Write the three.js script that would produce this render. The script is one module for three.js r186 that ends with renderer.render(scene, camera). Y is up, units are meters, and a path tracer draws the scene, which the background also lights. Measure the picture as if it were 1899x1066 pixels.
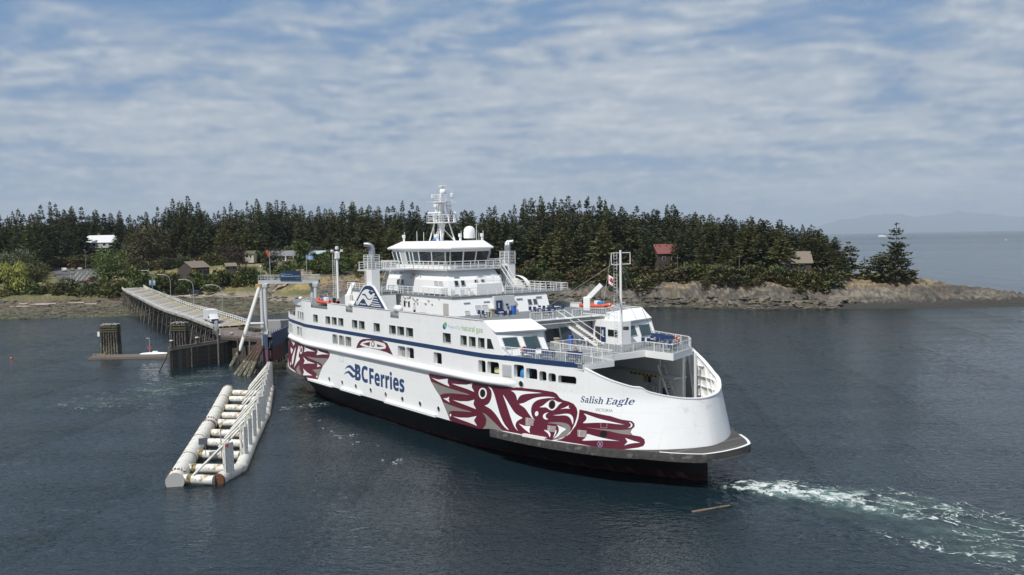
import * as THREE from 'three';
import { mergeGeometries, toCreasedNormals } from 'three/addons/utils/BufferGeometryUtils.js';
import { RoundedBoxGeometry } from 'three/addons/geometries/RoundedBoxGeometry.js';
import { MarchingCubes } from 'three/addons/objects/MarchingCubes.js';

// ---------------------------------------------------------------- camera, sky, sun, exposure
const scene = new THREE.Scene();
const camera = new THREE.PerspectiveCamera(35.81, 1024 / 575, 0.5, 90000);
camera.position.set(0, 25.716, 0);
camera.rotation.order = 'YXZ';
camera.rotation.set(-0.0547, 0, -0.0175);
scene.add(camera);
const renderer = new THREE.WebGLRenderer({ antialias: true });
renderer.setSize(1024, 575);
renderer.toneMapping = THREE.LinearToneMapping;
renderer.toneMappingExposure = 1.0;
renderer.shadowMap.enabled = true;
const SUN_DIR = new THREE.Vector3(-0.505 * 0.6, 0.8, 0.863 * 0.6).normalize();
const sun = new THREE.DirectionalLight(new THREE.Color(1.0, 0.955, 0.89), 4.3);
sun.position.copy(SUN_DIR).multiplyScalar(400).add(new THREE.Vector3(0, 0, -180));
sun.target.position.set(0, 0, -180);
sun.castShadow = true;
sun.shadow.radius = 2;
sun.shadow.mapSize.set(4096, 4096);
Object.assign(sun.shadow.camera, { left: -260, right: 260, top: 260, bottom: -260, near: 10, far: 1000 });
scene.add(sun, sun.target);

// ---------------------------------------------------------------- seeded random and noise
function rng(seed) { let s = seed >>> 0; return () => { s = (s + 0x6D2B79F5) >>> 0; let t = Math.imul(s ^ (s >>> 15), 1 | s); t = (t + Math.imul(t ^ (t >>> 7), 61 | t)) ^ t; return ((t ^ (t >>> 14)) >>> 0) / 4294967296; }; }
const PERM = new Uint8Array(512); { const r = rng(77), a = [...Array(256).keys()]; for (let i = 255; i > 0; i--) { const j = Math.floor(r() * (i + 1)); [a[i], a[j]] = [a[j], a[i]]; } for (let i = 0; i < 512; i++) PERM[i] = a[i & 255]; }
const GX = new Float32Array(256), GY = new Float32Array(256); for (let i = 0; i < 256; i++) { GX[i] = Math.cos(i * 2.399963); GY[i] = Math.sin(i * 2.399963); }
function noise2(x, y) {                                   // gradient noise, about -0.7 .. 0.7
  const xf = Math.floor(x), yf = Math.floor(y), X = xf & 255, Y = yf & 255; x -= xf; y -= yf;
  const u = x * x * x * (x * (x * 6 - 15) + 10), v = y * y * y * (y * (y * 6 - 15) + 10);
  const a = PERM[X] + Y, b = PERM[X + 1] + Y, g = (h, dx, dy) => GX[h] * dx + GY[h] * dy;
  const n0 = g(PERM[a], x, y), n1 = g(PERM[b], x - 1, y), n2 = g(PERM[a + 1], x, y - 1), n3 = g(PERM[b + 1], x - 1, y - 1);
  return (n0 + (n1 - n0) * u) + ((n2 + (n3 - n2) * u) - (n0 + (n1 - n0) * u)) * v;
}
function fbm(x, y, oct = 5, gain = 0.5) { let s = 0, a = 1; for (let i = 0; i < oct; i++) { s += a * noise2(x + i * 17.3, y - i * 9.1); x *= 2.03; y *= 2.03; a *= gain; } return s; }
const clamp = (v, a = 0, b = 1) => Math.min(b, Math.max(a, v));
const lerp = (a, b, t) => a + (b - a) * t;
const smooth = (a, b, v) => { const t = clamp((v - a) / (b - a)); return t * t * (3 - 2 * t); };
function table(rows, x) { if (x <= rows[0][0]) return rows[0][1]; for (let i = 1; i < rows.length; i++) if (x <= rows[i][0]) return lerp(rows[i - 1][1], rows[i][1], (x - rows[i - 1][0]) / (rows[i][0] - rows[i - 1][0])); return rows[rows.length - 1][1]; }

// the sky: thin banded altocumulus under pale blue, computed over the whole dome
{
  const W = 2048, Hh = 1024, data = new Float32Array(W * Hh * 4);
  for (let j = 0; j < Hh; j++) {
    const el = ((j + 0.5) / Hh - 0.5) * Math.PI;              // row 0 is the bottom of the dome
    for (let i = 0; i < W; i++) {
      const az = ((i + 0.5) / W - 0.5) * 2 * Math.PI, k = (j * W + i) * 4;
      let r, g, b;
      if (el < 0) { r = 0.30; g = 0.36; b = 0.42; }
      else {
        const s = Math.sin(el), c = Math.cos(el), dx = Math.cos(az) * c, dz = Math.sin(az) * c;
        const t = 1 / (s + 0.065), px = dx * t, pz = dz * t;        // where the view ray meets the cloud layer
        const hz = Math.exp(-el * 9);
        let R = lerp(0.125, 0.41, hz), Gr = lerp(0.265, 0.50, hz), B = lerp(0.50, 0.605, hz);
        const wx = fbm(px * 0.9 + 3.1, pz * 0.9, 3) * 0.45, wz = fbm(px * 0.8 - 7.7, pz * 0.8 + 2, 3) * 0.4;
        const big = fbm(px * 0.42 + wx + 11, pz * 0.55 + wz, 4);
        const mid = fbm(px * 2.3 + wx * 2.2 + 5, pz * 3.6 + wz * 3 + 20, 5, 0.5);
        const fine = fbm(px * 7 + wx * 5, pz * 11 + wz * 7 + 4, 4, 0.55);
        const cov = clamp(0.86 + big * 0.80 + mid * 0.50 + fine * 0.24 + hz * 0.1);
        const d = smooth(0.22, 1.0, cov) * lerp(1, 0.7, Math.exp(-el * 40));
        const grain = fbm(px * 17 + wx * 9, pz * 27 + wz * 12, 3, 0.6), lit = clamp(0.54 + mid * 0.46 + fine * 0.30 + grain * 0.12 + big * 0.40 + hz * 0.14), wisp = smooth(0.3, 0.7, fine + mid * 0.5) * 0.05;
        const cr = lerp(0.250, 0.590, lit) + wisp, cg = lerp(0.342, 0.632, lit) + wisp, cb = lerp(0.465, 0.678, lit) + wisp;
        r = lerp(R, cr, d * 0.93); g = lerp(Gr, cg, d * 0.93); b = lerp(B, cb, d * 0.93);
      }
      data[k] = r; data[k + 1] = g; data[k + 2] = b; data[k + 3] = 1;
    }
  }
  const sky = new THREE.DataTexture(data, W, Hh, THREE.RGBAFormat, THREE.FloatType);
  sky.mapping = THREE.EquirectangularReflectionMapping; sky.magFilter = sky.minFilter = THREE.LinearFilter; sky.wrapS = THREE.RepeatWrapping; sky.needsUpdate = true;
  scene.background = sky; scene.environment = sky;
}
console.log('sky done');

// ---------------------------------------------------------------- helpers: materials, textures, geometry, objects
const V = (x, y, z) => new THREE.Vector3(x, y, z);
const lin = (r, g, b) => new THREE.Color().setRGB(r, g, b);
function std(r, g, b, roughness = 0.6, metalness = 0, extra = {}) { return new THREE.MeshStandardMaterial({ color: lin(r, g, b), roughness, metalness, side: THREE.DoubleSide, ...extra }); }
function noiseTexture(size, fn, repeat = 1, colour = true) {    // fn(u, v) in 0..1 -> [r, g, b] in linear 0..1
  const d = new Uint8Array(size * size * 4), enc = (c) => Math.round(255 * (colour ? (c <= 0.0031308 ? 12.92 * c : 1.055 * Math.pow(c, 1 / 2.4) - 0.055) : c));
  for (let j = 0; j < size; j++) for (let i = 0; i < size; i++) { const c = fn(i / size, j / size), k = (j * size + i) * 4; d[k] = enc(clamp(c[0])); d[k + 1] = enc(clamp(c[1])); d[k + 2] = enc(clamp(c[2])); d[k + 3] = c.length > 3 ? Math.round(255 * clamp(c[3])) : 255; }
  const t = new THREE.DataTexture(d, size, size); t.magFilter = THREE.LinearFilter; t.minFilter = THREE.LinearMipmapLinearFilter; t.generateMipmaps = true; t.wrapS = t.wrapT = THREE.RepeatWrapping; t.repeat.set(repeat, repeat);
  if (colour) t.colorSpace = THREE.SRGBColorSpace; t.needsUpdate = true; return t;
}
function tileNoise(u, v, f, oct, gain = 0.5) {                  // fbm that repeats over the unit square
  const n = (a, b) => fbm(a * f, b * f, oct, gain);
  return n(u, v) * (1 - u) * (1 - v) + n(u - 1, v) * u * (1 - v) + n(u, v - 1) * (1 - u) * v + n(u - 1, v - 1) * u * v;
}
function mottled(r, g, b, amp, f = 8, seed = 0, size = 256, stain = null) {
  return noiseTexture(size, (u, v) => { const n = tileNoise(u + seed, v, f, 5) * amp, m = 1 + n * 1.6; let c = [r * m, g * m, b * m]; if (stain) { const s = smooth(stain[3], stain[3] + 0.25, tileNoise(u + seed + 0.37, v, f * 0.6, 5, 0.6)); c = c.map((q, i) => lerp(q, stain[i], s)); } return c; });
}
function textured(map, roughness = 0.8, metalness = 0, extra = {}) { return new THREE.MeshStandardMaterial({ map, roughness, metalness, side: THREE.DoubleSide, ...extra }); }
function prep(g) { const q = g.index ? g.toNonIndexed() : g; if (!q.attributes.uv) q.setAttribute('uv', new THREE.BufferAttribute(new Float32Array(q.attributes.position.count * 2), 2)); for (const n of Object.keys(q.attributes)) if (!['position', 'normal', 'uv', 'color'].includes(n)) q.deleteAttribute(n); return q; }
class MB {                                                       // collects simple shapes and joins them into one mesh
  constructor() { this.g = []; }
  add(g) { this.g.push(prep(g)); return this; }
  box(cx, cy, cz, sx, sy, sz, ry = 0, rx = 0, rz = 0) { const g = new THREE.BoxGeometry(sx, sy, sz); metricUV(g); g.applyMatrix4(new THREE.Matrix4().compose(V(cx, cy, cz), new THREE.Quaternion().setFromEuler(new THREE.Euler(rx, ry, rz, 'YXZ')), V(1, 1, 1))); return this.add(g); }
  rbox(cx, cy, cz, sx, sy, sz, r, ry = 0) { const g = new RoundedBoxGeometry(sx, sy, sz, 2, r); g.applyMatrix4(new THREE.Matrix4().makeRotationY(ry).setPosition(cx, cy, cz)); return this.add(g); }
  bar(a, b, r, n = 6, r2 = r) { const d = b.clone().sub(a), L = d.length(); if (L < 1e-6) return this; const g = new THREE.CylinderGeometry(r2, r, L, n, 1); { const w = g.attributes.uv; for (let i = 0; i < w.count; i++) w.setXY(i, w.getX(i) * Math.max(1, Math.round(r * 2.1)), w.getY(i) * L / 3 + a.x * 0.37 + a.z * 0.21); } g.applyQuaternion(new THREE.Quaternion().setFromUnitVectors(V(0, 1, 0), d.normalize())); const m = a.clone().add(b).multiplyScalar(0.5); g.translate(m.x, m.y, m.z); return this.add(g); }
  beam(a, b, w, h) { const d = b.clone().sub(a), L = d.length(); if (L < 1e-6) return this; const g = new THREE.BoxGeometry(w, h, L); metricUV(g); const m = new THREE.Matrix4().lookAt(b, a, Math.abs(d.y) / L > 0.98 ? V(1, 0, 0) : V(0, 1, 0)); g.applyMatrix4(m); const c = a.clone().add(b).multiplyScalar(0.5); g.translate(c.x, c.y, c.z); return this.add(g); }
  quad(a, b, c, d) { const g = new THREE.BufferGeometry(); const w = a.distanceTo(b), h = a.distanceTo(d); g.setAttribute('position', new THREE.Float32BufferAttribute([...a, ...b, ...c, ...a, ...c, ...d].flatMap ? [a, b, c, a, c, d].flatMap((p) => [p.x, p.y, p.z]) : [], 3)); g.setAttribute('uv', new THREE.Float32BufferAttribute([0, 0, w, 0, w, h, 0, 0, w, h, 0, h], 2)); g.computeVertexNormals(); return this.add(g); }
  tri(a, b, c) { const g = new THREE.BufferGeometry(); g.setAttribute('position', new THREE.Float32BufferAttribute([a, b, c].flatMap((p) => [p.x, p.y, p.z]), 3)); g.computeVertexNormals(); return this.add(g); }
  lathe(pts, x, y, z, n = 16) { const g = new THREE.LatheGeometry(pts.map((p) => new THREE.Vector2(p[0], p[1])), n); g.translate(x, y, z); return this.add(g); }
  tube(pts, r, n = 6, seg = 0) { const c = new THREE.CatmullRomCurve3(pts); return this.add(new THREE.TubeGeometry(c, seg || pts.length * 4, r, n)); }
  prism(poly, y0, y1) { const s = new THREE.Shape(poly.map((p) => new THREE.Vector2(p[0], -p[1]))); const g = new THREE.ExtrudeGeometry(s, { depth: y1 - y0, bevelEnabled: false }); g.rotateX(-Math.PI / 2); g.translate(0, y0, 0); return this.add(g); }   // poly is [x, z]
  loft(rings, close = false) {                                   // rows of equal length joined into a skin
    const p = [], uv = []; const put = (q) => p.push(q.x, q.y, q.z);
    for (let i = 0; i + 1 < rings.length; i++) { const A = rings[i], B = rings[i + 1], n = A.length; for (let k = 0; k < (close ? n : n - 1); k++) { const a = A[k], b = A[(k + 1) % n], c = B[(k + 1) % n], d = B[k]; for (const q of [a, b, c, a, c, d]) { put(q); uv.push(q.x * 0.1, q.y * 0.1); } } }
    const g = new THREE.BufferGeometry(); g.setAttribute('position', new THREE.Float32BufferAttribute(p, 3)); g.setAttribute('uv', new THREE.Float32BufferAttribute(uv, 2)); g.computeVertexNormals(); return this.add(g);
  }
  geo(crease = 0) { let g = this.g.length === 1 ? this.g[0] : mergeGeometries(this.g.map((q) => { if (q.attributes.color) q.deleteAttribute('color'); return q; }), false); if (crease) g = toCreasedNormals(g, crease); return g; }
  build(name, mat, parent = scene, crease = 0) { return mesh(name, this.geo(crease), mat, parent); }
}
function metricUV(g) { const p = g.attributes.position, n = g.attributes.normal, uv = g.attributes.uv; for (let i = 0; i < p.count; i++) { const ax = Math.abs(n.getX(i)), ay = Math.abs(n.getY(i)), az = Math.abs(n.getZ(i)); if (ax > ay && ax > az) uv.setXY(i, p.getZ(i), p.getY(i)); else if (ay > az) uv.setXY(i, p.getX(i), p.getZ(i)); else uv.setXY(i, p.getX(i), p.getY(i)); } }
const taken = new Map();
function numbered(name) { const n = taken.get(name) || 0; taken.set(name, n + 1); return n ? `${name}_${String(n).padStart(3, '0')}` : name; }
function mesh(name, geo, mat, parent = scene) { const m = new THREE.Mesh(geo, mat); m.name = parent === scene ? numbered(name) : name; m.castShadow = m.receiveShadow = true; parent.add(m); return m; }
function tag(o, label, category, group) { o.userData.label = label; o.userData.category = category; if (group) o.userData.group = group; return o; }
function structure(o) { o.userData.kind = 'structure'; return o; }
function thing(name, label, category, group, pos = [0, 0, 0], turn = 0) { const o = new THREE.Group(); o.name = numbered(name); o.position.set(...pos); o.rotation.y = turn; scene.add(o); return tag(o, label, category, group); }
function copyOf(src, name, pos, turn = 0, scale = 1, label, category, group) { const c = src.clone(); c.name = numbered(name); c.position.set(...pos); c.rotation.y = turn; c.scale.setScalar(scale); c.userData = {}; scene.add(c); return tag(c, label || src.userData.label, category || src.userData.category, group || src.userData.group); }
function canvasTexture(w, h, draw) { const c = document.createElement('canvas'); c.width = w; c.height = h; draw(c.getContext('2d'), w, h); const t = new THREE.CanvasTexture(c); t.colorSpace = THREE.SRGBColorSpace; t.magFilter = THREE.LinearFilter; t.anisotropy = 8; return t; }
// a point of the ground plan: photograph column -> direction, and distance
const U = (px) => (px - 949.5) / 1650;
const range = (a, b, n) => Array.from({ length: n + 1 }, (_, i) => lerp(a, b, i / n));
// ---------------------------------------------------------------- the land: shoreline, terrain height, ground cover
const SHORE = [[-700, 326], [-400, 322], [0, 319], [120, 319], [240, 324], [330, 328], [480, 316], [560, 330], [700, 360], [860, 365], [1050, 350], [1190, 322], [1300, 313], [1400, 304], [1537, 301], [1700, 297], [1800, 296], [1899, 298], [2100, 312], [2300, 320]].map(([p, d]) => [U(p), d]);
const HEADLAND = [[-4, -1.4], [0, 0], [5, 1.0], [12, 2.6], [15, 5.8], [19, 8.6], [32, 10.5], [60, 14], [120, 18], [250, 19], [600, 19]];
const PROFILES = [
  [-700, [[-6, -1.2], [0, 0], [55, 2], [62, 4.4], [75, 5.6], [195, 12], [290, 29], [420, 34], [600, 36]]],
  [232, [[-6, -1.2], [0, 0], [50, 2], [58, 5.4], [75, 6.6], [195, 12], [290, 29], [420, 34], [600, 36]]],
  [300, [[-6, -1.0], [0, 0], [74, 2.4], [84, 5.2], [100, 8.5], [140, 12], [200, 18], [320, 26], [600, 30]]],
  [480, [[-6, -1.0], [0, 0], [74, 2.3], [82, 4.6], [100, 8.5], [140, 13], [200, 18], [320, 24], [600, 28]]],
  [570, [[-4, -1.2], [0, 0], [25, 1.6], [34, 3.2], [50, 10], [100, 15], [180, 20], [300, 23], [600, 24]]],
  [700, [[-4, -1.2], [0, 0], [12, 1.6], [22, 6], [42, 11], [100, 18], [200, 22], [600, 23]]],
  [1000, [[-4, -1.4], [0, 0], [6, 1.2], [14, 3.2], [20, 6.6], [32, 10.5], [70, 15], [140, 20], [600, 21]]],
  [1150, HEADLAND], [1450, HEADLAND],
  [1545, [[-4, -1.4], [0, 0], [5, 1.0], [13, 2.6], [16, 5.4], [24, 8.8], [45, 10.4], [80, 11], [125, 10], [165, -4], [600, -9]]],
  [1620, [[-4, -1.4], [0, 0], [6, 1.1], [15, 2.6], [18, 5.2], [36, 9.4], [52, 9.4], [75, 3.5], [95, -4], [600, -9]]],
  [1700, [[-4, -1.4], [0, 0], [7, 1.1], [16, 2.5], [20, 4.8], [34, 8.4], [46, 7.6], [65, 1.8], [85, -4], [600, -9]]],
  [1800, [[-4, -1.4], [0, 0], [8, 1.0], [18, 2.2], [24, 4.2], [33, 5.4], [44, 3.6], [62, -2], [600, -9]]],
  [1899, [[-4, -1.4], [0, 0], [8, 0.9], [18, 1.7], [27, 2.7], [34, 2.4], [48, -2], [600, -9]]],
  [2040, [[-4, -2], [0, -1.4], [20, -0.4], [40, -2.5], [600, -9]]], [2300, [[-4, -3], [600, -9]]],
].map(([p, t]) => [U(p), t]);
function baseHeight(u, d) { let i = 1; while (i < PROFILES.length - 1 && u > PROFILES[i][0]) i++; const [u0, a] = PROFILES[i - 1], [u1, b] = PROFILES[i]; const t = smooth(0, 1, clamp((u - u0) / (u1 - u0))); return lerp(table(a, d), table(b, d), t); }
function rockiness(u) { return smooth(U(540), U(640), u); }
function landHeight(u, d) {
  const D = table(SHORE, u) + d, x = u * D, z = -D;
  const rock = rockiness(u), wob = fbm(x * 0.035, z * 0.035 + 5, 4) * 7 * rock;           // the cliff line wanders
  let h = baseHeight(u, d + wob * smooth(0, 12, d) * (1 - smooth(60, 120, d)));
  const cliff = rock * smooth(2, 9, d) * (1 - smooth(34, 60, d));
  const crag = Math.abs(fbm(x * 0.13 + 9, z * 0.16, 4)) * 1.9 + (0.35 - Math.abs(fbm(x * 0.42, z * 0.42, 4))) * 1.5 + fbm(x * 1.1, z * 1.1, 3) * 0.5;
  h += cliff * (crag - 0.9) * (h > 0 ? clamp(h / 2.2) : 0);
  if (cliff > 0.02 && h > 0) { const q = (h + fbm(x * 0.05, z * 0.05, 2) * 1.5) / 1.35, fl = Math.floor(q), tr = 1.35 * (fl + smooth(0.5, 0.98, q - fl)) - fbm(x * 0.05, z * 0.05, 2) * 1.5; h = lerp(h, Math.max(0.05, tr), 0.75 * cliff); }
  h += fbm(x * 0.11, z * 0.11 + 40, 3) * 0.5 * smooth(3, 30, d) * (h > -0.5 ? 1 : 0);
  h += (1 - rock) * Math.abs(fbm(x * 0.4, z * 0.25, 4)) * 0.35 * smooth(1, 8, d) * (1 - smooth(60, 75, d));
  return h;
}
const road = [];                                                   // filled below: flat strips cut into the land
function groundAt(x, z) { const D = -z, u = x / D; return landHeight(u, D - table(SHORE, u)); }
{
  const us = []; for (let p = -560; p <= 2140; p += p > -60 && p < 1960 ? 3.4 : 30) us.push(U(p));
  const ds = []; for (let d = -5; d < 46; d += 0.75) ds.push(d); for (let d = 46; d < 130; d += 3) ds.push(d); for (let d = 130; d <= 430; d += 14) ds.push(d);
  const pos = new Float32Array(us.length * ds.length * 3), col = new Float32Array(us.length * ds.length * 3), idx = [];
  us.forEach((u, i) => ds.forEach((d, j) => {
    const D = table(SHORE, u) + d, x = u * D, z = -D, h = landHeight(u, d), k = (i * ds.length + j) * 3;
    pos[k] = x; pos[k + 1] = h; pos[k + 2] = z;
    const e = 0.8, slope = Math.abs(landHeight(u, d + e) - landHeight(u, d - e)) / (2 * e) + Math.abs(landHeight(u + e / D, d) - landHeight(u - e / D, d)) / (2 * e);
    const rock = rockiness(u), n = fbm(x * 0.09 + 3, z * 0.09, 5), n2 = fbm(x * 0.45, z * 0.45, 4), n3 = fbm(x * 1.3, z * 1.3, 3);
    let c;
    const mix = (a, b, t) => a.map((q, m) => lerp(q, b[m], clamp(t)));
    const weed = [0.030, 0.034, 0.020], alga = [0.062, 0.072, 0.026], sand = [0.120, 0.096, 0.074], stone = [0.090, 0.082, 0.070], pale = [0.185, 0.162, 0.126], dark = [0.036, 0.034, 0.030], straw = [0.30, 0.22, 0.10], grass = [0.115, 0.115, 0.045], floor = [0.045, 0.042, 0.024], earth = [0.13, 0.095, 0.066];
    if (rock < 0.5) {                                              // tidal flat, beach, bank, meadow
      c = mix(alga, weed, smooth(-0.1, 0.35, n + n2 * 0.6)); c = mix(c, sand, smooth(0.75, 1.5, h + n * 0.9 + n2 * 0.5)); c = mix(c, earth, smooth(0.1, 0.5, n2 + n3) * 0.5);
      if (u > U(270)) { c = mix([0.085, 0.08, 0.045], [0.055, 0.055, 0.035], smooth(-0.15, 0.25, n2 + n3 * 0.5)); c = mix(c, [0.135, 0.115, 0.075], smooth(0.0, 0.4, n + n3 * 0.4)); c = mix(c, [0.25, 0.205, 0.165], smooth(2.0, 2.5, h)); }
      c = mix(c, grass, smooth(3.0, 4.6, h)); c = mix(c, straw, smooth(0.0, 0.35, n + n2 * 0.3) * smooth(4, 7, h)); c = mix(c, floor, smooth(17, 20, h));
    } else {
      const strata = noise2(h * 1.9 + n * 2.2, x * 0.03 + z * 0.02) + n3 * 0.3; c = mix(stone, pale, smooth(0.02, 0.4, strata * 0.9 + n2 * 0.5)); c = mix(c, dark, smooth(0.08, 0.4, -strata * 0.7 - n2 * 0.6 + n3 * 0.4) * 0.85); c = mix(c, earth, smooth(0.1, 0.5, n) * 0.5);
      c = mix(dark, c, smooth(1.3, 2.1, h + n2 * 0.8)); if (h < 0.5) c = mix(c, [0.028, 0.030, 0.018], 0.7);
      const flat = 1 - smooth(0.45, 0.95, slope);
      c = mix(c, mix(straw, earth, smooth(0.1, 0.4, n2)), flat * smooth(5.2, 7, h)); c = mix(c, floor, smooth(U(1500), U(1380), u) * smooth(9.8, 11.5, h));
    }
    const f = 1 + n3 * 0.5; col[k] = c[0] * f; col[k + 1] = c[1] * f; col[k + 2] = c[2] * f;
  }));
  for (let i = 0; i + 1 < us.length; i++) for (let j = 0; j + 1 < ds.length; j++) { const a = i * ds.length + j, b = a + ds.length; idx.push(a, b, a + 1, b, b + 1, a + 1); }
  const g = new THREE.BufferGeometry(); g.setAttribute('position', new THREE.BufferAttribute(pos, 3)); g.setAttribute('color', new THREE.BufferAttribute(col, 3)); g.setIndex(idx); g.computeVertexNormals();
  structure(mesh('island_ground', g, std(1, 1, 1, 0.95, 0, { vertexColors: true })));
}
console.log('land done');

// ---------------------------------------------------------------- the sea
const wakes = [[24, -88.6, 8, 0.20], [30, -83, 14, 0.13], [42, -74, 18, 0.08], [-60, -165, 14, 0.08], [-78, -150, 22, 0.05]];
function wave(x, z) {
  let h = 0.045 * noise2(x * 0.20 + 4, z * 0.36) + 0.040 * noise2(x * 0.52 + z * 0.2, z * 0.86 - x * 0.16) + 0.040 * noise2(x * 1.25 - z * 0.25 + 8, z * 1.6 + x * 0.3);
  h *= 0.65 + 0.7 * clamp(0.5 + fbm(x * 0.02, z * 0.03 + 7, 3));
  for (const [wx, wz, r, a] of wakes) { const q = ((x - wx) ** 2 + (z - wz) ** 2) / (r * r); if (q < 4) h += a * Math.exp(-q * 1.6) * (Math.abs(fbm(x * 0.32, z * 0.5, 4)) * 2.2 - 0.3); }
  return h;
}
const rippleTex = noiseTexture(1024, (u, v) => { const a = tileNoise(u, v, 22, 3), b = tileNoise(u + 0.31, v * 1.0, 60, 3); const h = 0.5 + a * 0.42 + b * 0.26; return [h, h, h]; }, 1, false);
const waterMat = new THREE.MeshPhysicalMaterial({ color: lin(0.0085, 0.0185, 0.0255), roughness: 0.07, ior: 1.33, bumpMap: rippleTex, bumpScale: 0.18 });
{
  const P = [], UVs = [], idx = []; let base = 0;
  const sector = (a0, a1, na, rs) => {
    for (const r of rs) for (let i = 0; i <= na; i++) { const a = lerp(a0, a1, i / na), x = Math.sin(a) * r, z = -Math.cos(a) * r; P.push(x, r < 640 ? wave(x, z) * (1 - smooth(380, 640, r)) : 0, z); UVs.push(x / 24 + z * 0.004, z / 15 - x * 0.003); }
    for (let j = 0; j + 1 < rs.length; j++) for (let i = 0; i < na; i++) { const p = base + j * (na + 1) + i, q = p + na + 1; idx.push(p, p + 1, q, p + 1, q + 1, q); }
    base += rs.length * (na + 1);
  };
  const near = []; for (let r = 46; r < 640; r *= 1.0042) near.push(r); near.push(640);
  sector(-0.62, 0.62, 420, near); const parts = [], cut = (from) => parts.push(idx.splice(from));
  for (const [a, b, n] of [[640, 900, 6], [900, 1300, 6], [1300, 2000, 6], [2000, 3200, 6], [3200, 60000, 30]]) { const from = idx.length; sector(-0.62, 0.62, 60, range(0, 1, n).map((t) => a * Math.pow(b / a, t))); cut(from); }
  const all = [0.5, 46]; for (let r = 60; r < 42000; r *= 1.3) all.push(r); all.push(42000);
  sector(0.62, 2 * Math.PI - 0.62, 64, all); sector(-0.62, 0.62, 12, [0.5, 46]);
  const g = new THREE.BufferGeometry(); g.setAttribute('position', new THREE.Float32BufferAttribute(P, 3)); g.setAttribute('uv', new THREE.Float32BufferAttribute(UVs, 2)); g.setIndex(idx); g.computeVertexNormals();
  structure(mesh('sea_water', g, waterMat)); parts.forEach((ix, i) => { const gf = g.clone(); gf.setIndex(ix); const m = waterMat.clone(); m.roughness = [0.10, 0.13, 0.16, 0.19, 0.22][i]; m.bumpScale = 0.16; structure(mesh('open_sea', gf, m)); });
}
// foam: churned white water left by the propeller, lying on the waves
function foamSheet(label, x0, x1, z0, z1, n, fn, tint) {
  const S = 1024, W = x1 - x0, Dp = z1 - z0, tex = noiseTexture(S, (u, v) => { const x = x0 + u * W, z = z0 + v * Dp, [a, white] = fn(x, z); return [lerp(tint[0], 0.56, white), lerp(tint[1], 0.60, white), lerp(tint[2], 0.59, white), a]; });
  tex.wrapS = tex.wrapT = THREE.ClampToEdgeWrapping;
  const alpha = noiseTexture(S, (u, v) => { const x = x0 + u * W, z = z0 + v * Dp, a = fn(x, z)[0]; return [a, a, a]; }, 1, false); alpha.wrapS = alpha.wrapT = THREE.ClampToEdgeWrapping;
  const P = [], UV = [], idx = [], nz = Math.round(n * Dp / W);
  for (let j = 0; j <= nz; j++) for (let i = 0; i <= n; i++) { const x = lerp(x0, x1, i / n), z = lerp(z0, z1, j / nz); P.push(x, wave(x, z) + 0.035, z); UV.push(i / n, j / nz); }
  for (let j = 0; j < nz; j++) for (let i = 0; i < n; i++) { const p = j * (n + 1) + i, q = p + n + 1; idx.push(p, q, p + 1, p + 1, q, q + 1); }
  const g = new THREE.BufferGeometry(); g.setAttribute('position', new THREE.Float32BufferAttribute(P, 3)); g.setAttribute('uv', new THREE.Float32BufferAttribute(UV, 2)); g.setIndex(idx); g.computeVertexNormals();
  const m = mesh('wake_foam', g, new THREE.MeshStandardMaterial({ map: tex, alphaMap: alpha, transparent: true, roughness: 0.55, side: THREE.DoubleSide }));
  tag(m, label, 'foam'); m.userData.kind = 'stuff'; return m;
}
const segDist = (x, z, pts) => { let best = 1e9, at = 0; for (let i = 0; i + 1 < pts.length; i++) { const [ax, az] = pts[i], [bx, bz] = pts[i + 1], vx = bx - ax, vz = bz - az, t = clamp(((x - ax) * vx + (z - az) * vz) / (vx * vx + vz * vz)), d = Math.hypot(x - ax - vx * t, z - az - vz * t); if (d < best) { best = d; at = (i + t) / (pts.length - 1); } } return [best, at]; };
const inPoly = (x, z, P) => { let c = false; for (let i = 0, j = P.length - 1; i < P.length; j = i++) { const [xi, zi] = P[i], [xj, zj] = P[j]; if ((zi > z) !== (zj > z) && x < (xj - xi) * (z - zi) / (zj - zi) + xi) c = !c; } return c; };
const WAKE_FAR = [[20.6, -92.6], [25, -92.4], [30, -91], [35.2, -88.8], [41.2, -84.3], [46, -77.5], [52, -68], [58, -58]], WAKE_NEAR = [[20.3, -89.6], [23, -84.8], [26.4, -79.2], [29.6, -74.8], [31.5, -70.5], [31.6, -65], [32, -57]], WAKE = [...WAKE_FAR, ...WAKE_NEAR.slice().reverse()];
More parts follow.
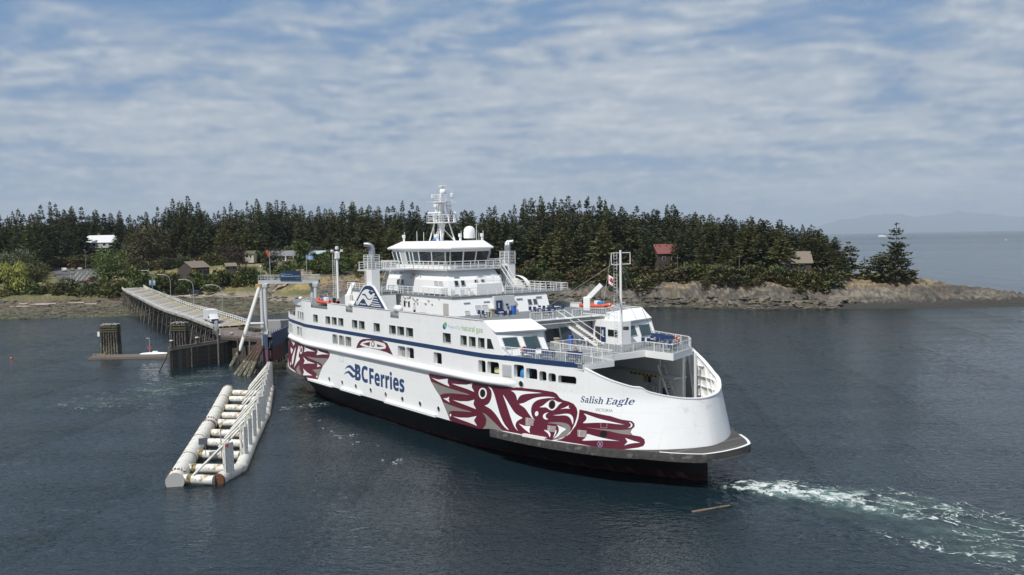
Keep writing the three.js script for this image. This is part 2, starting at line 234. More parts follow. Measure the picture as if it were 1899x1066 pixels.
foamSheet('white churned wake streaming from the near end of the ferry', 17, 57, -96, -58, 190, (x, z) => {
  const wob = fbm(x * 0.3, z * 0.3, 3) * 1.6, X = x + wob, Z = z + fbm(x * 0.3 + 7, z * 0.3, 3) * 1.6; const du = segDist(X, Z, WAKE_FAR)[0], dl = segDist(X, Z, WAKE_NEAR)[0], inside = inPoly(X, Z, WAKE); if (!inside && Math.min(du, dl) > 1.4) return [0, 0];
  const f = inside ? du / (du + dl) : du < dl ? 0 : 1, t = clamp(Math.hypot(x - 21, z + 91) / 40), soft = inside ? smooth(0, 0.9, Math.min(du, dl)) : 0;
  const along = (x * 0.62 + z * 0.78), across = (x * 0.78 - z * 0.62);
  const wx = fbm(along * 0.22, across * 0.22, 3) * 2.2, wz = fbm(along * 0.22 + 9, across * 0.22, 3) * 2.0;
  const ridge = (s, k, q, o) => smooth(1 - q, 1, 1 - Math.abs(fbm((along + wx * 1.2) * s + o, (across + wz) * s * k, 4, 0.55)) * 3.6);
  const lace = ridge(0.13, 2.0, 0.30, 0), web = ridge(0.34, 1.6, 0.34, 5), net = ridge(0.9, 1.3, 0.5, 11), speck = smooth(-0.3, 0.45, fbm(x * 1.9, z * 1.9, 4, 0.55));
  const [cd, ct] = segDist(X, Z, [[21.0, -91], [24.3, -89.6], [27, -88.6], [29.8, -87.4], [32.4, -85.4], [34.6, -82.6], [37, -79.6]]); const core = smooth(lerp(2.4, 3.4, ct), 0.2, cd) * smooth(1, 0.45, ct) * smooth(-0.16, 0.42, fbm(x * 0.6, z * 0.85, 5, 0.62) + 0.08);
  const rimFar = Math.exp(-Math.pow(du / 0.9, 2)) * smooth(-0.1, 0.3, fbm(along * 0.2, 3, 3) + 0.12), rimNear = Math.exp(-Math.pow(dl / 0.55, 2)) * smooth(0.0, 0.35, fbm(along * 0.25 + 4, 8, 3) + 0.1);
  const patch = smooth(-0.42, 0.12, fbm(along * 0.09 + 3, across * 0.13, 3) + (0.12 - Math.abs(f - 0.38)) * 0.5);
  let white = core * 1.0 + (lace * 1.25 + web * 1.0) * patch * (0.22 + speck * 0.62) * lerp(1, 0.8, t) + net * speck * patch * 0.35 * smooth(1, 0.2, t) + (rimFar * 0.8 + rimNear * 0.6) * (0.25 + speck * 0.7) * (0.3 + net * 0.9);
  white = clamp(white) * (inside ? 1 : 0.6); const milk = soft * lerp(0.95, 0.46, t) * (0.75 + fbm(x * 0.25, z * 0.25, 3) * 0.9) * smooth(1.05, 0.35, Math.abs(f - 0.4) * 1.6);
  return [clamp(white * 0.95 + milk), clamp(white * 1.15 - 0.02)];
}, [0.088, 0.150, 0.140]);
const WASH = [[-76, -141], [-72, -150], [-69.5, -161], [-67.5, -172], [-63, -183], [-56, -184], [-53, -172], [-51, -160], [-53, -150], [-57, -142.5], [-67, -138]];
foamSheet('faint streaked wash curling out from the dock wall', -82, -46, -188, -134, 130, (x, z) => {
  const X = x + fbm(x * 0.15, z * 0.15, 3) * 3, Z = z + fbm(x * 0.15 + 5, z * 0.15, 3) * 4; if (!inPoly(X, Z, WASH)) return [0, 0]; const d = segDist(X, Z, [...WASH, WASH[0]])[0], left = segDist(X, Z, WASH.slice(0, 5))[0], low = segDist(X, Z, [WASH[0], WASH[10], WASH[9]])[0];
  const streak = smooth(0.55, 1, 1 - Math.abs(fbm(x * 0.16, z * 0.55, 4, 0.55)) * 3.8), speck = smooth(0.0, 0.35, fbm(x * 1.4, z * 2.6, 4, 0.6));
  const white = clamp(streak * (0.2 + speck * 0.7) * 0.55 + (Math.exp(-Math.pow(left / 2.2, 2)) * 0.6 + Math.exp(-Math.pow(low / 2.0, 2)) * 0.7) * speck * (0.3 + streak)), milk = smooth(0, 5, d) * 0.55 * (0.85 + fbm(x * 0.12, z * 0.2, 3) * 0.8);
  return [clamp(white * 0.8 * smooth(0, 1.2, d) + milk), clamp(white * 1.1)];
}, [0.070, 0.118, 0.108]);
foamSheet('small patch of white froth beside the ferry hull', -44, -10, -142, -98, 120, (x, z) => {
  const [d, t] = segDist(x, z, [[-31, -140], [-35, -137.5], [-32, -131], [-26, -124], [-20, -113], [-15.5, -106], [-14, -102]]); const w = lerp(2.6, 1.6, t), e = d / w; if (e > 1.5) return [0, 0];
  const lace = smooth(0.3, 0.95, 1 - Math.abs(fbm(x * 0.6, z * 0.6, 4)) * 4), speck = smooth(0.02, 0.35, fbm(x * 2.2, z * 2.2, 3)), patch = Math.max(smooth(0.3, 0.02, t), smooth(0.1, 0.35, fbm(x * 0.3 + 2, z * 0.22, 3)));
  const white = clamp((lace * 0.7 + speck * 0.6) * patch * smooth(1.3, 0.4, e)); return [white * 0.85, clamp(white * 1.2)];
}, [0.05, 0.08, 0.075]);
console.log('sea done');
// the painted bird livery, motif and funnel emblem: [colour, smooth, outline in metres along the hull and above the water]
const ART = [["m",0,[[11.75,8.65],[12.08,8.82],[16.68,8.91],[21.45,9.01],[25.31,8.97],[28.2,9.08],[30.38,9.15],[32.83,9.21],[34.58,9.17],[35.06,9.01],[35.47,8.61],[35.92,8.42],[36.65,8.33],[37.24,8.15],[37.6,7.77],[37.74,7.28],[37.65,6.69],[37.43,6.03],[37.12,5.36],[36.45,4.63],[35.55,4.22],[34.64,3.98],[34.11,4.0],[32.72,3.94],[30.97,4.02],[29.9,4.06],[27.66,4.03],[24.74,3.67],[21.75,3.29],[19.42,3.3],[16.87,3.38],[15.69,4.87],[14.48,6.2],[12.95,7.36],[12.25,7.88]]],["g",1,[[12.24,7.91],[14.11,7.65],[17.98,7.47],[22.27,7.34],[17.96,7.07],[15.48,6.75],[14.63,6.44],[14.34,6.25],[12.94,7.28]]],["g",1,[[14.93,5.63],[15.99,5.51],[18.97,5.34],[22.33,5.36],[18.95,5.02],[16.92,4.78],[16.36,4.45],[16.47,3.76],[15.63,4.86]]],["g",0,[[23.61,5.56],[24.36,5.48],[25.21,5.11],[26.45,4.52],[27.5,4.03],[25.59,3.79],[23.66,3.57],[24.37,4.22],[24.52,4.87],[24.15,5.31]]],["g",0,[[16.26,3.91],[16.73,3.36],[17.68,3.39],[16.74,3.61]]],["w",0,[[12.41,8.33],[14.14,8.29],[15.55,8.53],[16.45,8.75],[16.32,8.22],[16.77,7.74],[15.52,7.85],[13.84,8.07]]],["w",0,[[17.2,8.18],[18.81,8.27],[20.65,8.45],[21.87,8.82],[21.67,8.32],[22.21,7.77],[20.64,7.95],[18.81,8.05]]],["w",0,[[15.17,6.06],[16.02,6.22],[16.63,6.48],[16.48,6.09],[16.72,5.77],[15.86,5.93]]],["w",0,[[17.33,6.18],[19.0,6.25],[20.84,6.49],[22.18,6.87],[21.95,6.31],[22.49,5.77],[20.56,5.93],[18.99,6.04]]],["w",1,[[17.01,4.25],[16.99,4.15],[16.92,4.07],[16.84,4.02],[16.74,4.0],[16.65,4.03],[16.58,4.09],[16.57,4.18],[16.6,4.27],[16.66,4.36],[16.75,4.41],[16.85,4.42],[16.93,4.4],[16.99,4.33]]],["w",0,[[17.31,4.14],[18.92,4.24],[20.76,4.5],[22.56,4.98],[21.99,4.36],[22.62,3.8],[20.75,3.95],[18.92,4.02]]],["w",1,[[24.65,7.93],[24.57,7.62],[24.33,7.35],[24.0,7.18],[23.63,7.13],[23.3,7.23],[23.08,7.44],[23.01,7.73],[23.1,8.04],[23.34,8.31],[23.68,8.48],[24.04,8.52],[24.36,8.43],[24.58,8.21]]],["k",1,[[24.35,7.89],[24.3,7.67],[24.15,7.48],[23.93,7.36],[23.71,7.34],[23.5,7.41],[23.36,7.56],[23.32,7.77],[23.37,7.99],[23.52,8.18],[23.73,8.29],[23.97,8.32],[24.17,8.25],[24.31,8.1]]],["w",1,[[24.68,8.79],[25.21,8.78],[25.56,8.48],[25.92,7.97],[26.31,7.05],[26.8,6.02],[27.29,5.26],[27.88,4.67],[28.67,4.19],[28.08,4.26],[27.28,4.71],[26.67,5.31],[26.06,5.78],[25.24,6.22],[23.96,6.44],[24.61,6.56],[25.21,7.02],[25.49,7.78],[25.37,8.39]]],["w",1,[[27.06,8.24],[27.76,7.64],[28.52,6.92],[29.23,6.27],[29.95,6.02],[30.66,5.87],[29.93,5.55],[29.51,5.16],[29.52,4.76],[30.12,4.23],[29.37,4.6],[28.84,5.34],[28.31,6.22],[27.56,7.48]]],["w",1,[[28.19,8.67],[29.65,8.8],[31.61,8.88],[33.58,8.94],[31.6,8.66],[30.36,8.45],[29.78,8.15],[29.49,7.55],[29.36,8.1],[28.92,8.52]]],["w",1,[[29.61,7.32],[30.52,7.5],[31.23,7.91],[32.12,8.3],[33.33,8.55],[34.42,8.63],[35.21,8.57],[33.8,8.41],[32.64,8.12],[31.96,7.71],[31.67,7.17],[31.7,6.64],[31.94,6.14],[32.55,5.66],[31.72,6.09],[31.21,6.56],[30.69,7.02]]],["w",1,[[32.67,7.26],[33.31,7.56],[33.8,8.01],[34.19,8.25],[34.57,8.35],[35.02,8.27],[35.32,8.14],[35.94,8.22],[35.46,7.93],[35.16,7.51],[34.69,7.13],[34.17,7.18],[33.79,7.4],[33.3,7.34]]],["m",1,[[34.96,7.83],[34.92,7.62],[34.79,7.43],[34.6,7.31],[34.4,7.29],[34.22,7.37],[34.09,7.53],[34.06,7.74],[34.1,7.96],[34.23,8.14],[34.42,8.26],[34.62,8.28],[34.8,8.2],[34.92,8.04]]],["k",1,[[34.86,7.82],[34.82,7.66],[34.72,7.51],[34.58,7.43],[34.43,7.41],[34.29,7.47],[34.19,7.59],[34.16,7.75],[34.2,7.92],[34.3,8.06],[34.44,8.14],[34.6,8.16],[34.73,8.1],[34.82,7.98]]],["w",0,[[35.57,7.4],[36.21,7.68],[36.68,7.96],[36.62,7.73],[36.85,7.61],[36.2,7.55]]],["w",1,[[32.77,6.61],[32.74,6.47],[32.66,6.36],[32.55,6.28],[32.43,6.27],[32.32,6.31],[32.25,6.41],[32.22,6.54],[32.25,6.67],[32.33,6.79],[32.44,6.86],[32.57,6.88],[32.67,6.83],[32.75,6.73]]],["w",1,[[34.27,6.95],[33.7,6.83],[33.32,6.52],[33.42,6.2],[33.76,6.05],[34.25,6.17],[33.86,6.28],[33.73,6.5],[33.88,6.74]]],["w",1,[[34.43,6.65],[35.45,6.83],[36.2,7.03],[36.79,7.08],[37.15,6.89],[37.32,6.53],[37.25,5.78],[37.04,6.37],[36.75,6.74],[36.19,6.83],[35.29,6.67]]],["g",1,[[33.76,5.72],[34.98,5.97],[36.03,6.06],[36.76,5.95],[37.03,5.6],[36.93,5.08],[36.45,4.66],[35.7,4.3],[35.02,4.11],[36.01,4.83],[36.28,5.38],[35.87,5.72],[34.98,5.8]]],["w",1,[[35.12,5.78],[35.87,5.59],[36.64,5.42],[36.01,5.02],[35.63,4.52],[34.8,4.05],[35.26,4.54],[35.59,5.04],[35.5,5.54]]],["w",1,[[33.51,4.97],[34.12,5.01],[34.53,4.77],[34.59,4.46],[34.46,4.19],[34.32,4.55],[33.97,4.77]]],["w",1,[[35.15,5.24],[35.35,5.07],[35.18,4.53],[34.79,4.13],[35.02,4.58]]],["w",0,[[29.96,5.17],[30.82,5.04],[31.73,5.14],[31.62,4.71],[31.72,4.35],[30.99,4.62]]],["m",0,[[37.93,7.64],[38.74,7.57],[41.22,7.23],[42.13,6.92],[42.86,6.79],[43.07,6.54],[43.13,6.24],[42.98,5.98],[42.91,5.67],[43.11,5.39],[43.67,5.25],[43.97,4.99],[44.07,4.62],[43.99,4.31],[43.67,4.16],[42.92,4.0],[41.92,3.8],[39.95,3.93],[38.05,4.02],[35.25,4.06],[36.0,4.31],[36.9,4.94],[37.42,5.71],[37.77,6.58]]],["w",0,[[37.78,7.79],[37.95,7.64],[37.86,6.72],[37.59,5.92],[37.2,5.37],[37.44,6.03],[37.69,6.83]]],["g",0,[[38.59,5.84],[39.97,5.86],[41.21,5.88],[42.12,5.87],[42.96,5.96],[42.87,5.67],[43.07,5.39],[42.12,5.52],[41.21,5.71],[39.98,5.77]]],["w",1,[[38.29,7.34],[39.11,7.16],[39.99,6.93],[40.98,6.77],[41.76,6.6],[42.62,6.39],[41.76,6.44],[40.98,6.52],[39.98,6.45],[38.98,6.3],[38.24,6.2],[38.7,6.55],[38.83,6.94]]],["w",1,[[42.58,6.74],[42.85,6.65],[43.02,6.36],[42.9,6.1],[42.58,6.06],[42.81,6.2],[42.86,6.45]]],["w",1,[[38.84,5.24],[39.72,5.08],[40.59,4.96],[41.57,4.86],[42.47,4.75],[41.56,4.74],[40.46,4.68],[39.2,4.49],[38.21,4.36],[38.73,4.72],[38.86,4.99]]],["w",0,[[42.61,5.1],[43.02,4.93],[43.37,4.78],[43.75,4.65],[43.36,4.61],[42.93,4.49],[42.62,4.34],[42.84,4.71]]],["k",1,[[41.06,5.41],[41.02,5.25],[40.92,5.11],[40.76,5.02],[40.59,5.0],[40.43,5.06],[40.33,5.17],[40.3,5.33],[40.33,5.49],[40.45,5.63],[40.6,5.71],[40.77,5.73],[40.92,5.68],[41.02,5.56]]],["p",1,[[40.68,4.33],[40.65,4.16],[40.56,4.02],[40.44,3.93],[40.31,3.92],[40.19,3.98],[40.11,4.1],[40.08,4.26],[40.11,4.43],[40.19,4.57],[40.31,4.65],[40.45,4.67],[40.57,4.61],[40.65,4.49]]],["m",1,[[40.62,4.32],[40.59,4.18],[40.53,4.07],[40.43,4.0],[40.32,3.98],[40.23,4.03],[40.16,4.13],[40.15,4.27],[40.17,4.41],[40.23,4.52],[40.33,4.6],[40.44,4.61],[40.53,4.56],[40.6,4.46]]],["p",0,[[40.18,4.5],[40.26,4.55],[40.58,4.08],[40.5,4.02]]],["p",0,[[40.58,4.55],[40.51,4.59],[40.18,4.05],[40.25,4.0]]],["l",0,[[30.93,5.95],[32.15,6.0],[32.16,5.92],[30.92,5.86]]],["l",0,[[30.94,5.81],[32.15,5.86],[32.15,5.78],[30.93,5.72]]],["l",0,[[30.95,5.67],[32.15,5.73],[32.15,5.64],[30.94,5.59]]],["l",0,[[30.96,5.54],[32.15,5.59],[32.15,5.51],[30.96,5.45]]],["l",0,[[30.97,5.4],[32.15,5.45],[32.14,5.37],[30.97,5.32]]],["l",0,[[30.98,5.27],[32.14,5.32],[32.14,5.23],[30.99,5.18]]],["l",0,[[31.17,5.98],[31.27,5.99],[31.26,5.17],[31.16,5.15]]],["l",0,[[34.06,5.5],[35.2,5.53],[35.19,5.45],[34.06,5.42]]],["l",0,[[34.07,5.37],[35.2,5.4],[35.19,5.32],[34.07,5.29]]],["l",0,[[34.08,5.24],[35.19,5.27],[35.19,5.19],[34.08,5.16]]],["l",0,[[34.1,5.11],[35.19,5.14],[35.19,5.06],[34.09,5.03]]],["l",0,[[34.11,4.98],[35.19,5.01],[35.19,4.93],[34.11,4.9]]],["l",0,[[34.28,5.52],[34.38,5.53],[34.37,4.88],[34.27,4.87]]],["l",0,[[37.79,5.48],[38.84,5.49],[38.84,5.41],[37.78,5.4]]],["l",0,[[37.8,5.36],[38.84,5.37],[38.84,5.29],[37.79,5.28]]],["l",0,[[37.81,5.23],[38.83,5.25],[38.84,5.17],[37.8,5.16]]],["l",0,[[37.82,5.11],[38.84,5.12],[38.83,5.05],[37.81,5.03]]],["l",0,[[37.83,4.99],[38.84,5.0],[38.83,4.92],[37.82,4.91]]],["l",0,[[37.84,4.87],[38.83,4.88],[38.83,4.8],[37.83,4.79]]],["l",0,[[38.02,5.51],[38.11,5.52],[38.1,4.78],[38.0,4.77]]],["m",0,[[-40.58,9.14],[-36.14,9.04],[-31.06,9.12],[-25.06,9.08],[-20.87,8.94],[-18.51,8.94],[-17.71,8.62],[-17.91,8.07],[-18.43,7.68],[-20.36,6.37],[-21.48,5.24],[-22.53,3.96],[-25.44,3.83],[-29.65,3.61],[-33.89,4.13],[-39.4,4.21],[-46.5,6.68]]],["g",0,[[-26.94,7.27],[-23.41,7.36],[-18.19,7.77],[-20.36,6.37],[-20.91,5.88],[-21.48,5.24],[-22.6,3.98],[-23.2,4.46],[-24.62,5.3],[-21.78,5.78],[-23.46,6.7]]],["m",1,[[-28.46,7.06],[-25.21,7.03],[-22.05,6.84],[-20.52,6.56],[-20.66,6.05],[-21.79,5.67],[-24.61,5.48],[-27.54,5.89]]],["m",1,[[-29.44,5.67],[-25.72,5.5],[-23.22,5.04],[-22.39,4.55],[-22.67,3.97],[-25.44,3.83],[-29.16,3.74]]],["g",1,[[-30.51,5.58],[-32.76,4.51],[-31.78,3.95],[-28.92,3.7],[-29.76,4.43],[-30.78,4.76]]],["w",0,[[-28.29,8.84],[-26.35,8.62],[-23.19,8.38],[-26.4,8.14],[-28.2,7.81],[-27.67,8.39]]],["w",0,[[-22.67,8.91],[-21.24,8.55],[-17.95,8.42],[-20.58,8.18],[-22.75,7.86],[-22.21,8.42]]],["w",0,[[-28.56,7.01],[-26.55,6.57],[-23.33,6.43],[-26.12,6.17],[-28.39,5.85],[-27.72,6.44]]],["w",0,[[-22.62,6.59],[-22.01,6.39],[-21.16,6.24],[-22.1,6.09],[-22.74,5.94],[-22.37,6.3]]],["w",0,[[-28.56,5.08],[-26.73,4.64],[-24.54,4.4],[-26.77,4.17],[-28.66,3.94],[-28.14,4.54]]],["w",1,[[-29.03,8.06],[-29.16,7.74],[-29.48,7.47],[-29.92,7.29],[-30.39,7.24],[-30.82,7.33],[-31.12,7.54],[-31.23,7.84],[-31.04,8.16],[-30.7,8.44],[-30.26,8.62],[-29.78,8.66],[-29.37,8.57],[-29.1,8.35]]],["m",1,[[-29.46,8.01],[-29.54,7.82],[-29.73,7.64],[-29.99,7.53],[-30.27,7.51],[-30.52,7.56],[-30.68,7.7],[-30.72,7.89],[-30.64,8.09],[-30.45,8.26],[-30.19,8.37],[-29.91,8.4],[-29.66,8.34],[-29.5,8.2]]],["w",1,[[-31.78,8.89],[-31.01,7.94],[-31.74,6.71],[-30.23,6.5],[-32.62,5.45],[-34.38,4.23],[-33.57,5.34],[-32.93,6.81]]],["w",1,[[-33.65,8.35],[-34.25,6.66],[-35.29,4.47],[-36.63,5.75],[-34.9,7.21]]],["w",0,[[-39.03,8.95],[-34.52,8.81],[-35.5,8.08],[-36.5,8.37]]],["w",0,[[-38.44,7.6],[-35.75,7.43],[-36.9,6.51],[-37.93,6.87]]],["w",0,[[-38.1,5.09],[-36.47,4.98],[-37.36,4.39]]],["w",1,[[-22.56,4.43],[-22.61,4.34],[-22.69,4.26],[-22.8,4.21],[-22.93,4.19],[-23.03,4.22],[-23.11,4.28],[-23.13,4.37],[-23.1,4.46],[-23.02,4.54],[-22.9,4.59],[-22.77,4.61],[-22.66,4.58],[-22.59,4.52]]]];
const MOTIF = [["m",[[-8.63,10.21],[-8.09,10.93],[-7.48,11.38],[-6.35,11.75],[-3.76,11.98],[-0.59,11.99],[0.93,11.74],[1.64,11.03],[2.45,10.23],[0.66,10.48],[-2.01,10.59],[-5.7,10.61]]],["w",[[-7.37,10.86],[-6.62,11.27],[-5.18,11.61],[-2.4,11.79],[0.06,11.66],[0.56,11.35],[0.41,10.98],[-1.1,10.72],[-4.29,10.64],[-6.65,10.7]]],["m",[[-6.49,11.06],[-4.15,11.52],[-4.38,10.85]]],["m",[[-2.14,11.37],[-0.1,11.21],[-1.98,10.98]]],["m",[[-2.79,11.33],[-2.84,11.15],[-2.99,11.0],[-3.19,10.9],[-3.43,10.88],[-3.63,10.94],[-3.76,11.07],[-3.8,11.25],[-3.74,11.43],[-3.59,11.59],[-3.38,11.68],[-3.16,11.7],[-2.96,11.64],[-2.82,11.51]]],["w",[[-2.97,11.32],[-3.0,11.2],[-3.1,11.09],[-3.24,11.02],[-3.37,11.01],[-3.5,11.06],[-3.59,11.14],[-3.61,11.26],[-3.57,11.39],[-3.48,11.49],[-3.35,11.56],[-3.2,11.57],[-3.07,11.53],[-2.99,11.44]]]];
const EMBLEM = [["b",[[-9.34,16.28],[-6.1,18.98],[-5.53,19.3],[-4.94,19.44],[-3.77,19.46],[-3.09,19.33],[-2.64,19.1],[0.66,16.3]]],["w",[[-8.22,16.59],[-7.82,17.11],[-6.8,18.03],[-6.05,18.6],[-5.32,18.89],[-4.5,18.96],[-3.85,18.84],[-4.28,18.56],[-3.79,18.26],[-3.39,18.17],[-2.91,18.45],[-2.28,18.45],[-2.95,17.6],[-3.57,16.98],[-4.04,16.68],[-4.51,16.62],[-5.04,16.91],[-5.41,17.38],[-5.8,17.55],[-6.35,17.45],[-6.98,17.04],[-7.61,16.57]]],["b",[[-6.44,18.04],[-5.95,18.28],[-5.36,18.28],[-4.9,18.0],[-4.57,17.69],[-3.99,17.58],[-3.29,17.8],[-2.58,18.31],[-3.42,17.58],[-4.0,17.45],[-4.7,17.52],[-5.26,17.93],[-5.72,18.07]]],["w",[[-3.58,18.82],[-2.89,18.78],[-2.8,18.67],[-3.63,18.7]]],["w",[[-2.52,18.03],[-1.8,18.0],[-1.72,17.89],[-2.58,17.91]]],["w",[[-2.72,17.68],[-1.49,17.63],[-1.4,17.52],[-2.78,17.56]]],["w",[[-3.08,17.35],[-1.12,17.27],[-1.04,17.16],[-3.14,17.23]]],["w",[[-3.33,17.02],[-0.74,16.96],[-0.66,16.85],[-3.39,16.9]]],["w",[[-3.51,16.75],[-0.49,16.73],[-0.4,16.62],[-3.57,16.63]]],["w",[[-6.87,16.85],[-5.08,16.82],[-5.0,16.71],[-6.92,16.72]]],["w",[[-7.99,17.21],[-7.69,17.2],[-7.92,16.61],[-8.26,16.62]]]];
// ---------------------------------------------------------------- the ferry
const SHIP = new THREE.Matrix4().makeRotationY(0.6311 - Math.PI / 2).setPosition(-7.397, 0, -129.46);
const shipTurn = 0.6311 - Math.PI / 2;
function aboard(name, label, category, group, x, y, z, turn = 0) { const p = V(x, y, z).applyMatrix4(SHIP); return thing(name, label, category, group, [p.x, p.y, p.z], shipTurn + turn); }
const ferry = thing('ferry', 'white double-ended car ferry with a dark red bird painted along its side, at the dock', 'ferry', null, [-7.397, 0, -129.46], shipTurn);
const paintTex = noiseTexture(512, (u, v) => { const n = tileNoise(u, v, 6, 5) * 0.045 + tileNoise(u + 0.3, v * 1, 40, 2) * 0.02, s = smooth(0.28, 0.6, tileNoise(u * 1, v + 0.4, 9, 5, 0.6)) * 0.10; const seam = (Math.abs(((u * 4) % 1) - 0.5) > 0.494 || Math.abs(((v * 5) % 1) - 0.5) > 0.492) ? 0.07 : 0, run = smooth(0.30, 0.55, tileNoise(u + 0.2, v * 0 + 0.1, 60, 2)) * smooth(0.0, 0.3, tileNoise(u, v + 0.7, 4, 3)) * 0.16; return [0.835 + n - s - seam - run * 0.6, 0.837 + n - s * 1.1 - seam - run * 0.9, 0.83 + n - s * 1.3 - seam - run * 1.2]; });
const white = textured(paintTex, 0.38), whitePlain = std(0.80, 0.80, 0.79, 0.42), shade = std(0.60, 0.61, 0.61, 0.5);
const navy = std(0.014, 0.042, 0.115, 0.42), black = std(0.014, 0.014, 0.015, 0.5), rubber = textured(mottled(0.058, 0.055, 0.053, 0.6, 26, 0.2, 512, [0.15, 0.135, 0.125, 0.22]), 0.75);
const maroon = std(0.112, 0.012, 0.028, 0.42), deckGrey = textured(mottled(0.17, 0.185, 0.19, 0.25, 9, 0.5), 0.75), carDeckMat = textured(mottled(0.30, 0.31, 0.30, 0.3, 9, 0.1), 0.8);
const glass = new THREE.MeshPhysicalMaterial({ color: lin(0.016, 0.020, 0.022), roughness: 0.06, ior: 1.5, side: THREE.DoubleSide }), greenGlass = new THREE.MeshPhysicalMaterial({ color: lin(0.045, 0.075, 0.085), roughness: 0.05, ior: 1.55, side: THREE.DoubleSide });
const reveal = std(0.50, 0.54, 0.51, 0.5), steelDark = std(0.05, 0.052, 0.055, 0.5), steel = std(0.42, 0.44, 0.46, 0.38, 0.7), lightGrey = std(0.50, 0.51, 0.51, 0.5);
// plan of the hull: half breadth at guard level and at deck level, bow tip to stern tip
const BASE = [[47.3, 0], [46.7, 2.5], [45.6, 4.7], [44, 6.8], [42, 8.6], [38.8, 10], [34, 11.5], [28.3, 12.5], [23, 12.8]], TOPP = [[46.2, 0], [45.6, 2.4], [44.3, 4.6], [42.6, 6.8], [40.5, 8.8], [37.5, 10.1], [33, 11.2], [28, 12.05], [23, 12.8]];
const mirrorEnd = (a) => [...a, [11, 12.8], [-1.4, 12.8], [-13.8, 12.8], ...a.slice().reverse().map(([x, z]) => [-x - 2.8, z])];
const HB = mirrorEnd(BASE), HT = mirrorEnd(TOPP), NK = HB.length - 1;
function cr(a, k) { const i = Math.min(NK - 1, Math.floor(k)), t = k - i, g = (j) => j < 0 ? [a[-j][0], -a[-j][1]] : j > NK ? [a[2 * NK - j][0], -a[2 * NK - j][1]] : a[j]; const p0 = g(i - 1), p1 = g(i), p2 = g(i + 1), p3 = g(i + 2); return [0, 1].map((m) => 0.5 * (2 * p1[m] + (p2[m] - p0[m]) * t + (2 * p0[m] - 5 * p1[m] + 4 * p2[m] - p3[m]) * t * t + (3 * p1[m] - p0[m] - 3 * p2[m] + p3[m]) * t * t * t)); }
function hullP(k, y, off = 0, side = 1) { const t = clamp((y - 4) / 5), a = cr(HB, k), b = cr(HT, k); let x = lerp(a[0], b[0], t), z = lerp(a[1], b[1], t); if (off) { const e = 0.02, q = cr(HT, Math.max(0, k - e)), w = cr(HT, Math.min(NK, k + e)); const nx = w[1] - q[1], nz = q[0] - w[0], L = Math.hypot(nx, nz) || 1; x += off * nx / L; z += off * nz / L; } return V(x, y, z * side); }
function kAt(x, y) { let lo = 0, hi = NK; for (let i = 0; i < 40; i++) { const m = (lo + hi) / 2; if (hullP(m, y).x > x) lo = m; else hi = m; } return (lo + hi) / 2; }
const sidePoint = (x, y, off = 0, side = 1) => hullP(kAt(x, y), y, off, side);
const sideZ = (x, y = 10) => sidePoint(x, y).z;
const edgeY = (x) => x > 0 ? lerp(3.5, 3.95, smooth(22.5, 26, x)) : lerp(3.5, 3.95, smooth(-25.3, -29, x));
const rimNear = (x) => table([[38.4, 12.0], [42.6, 10.15], [43.2, 10.1], [43.6, 9.65], [44.6, 9.2], [45.6, 8.85], [46.2, 8.7]], x), rimFar = (x) => table([[34.6, 12.0], [37.3, 10.8], [39.5, 9.68], [41, 9.27], [42.6, 8.95], [44.5, 8.75], [46.2, 8.7]], x);
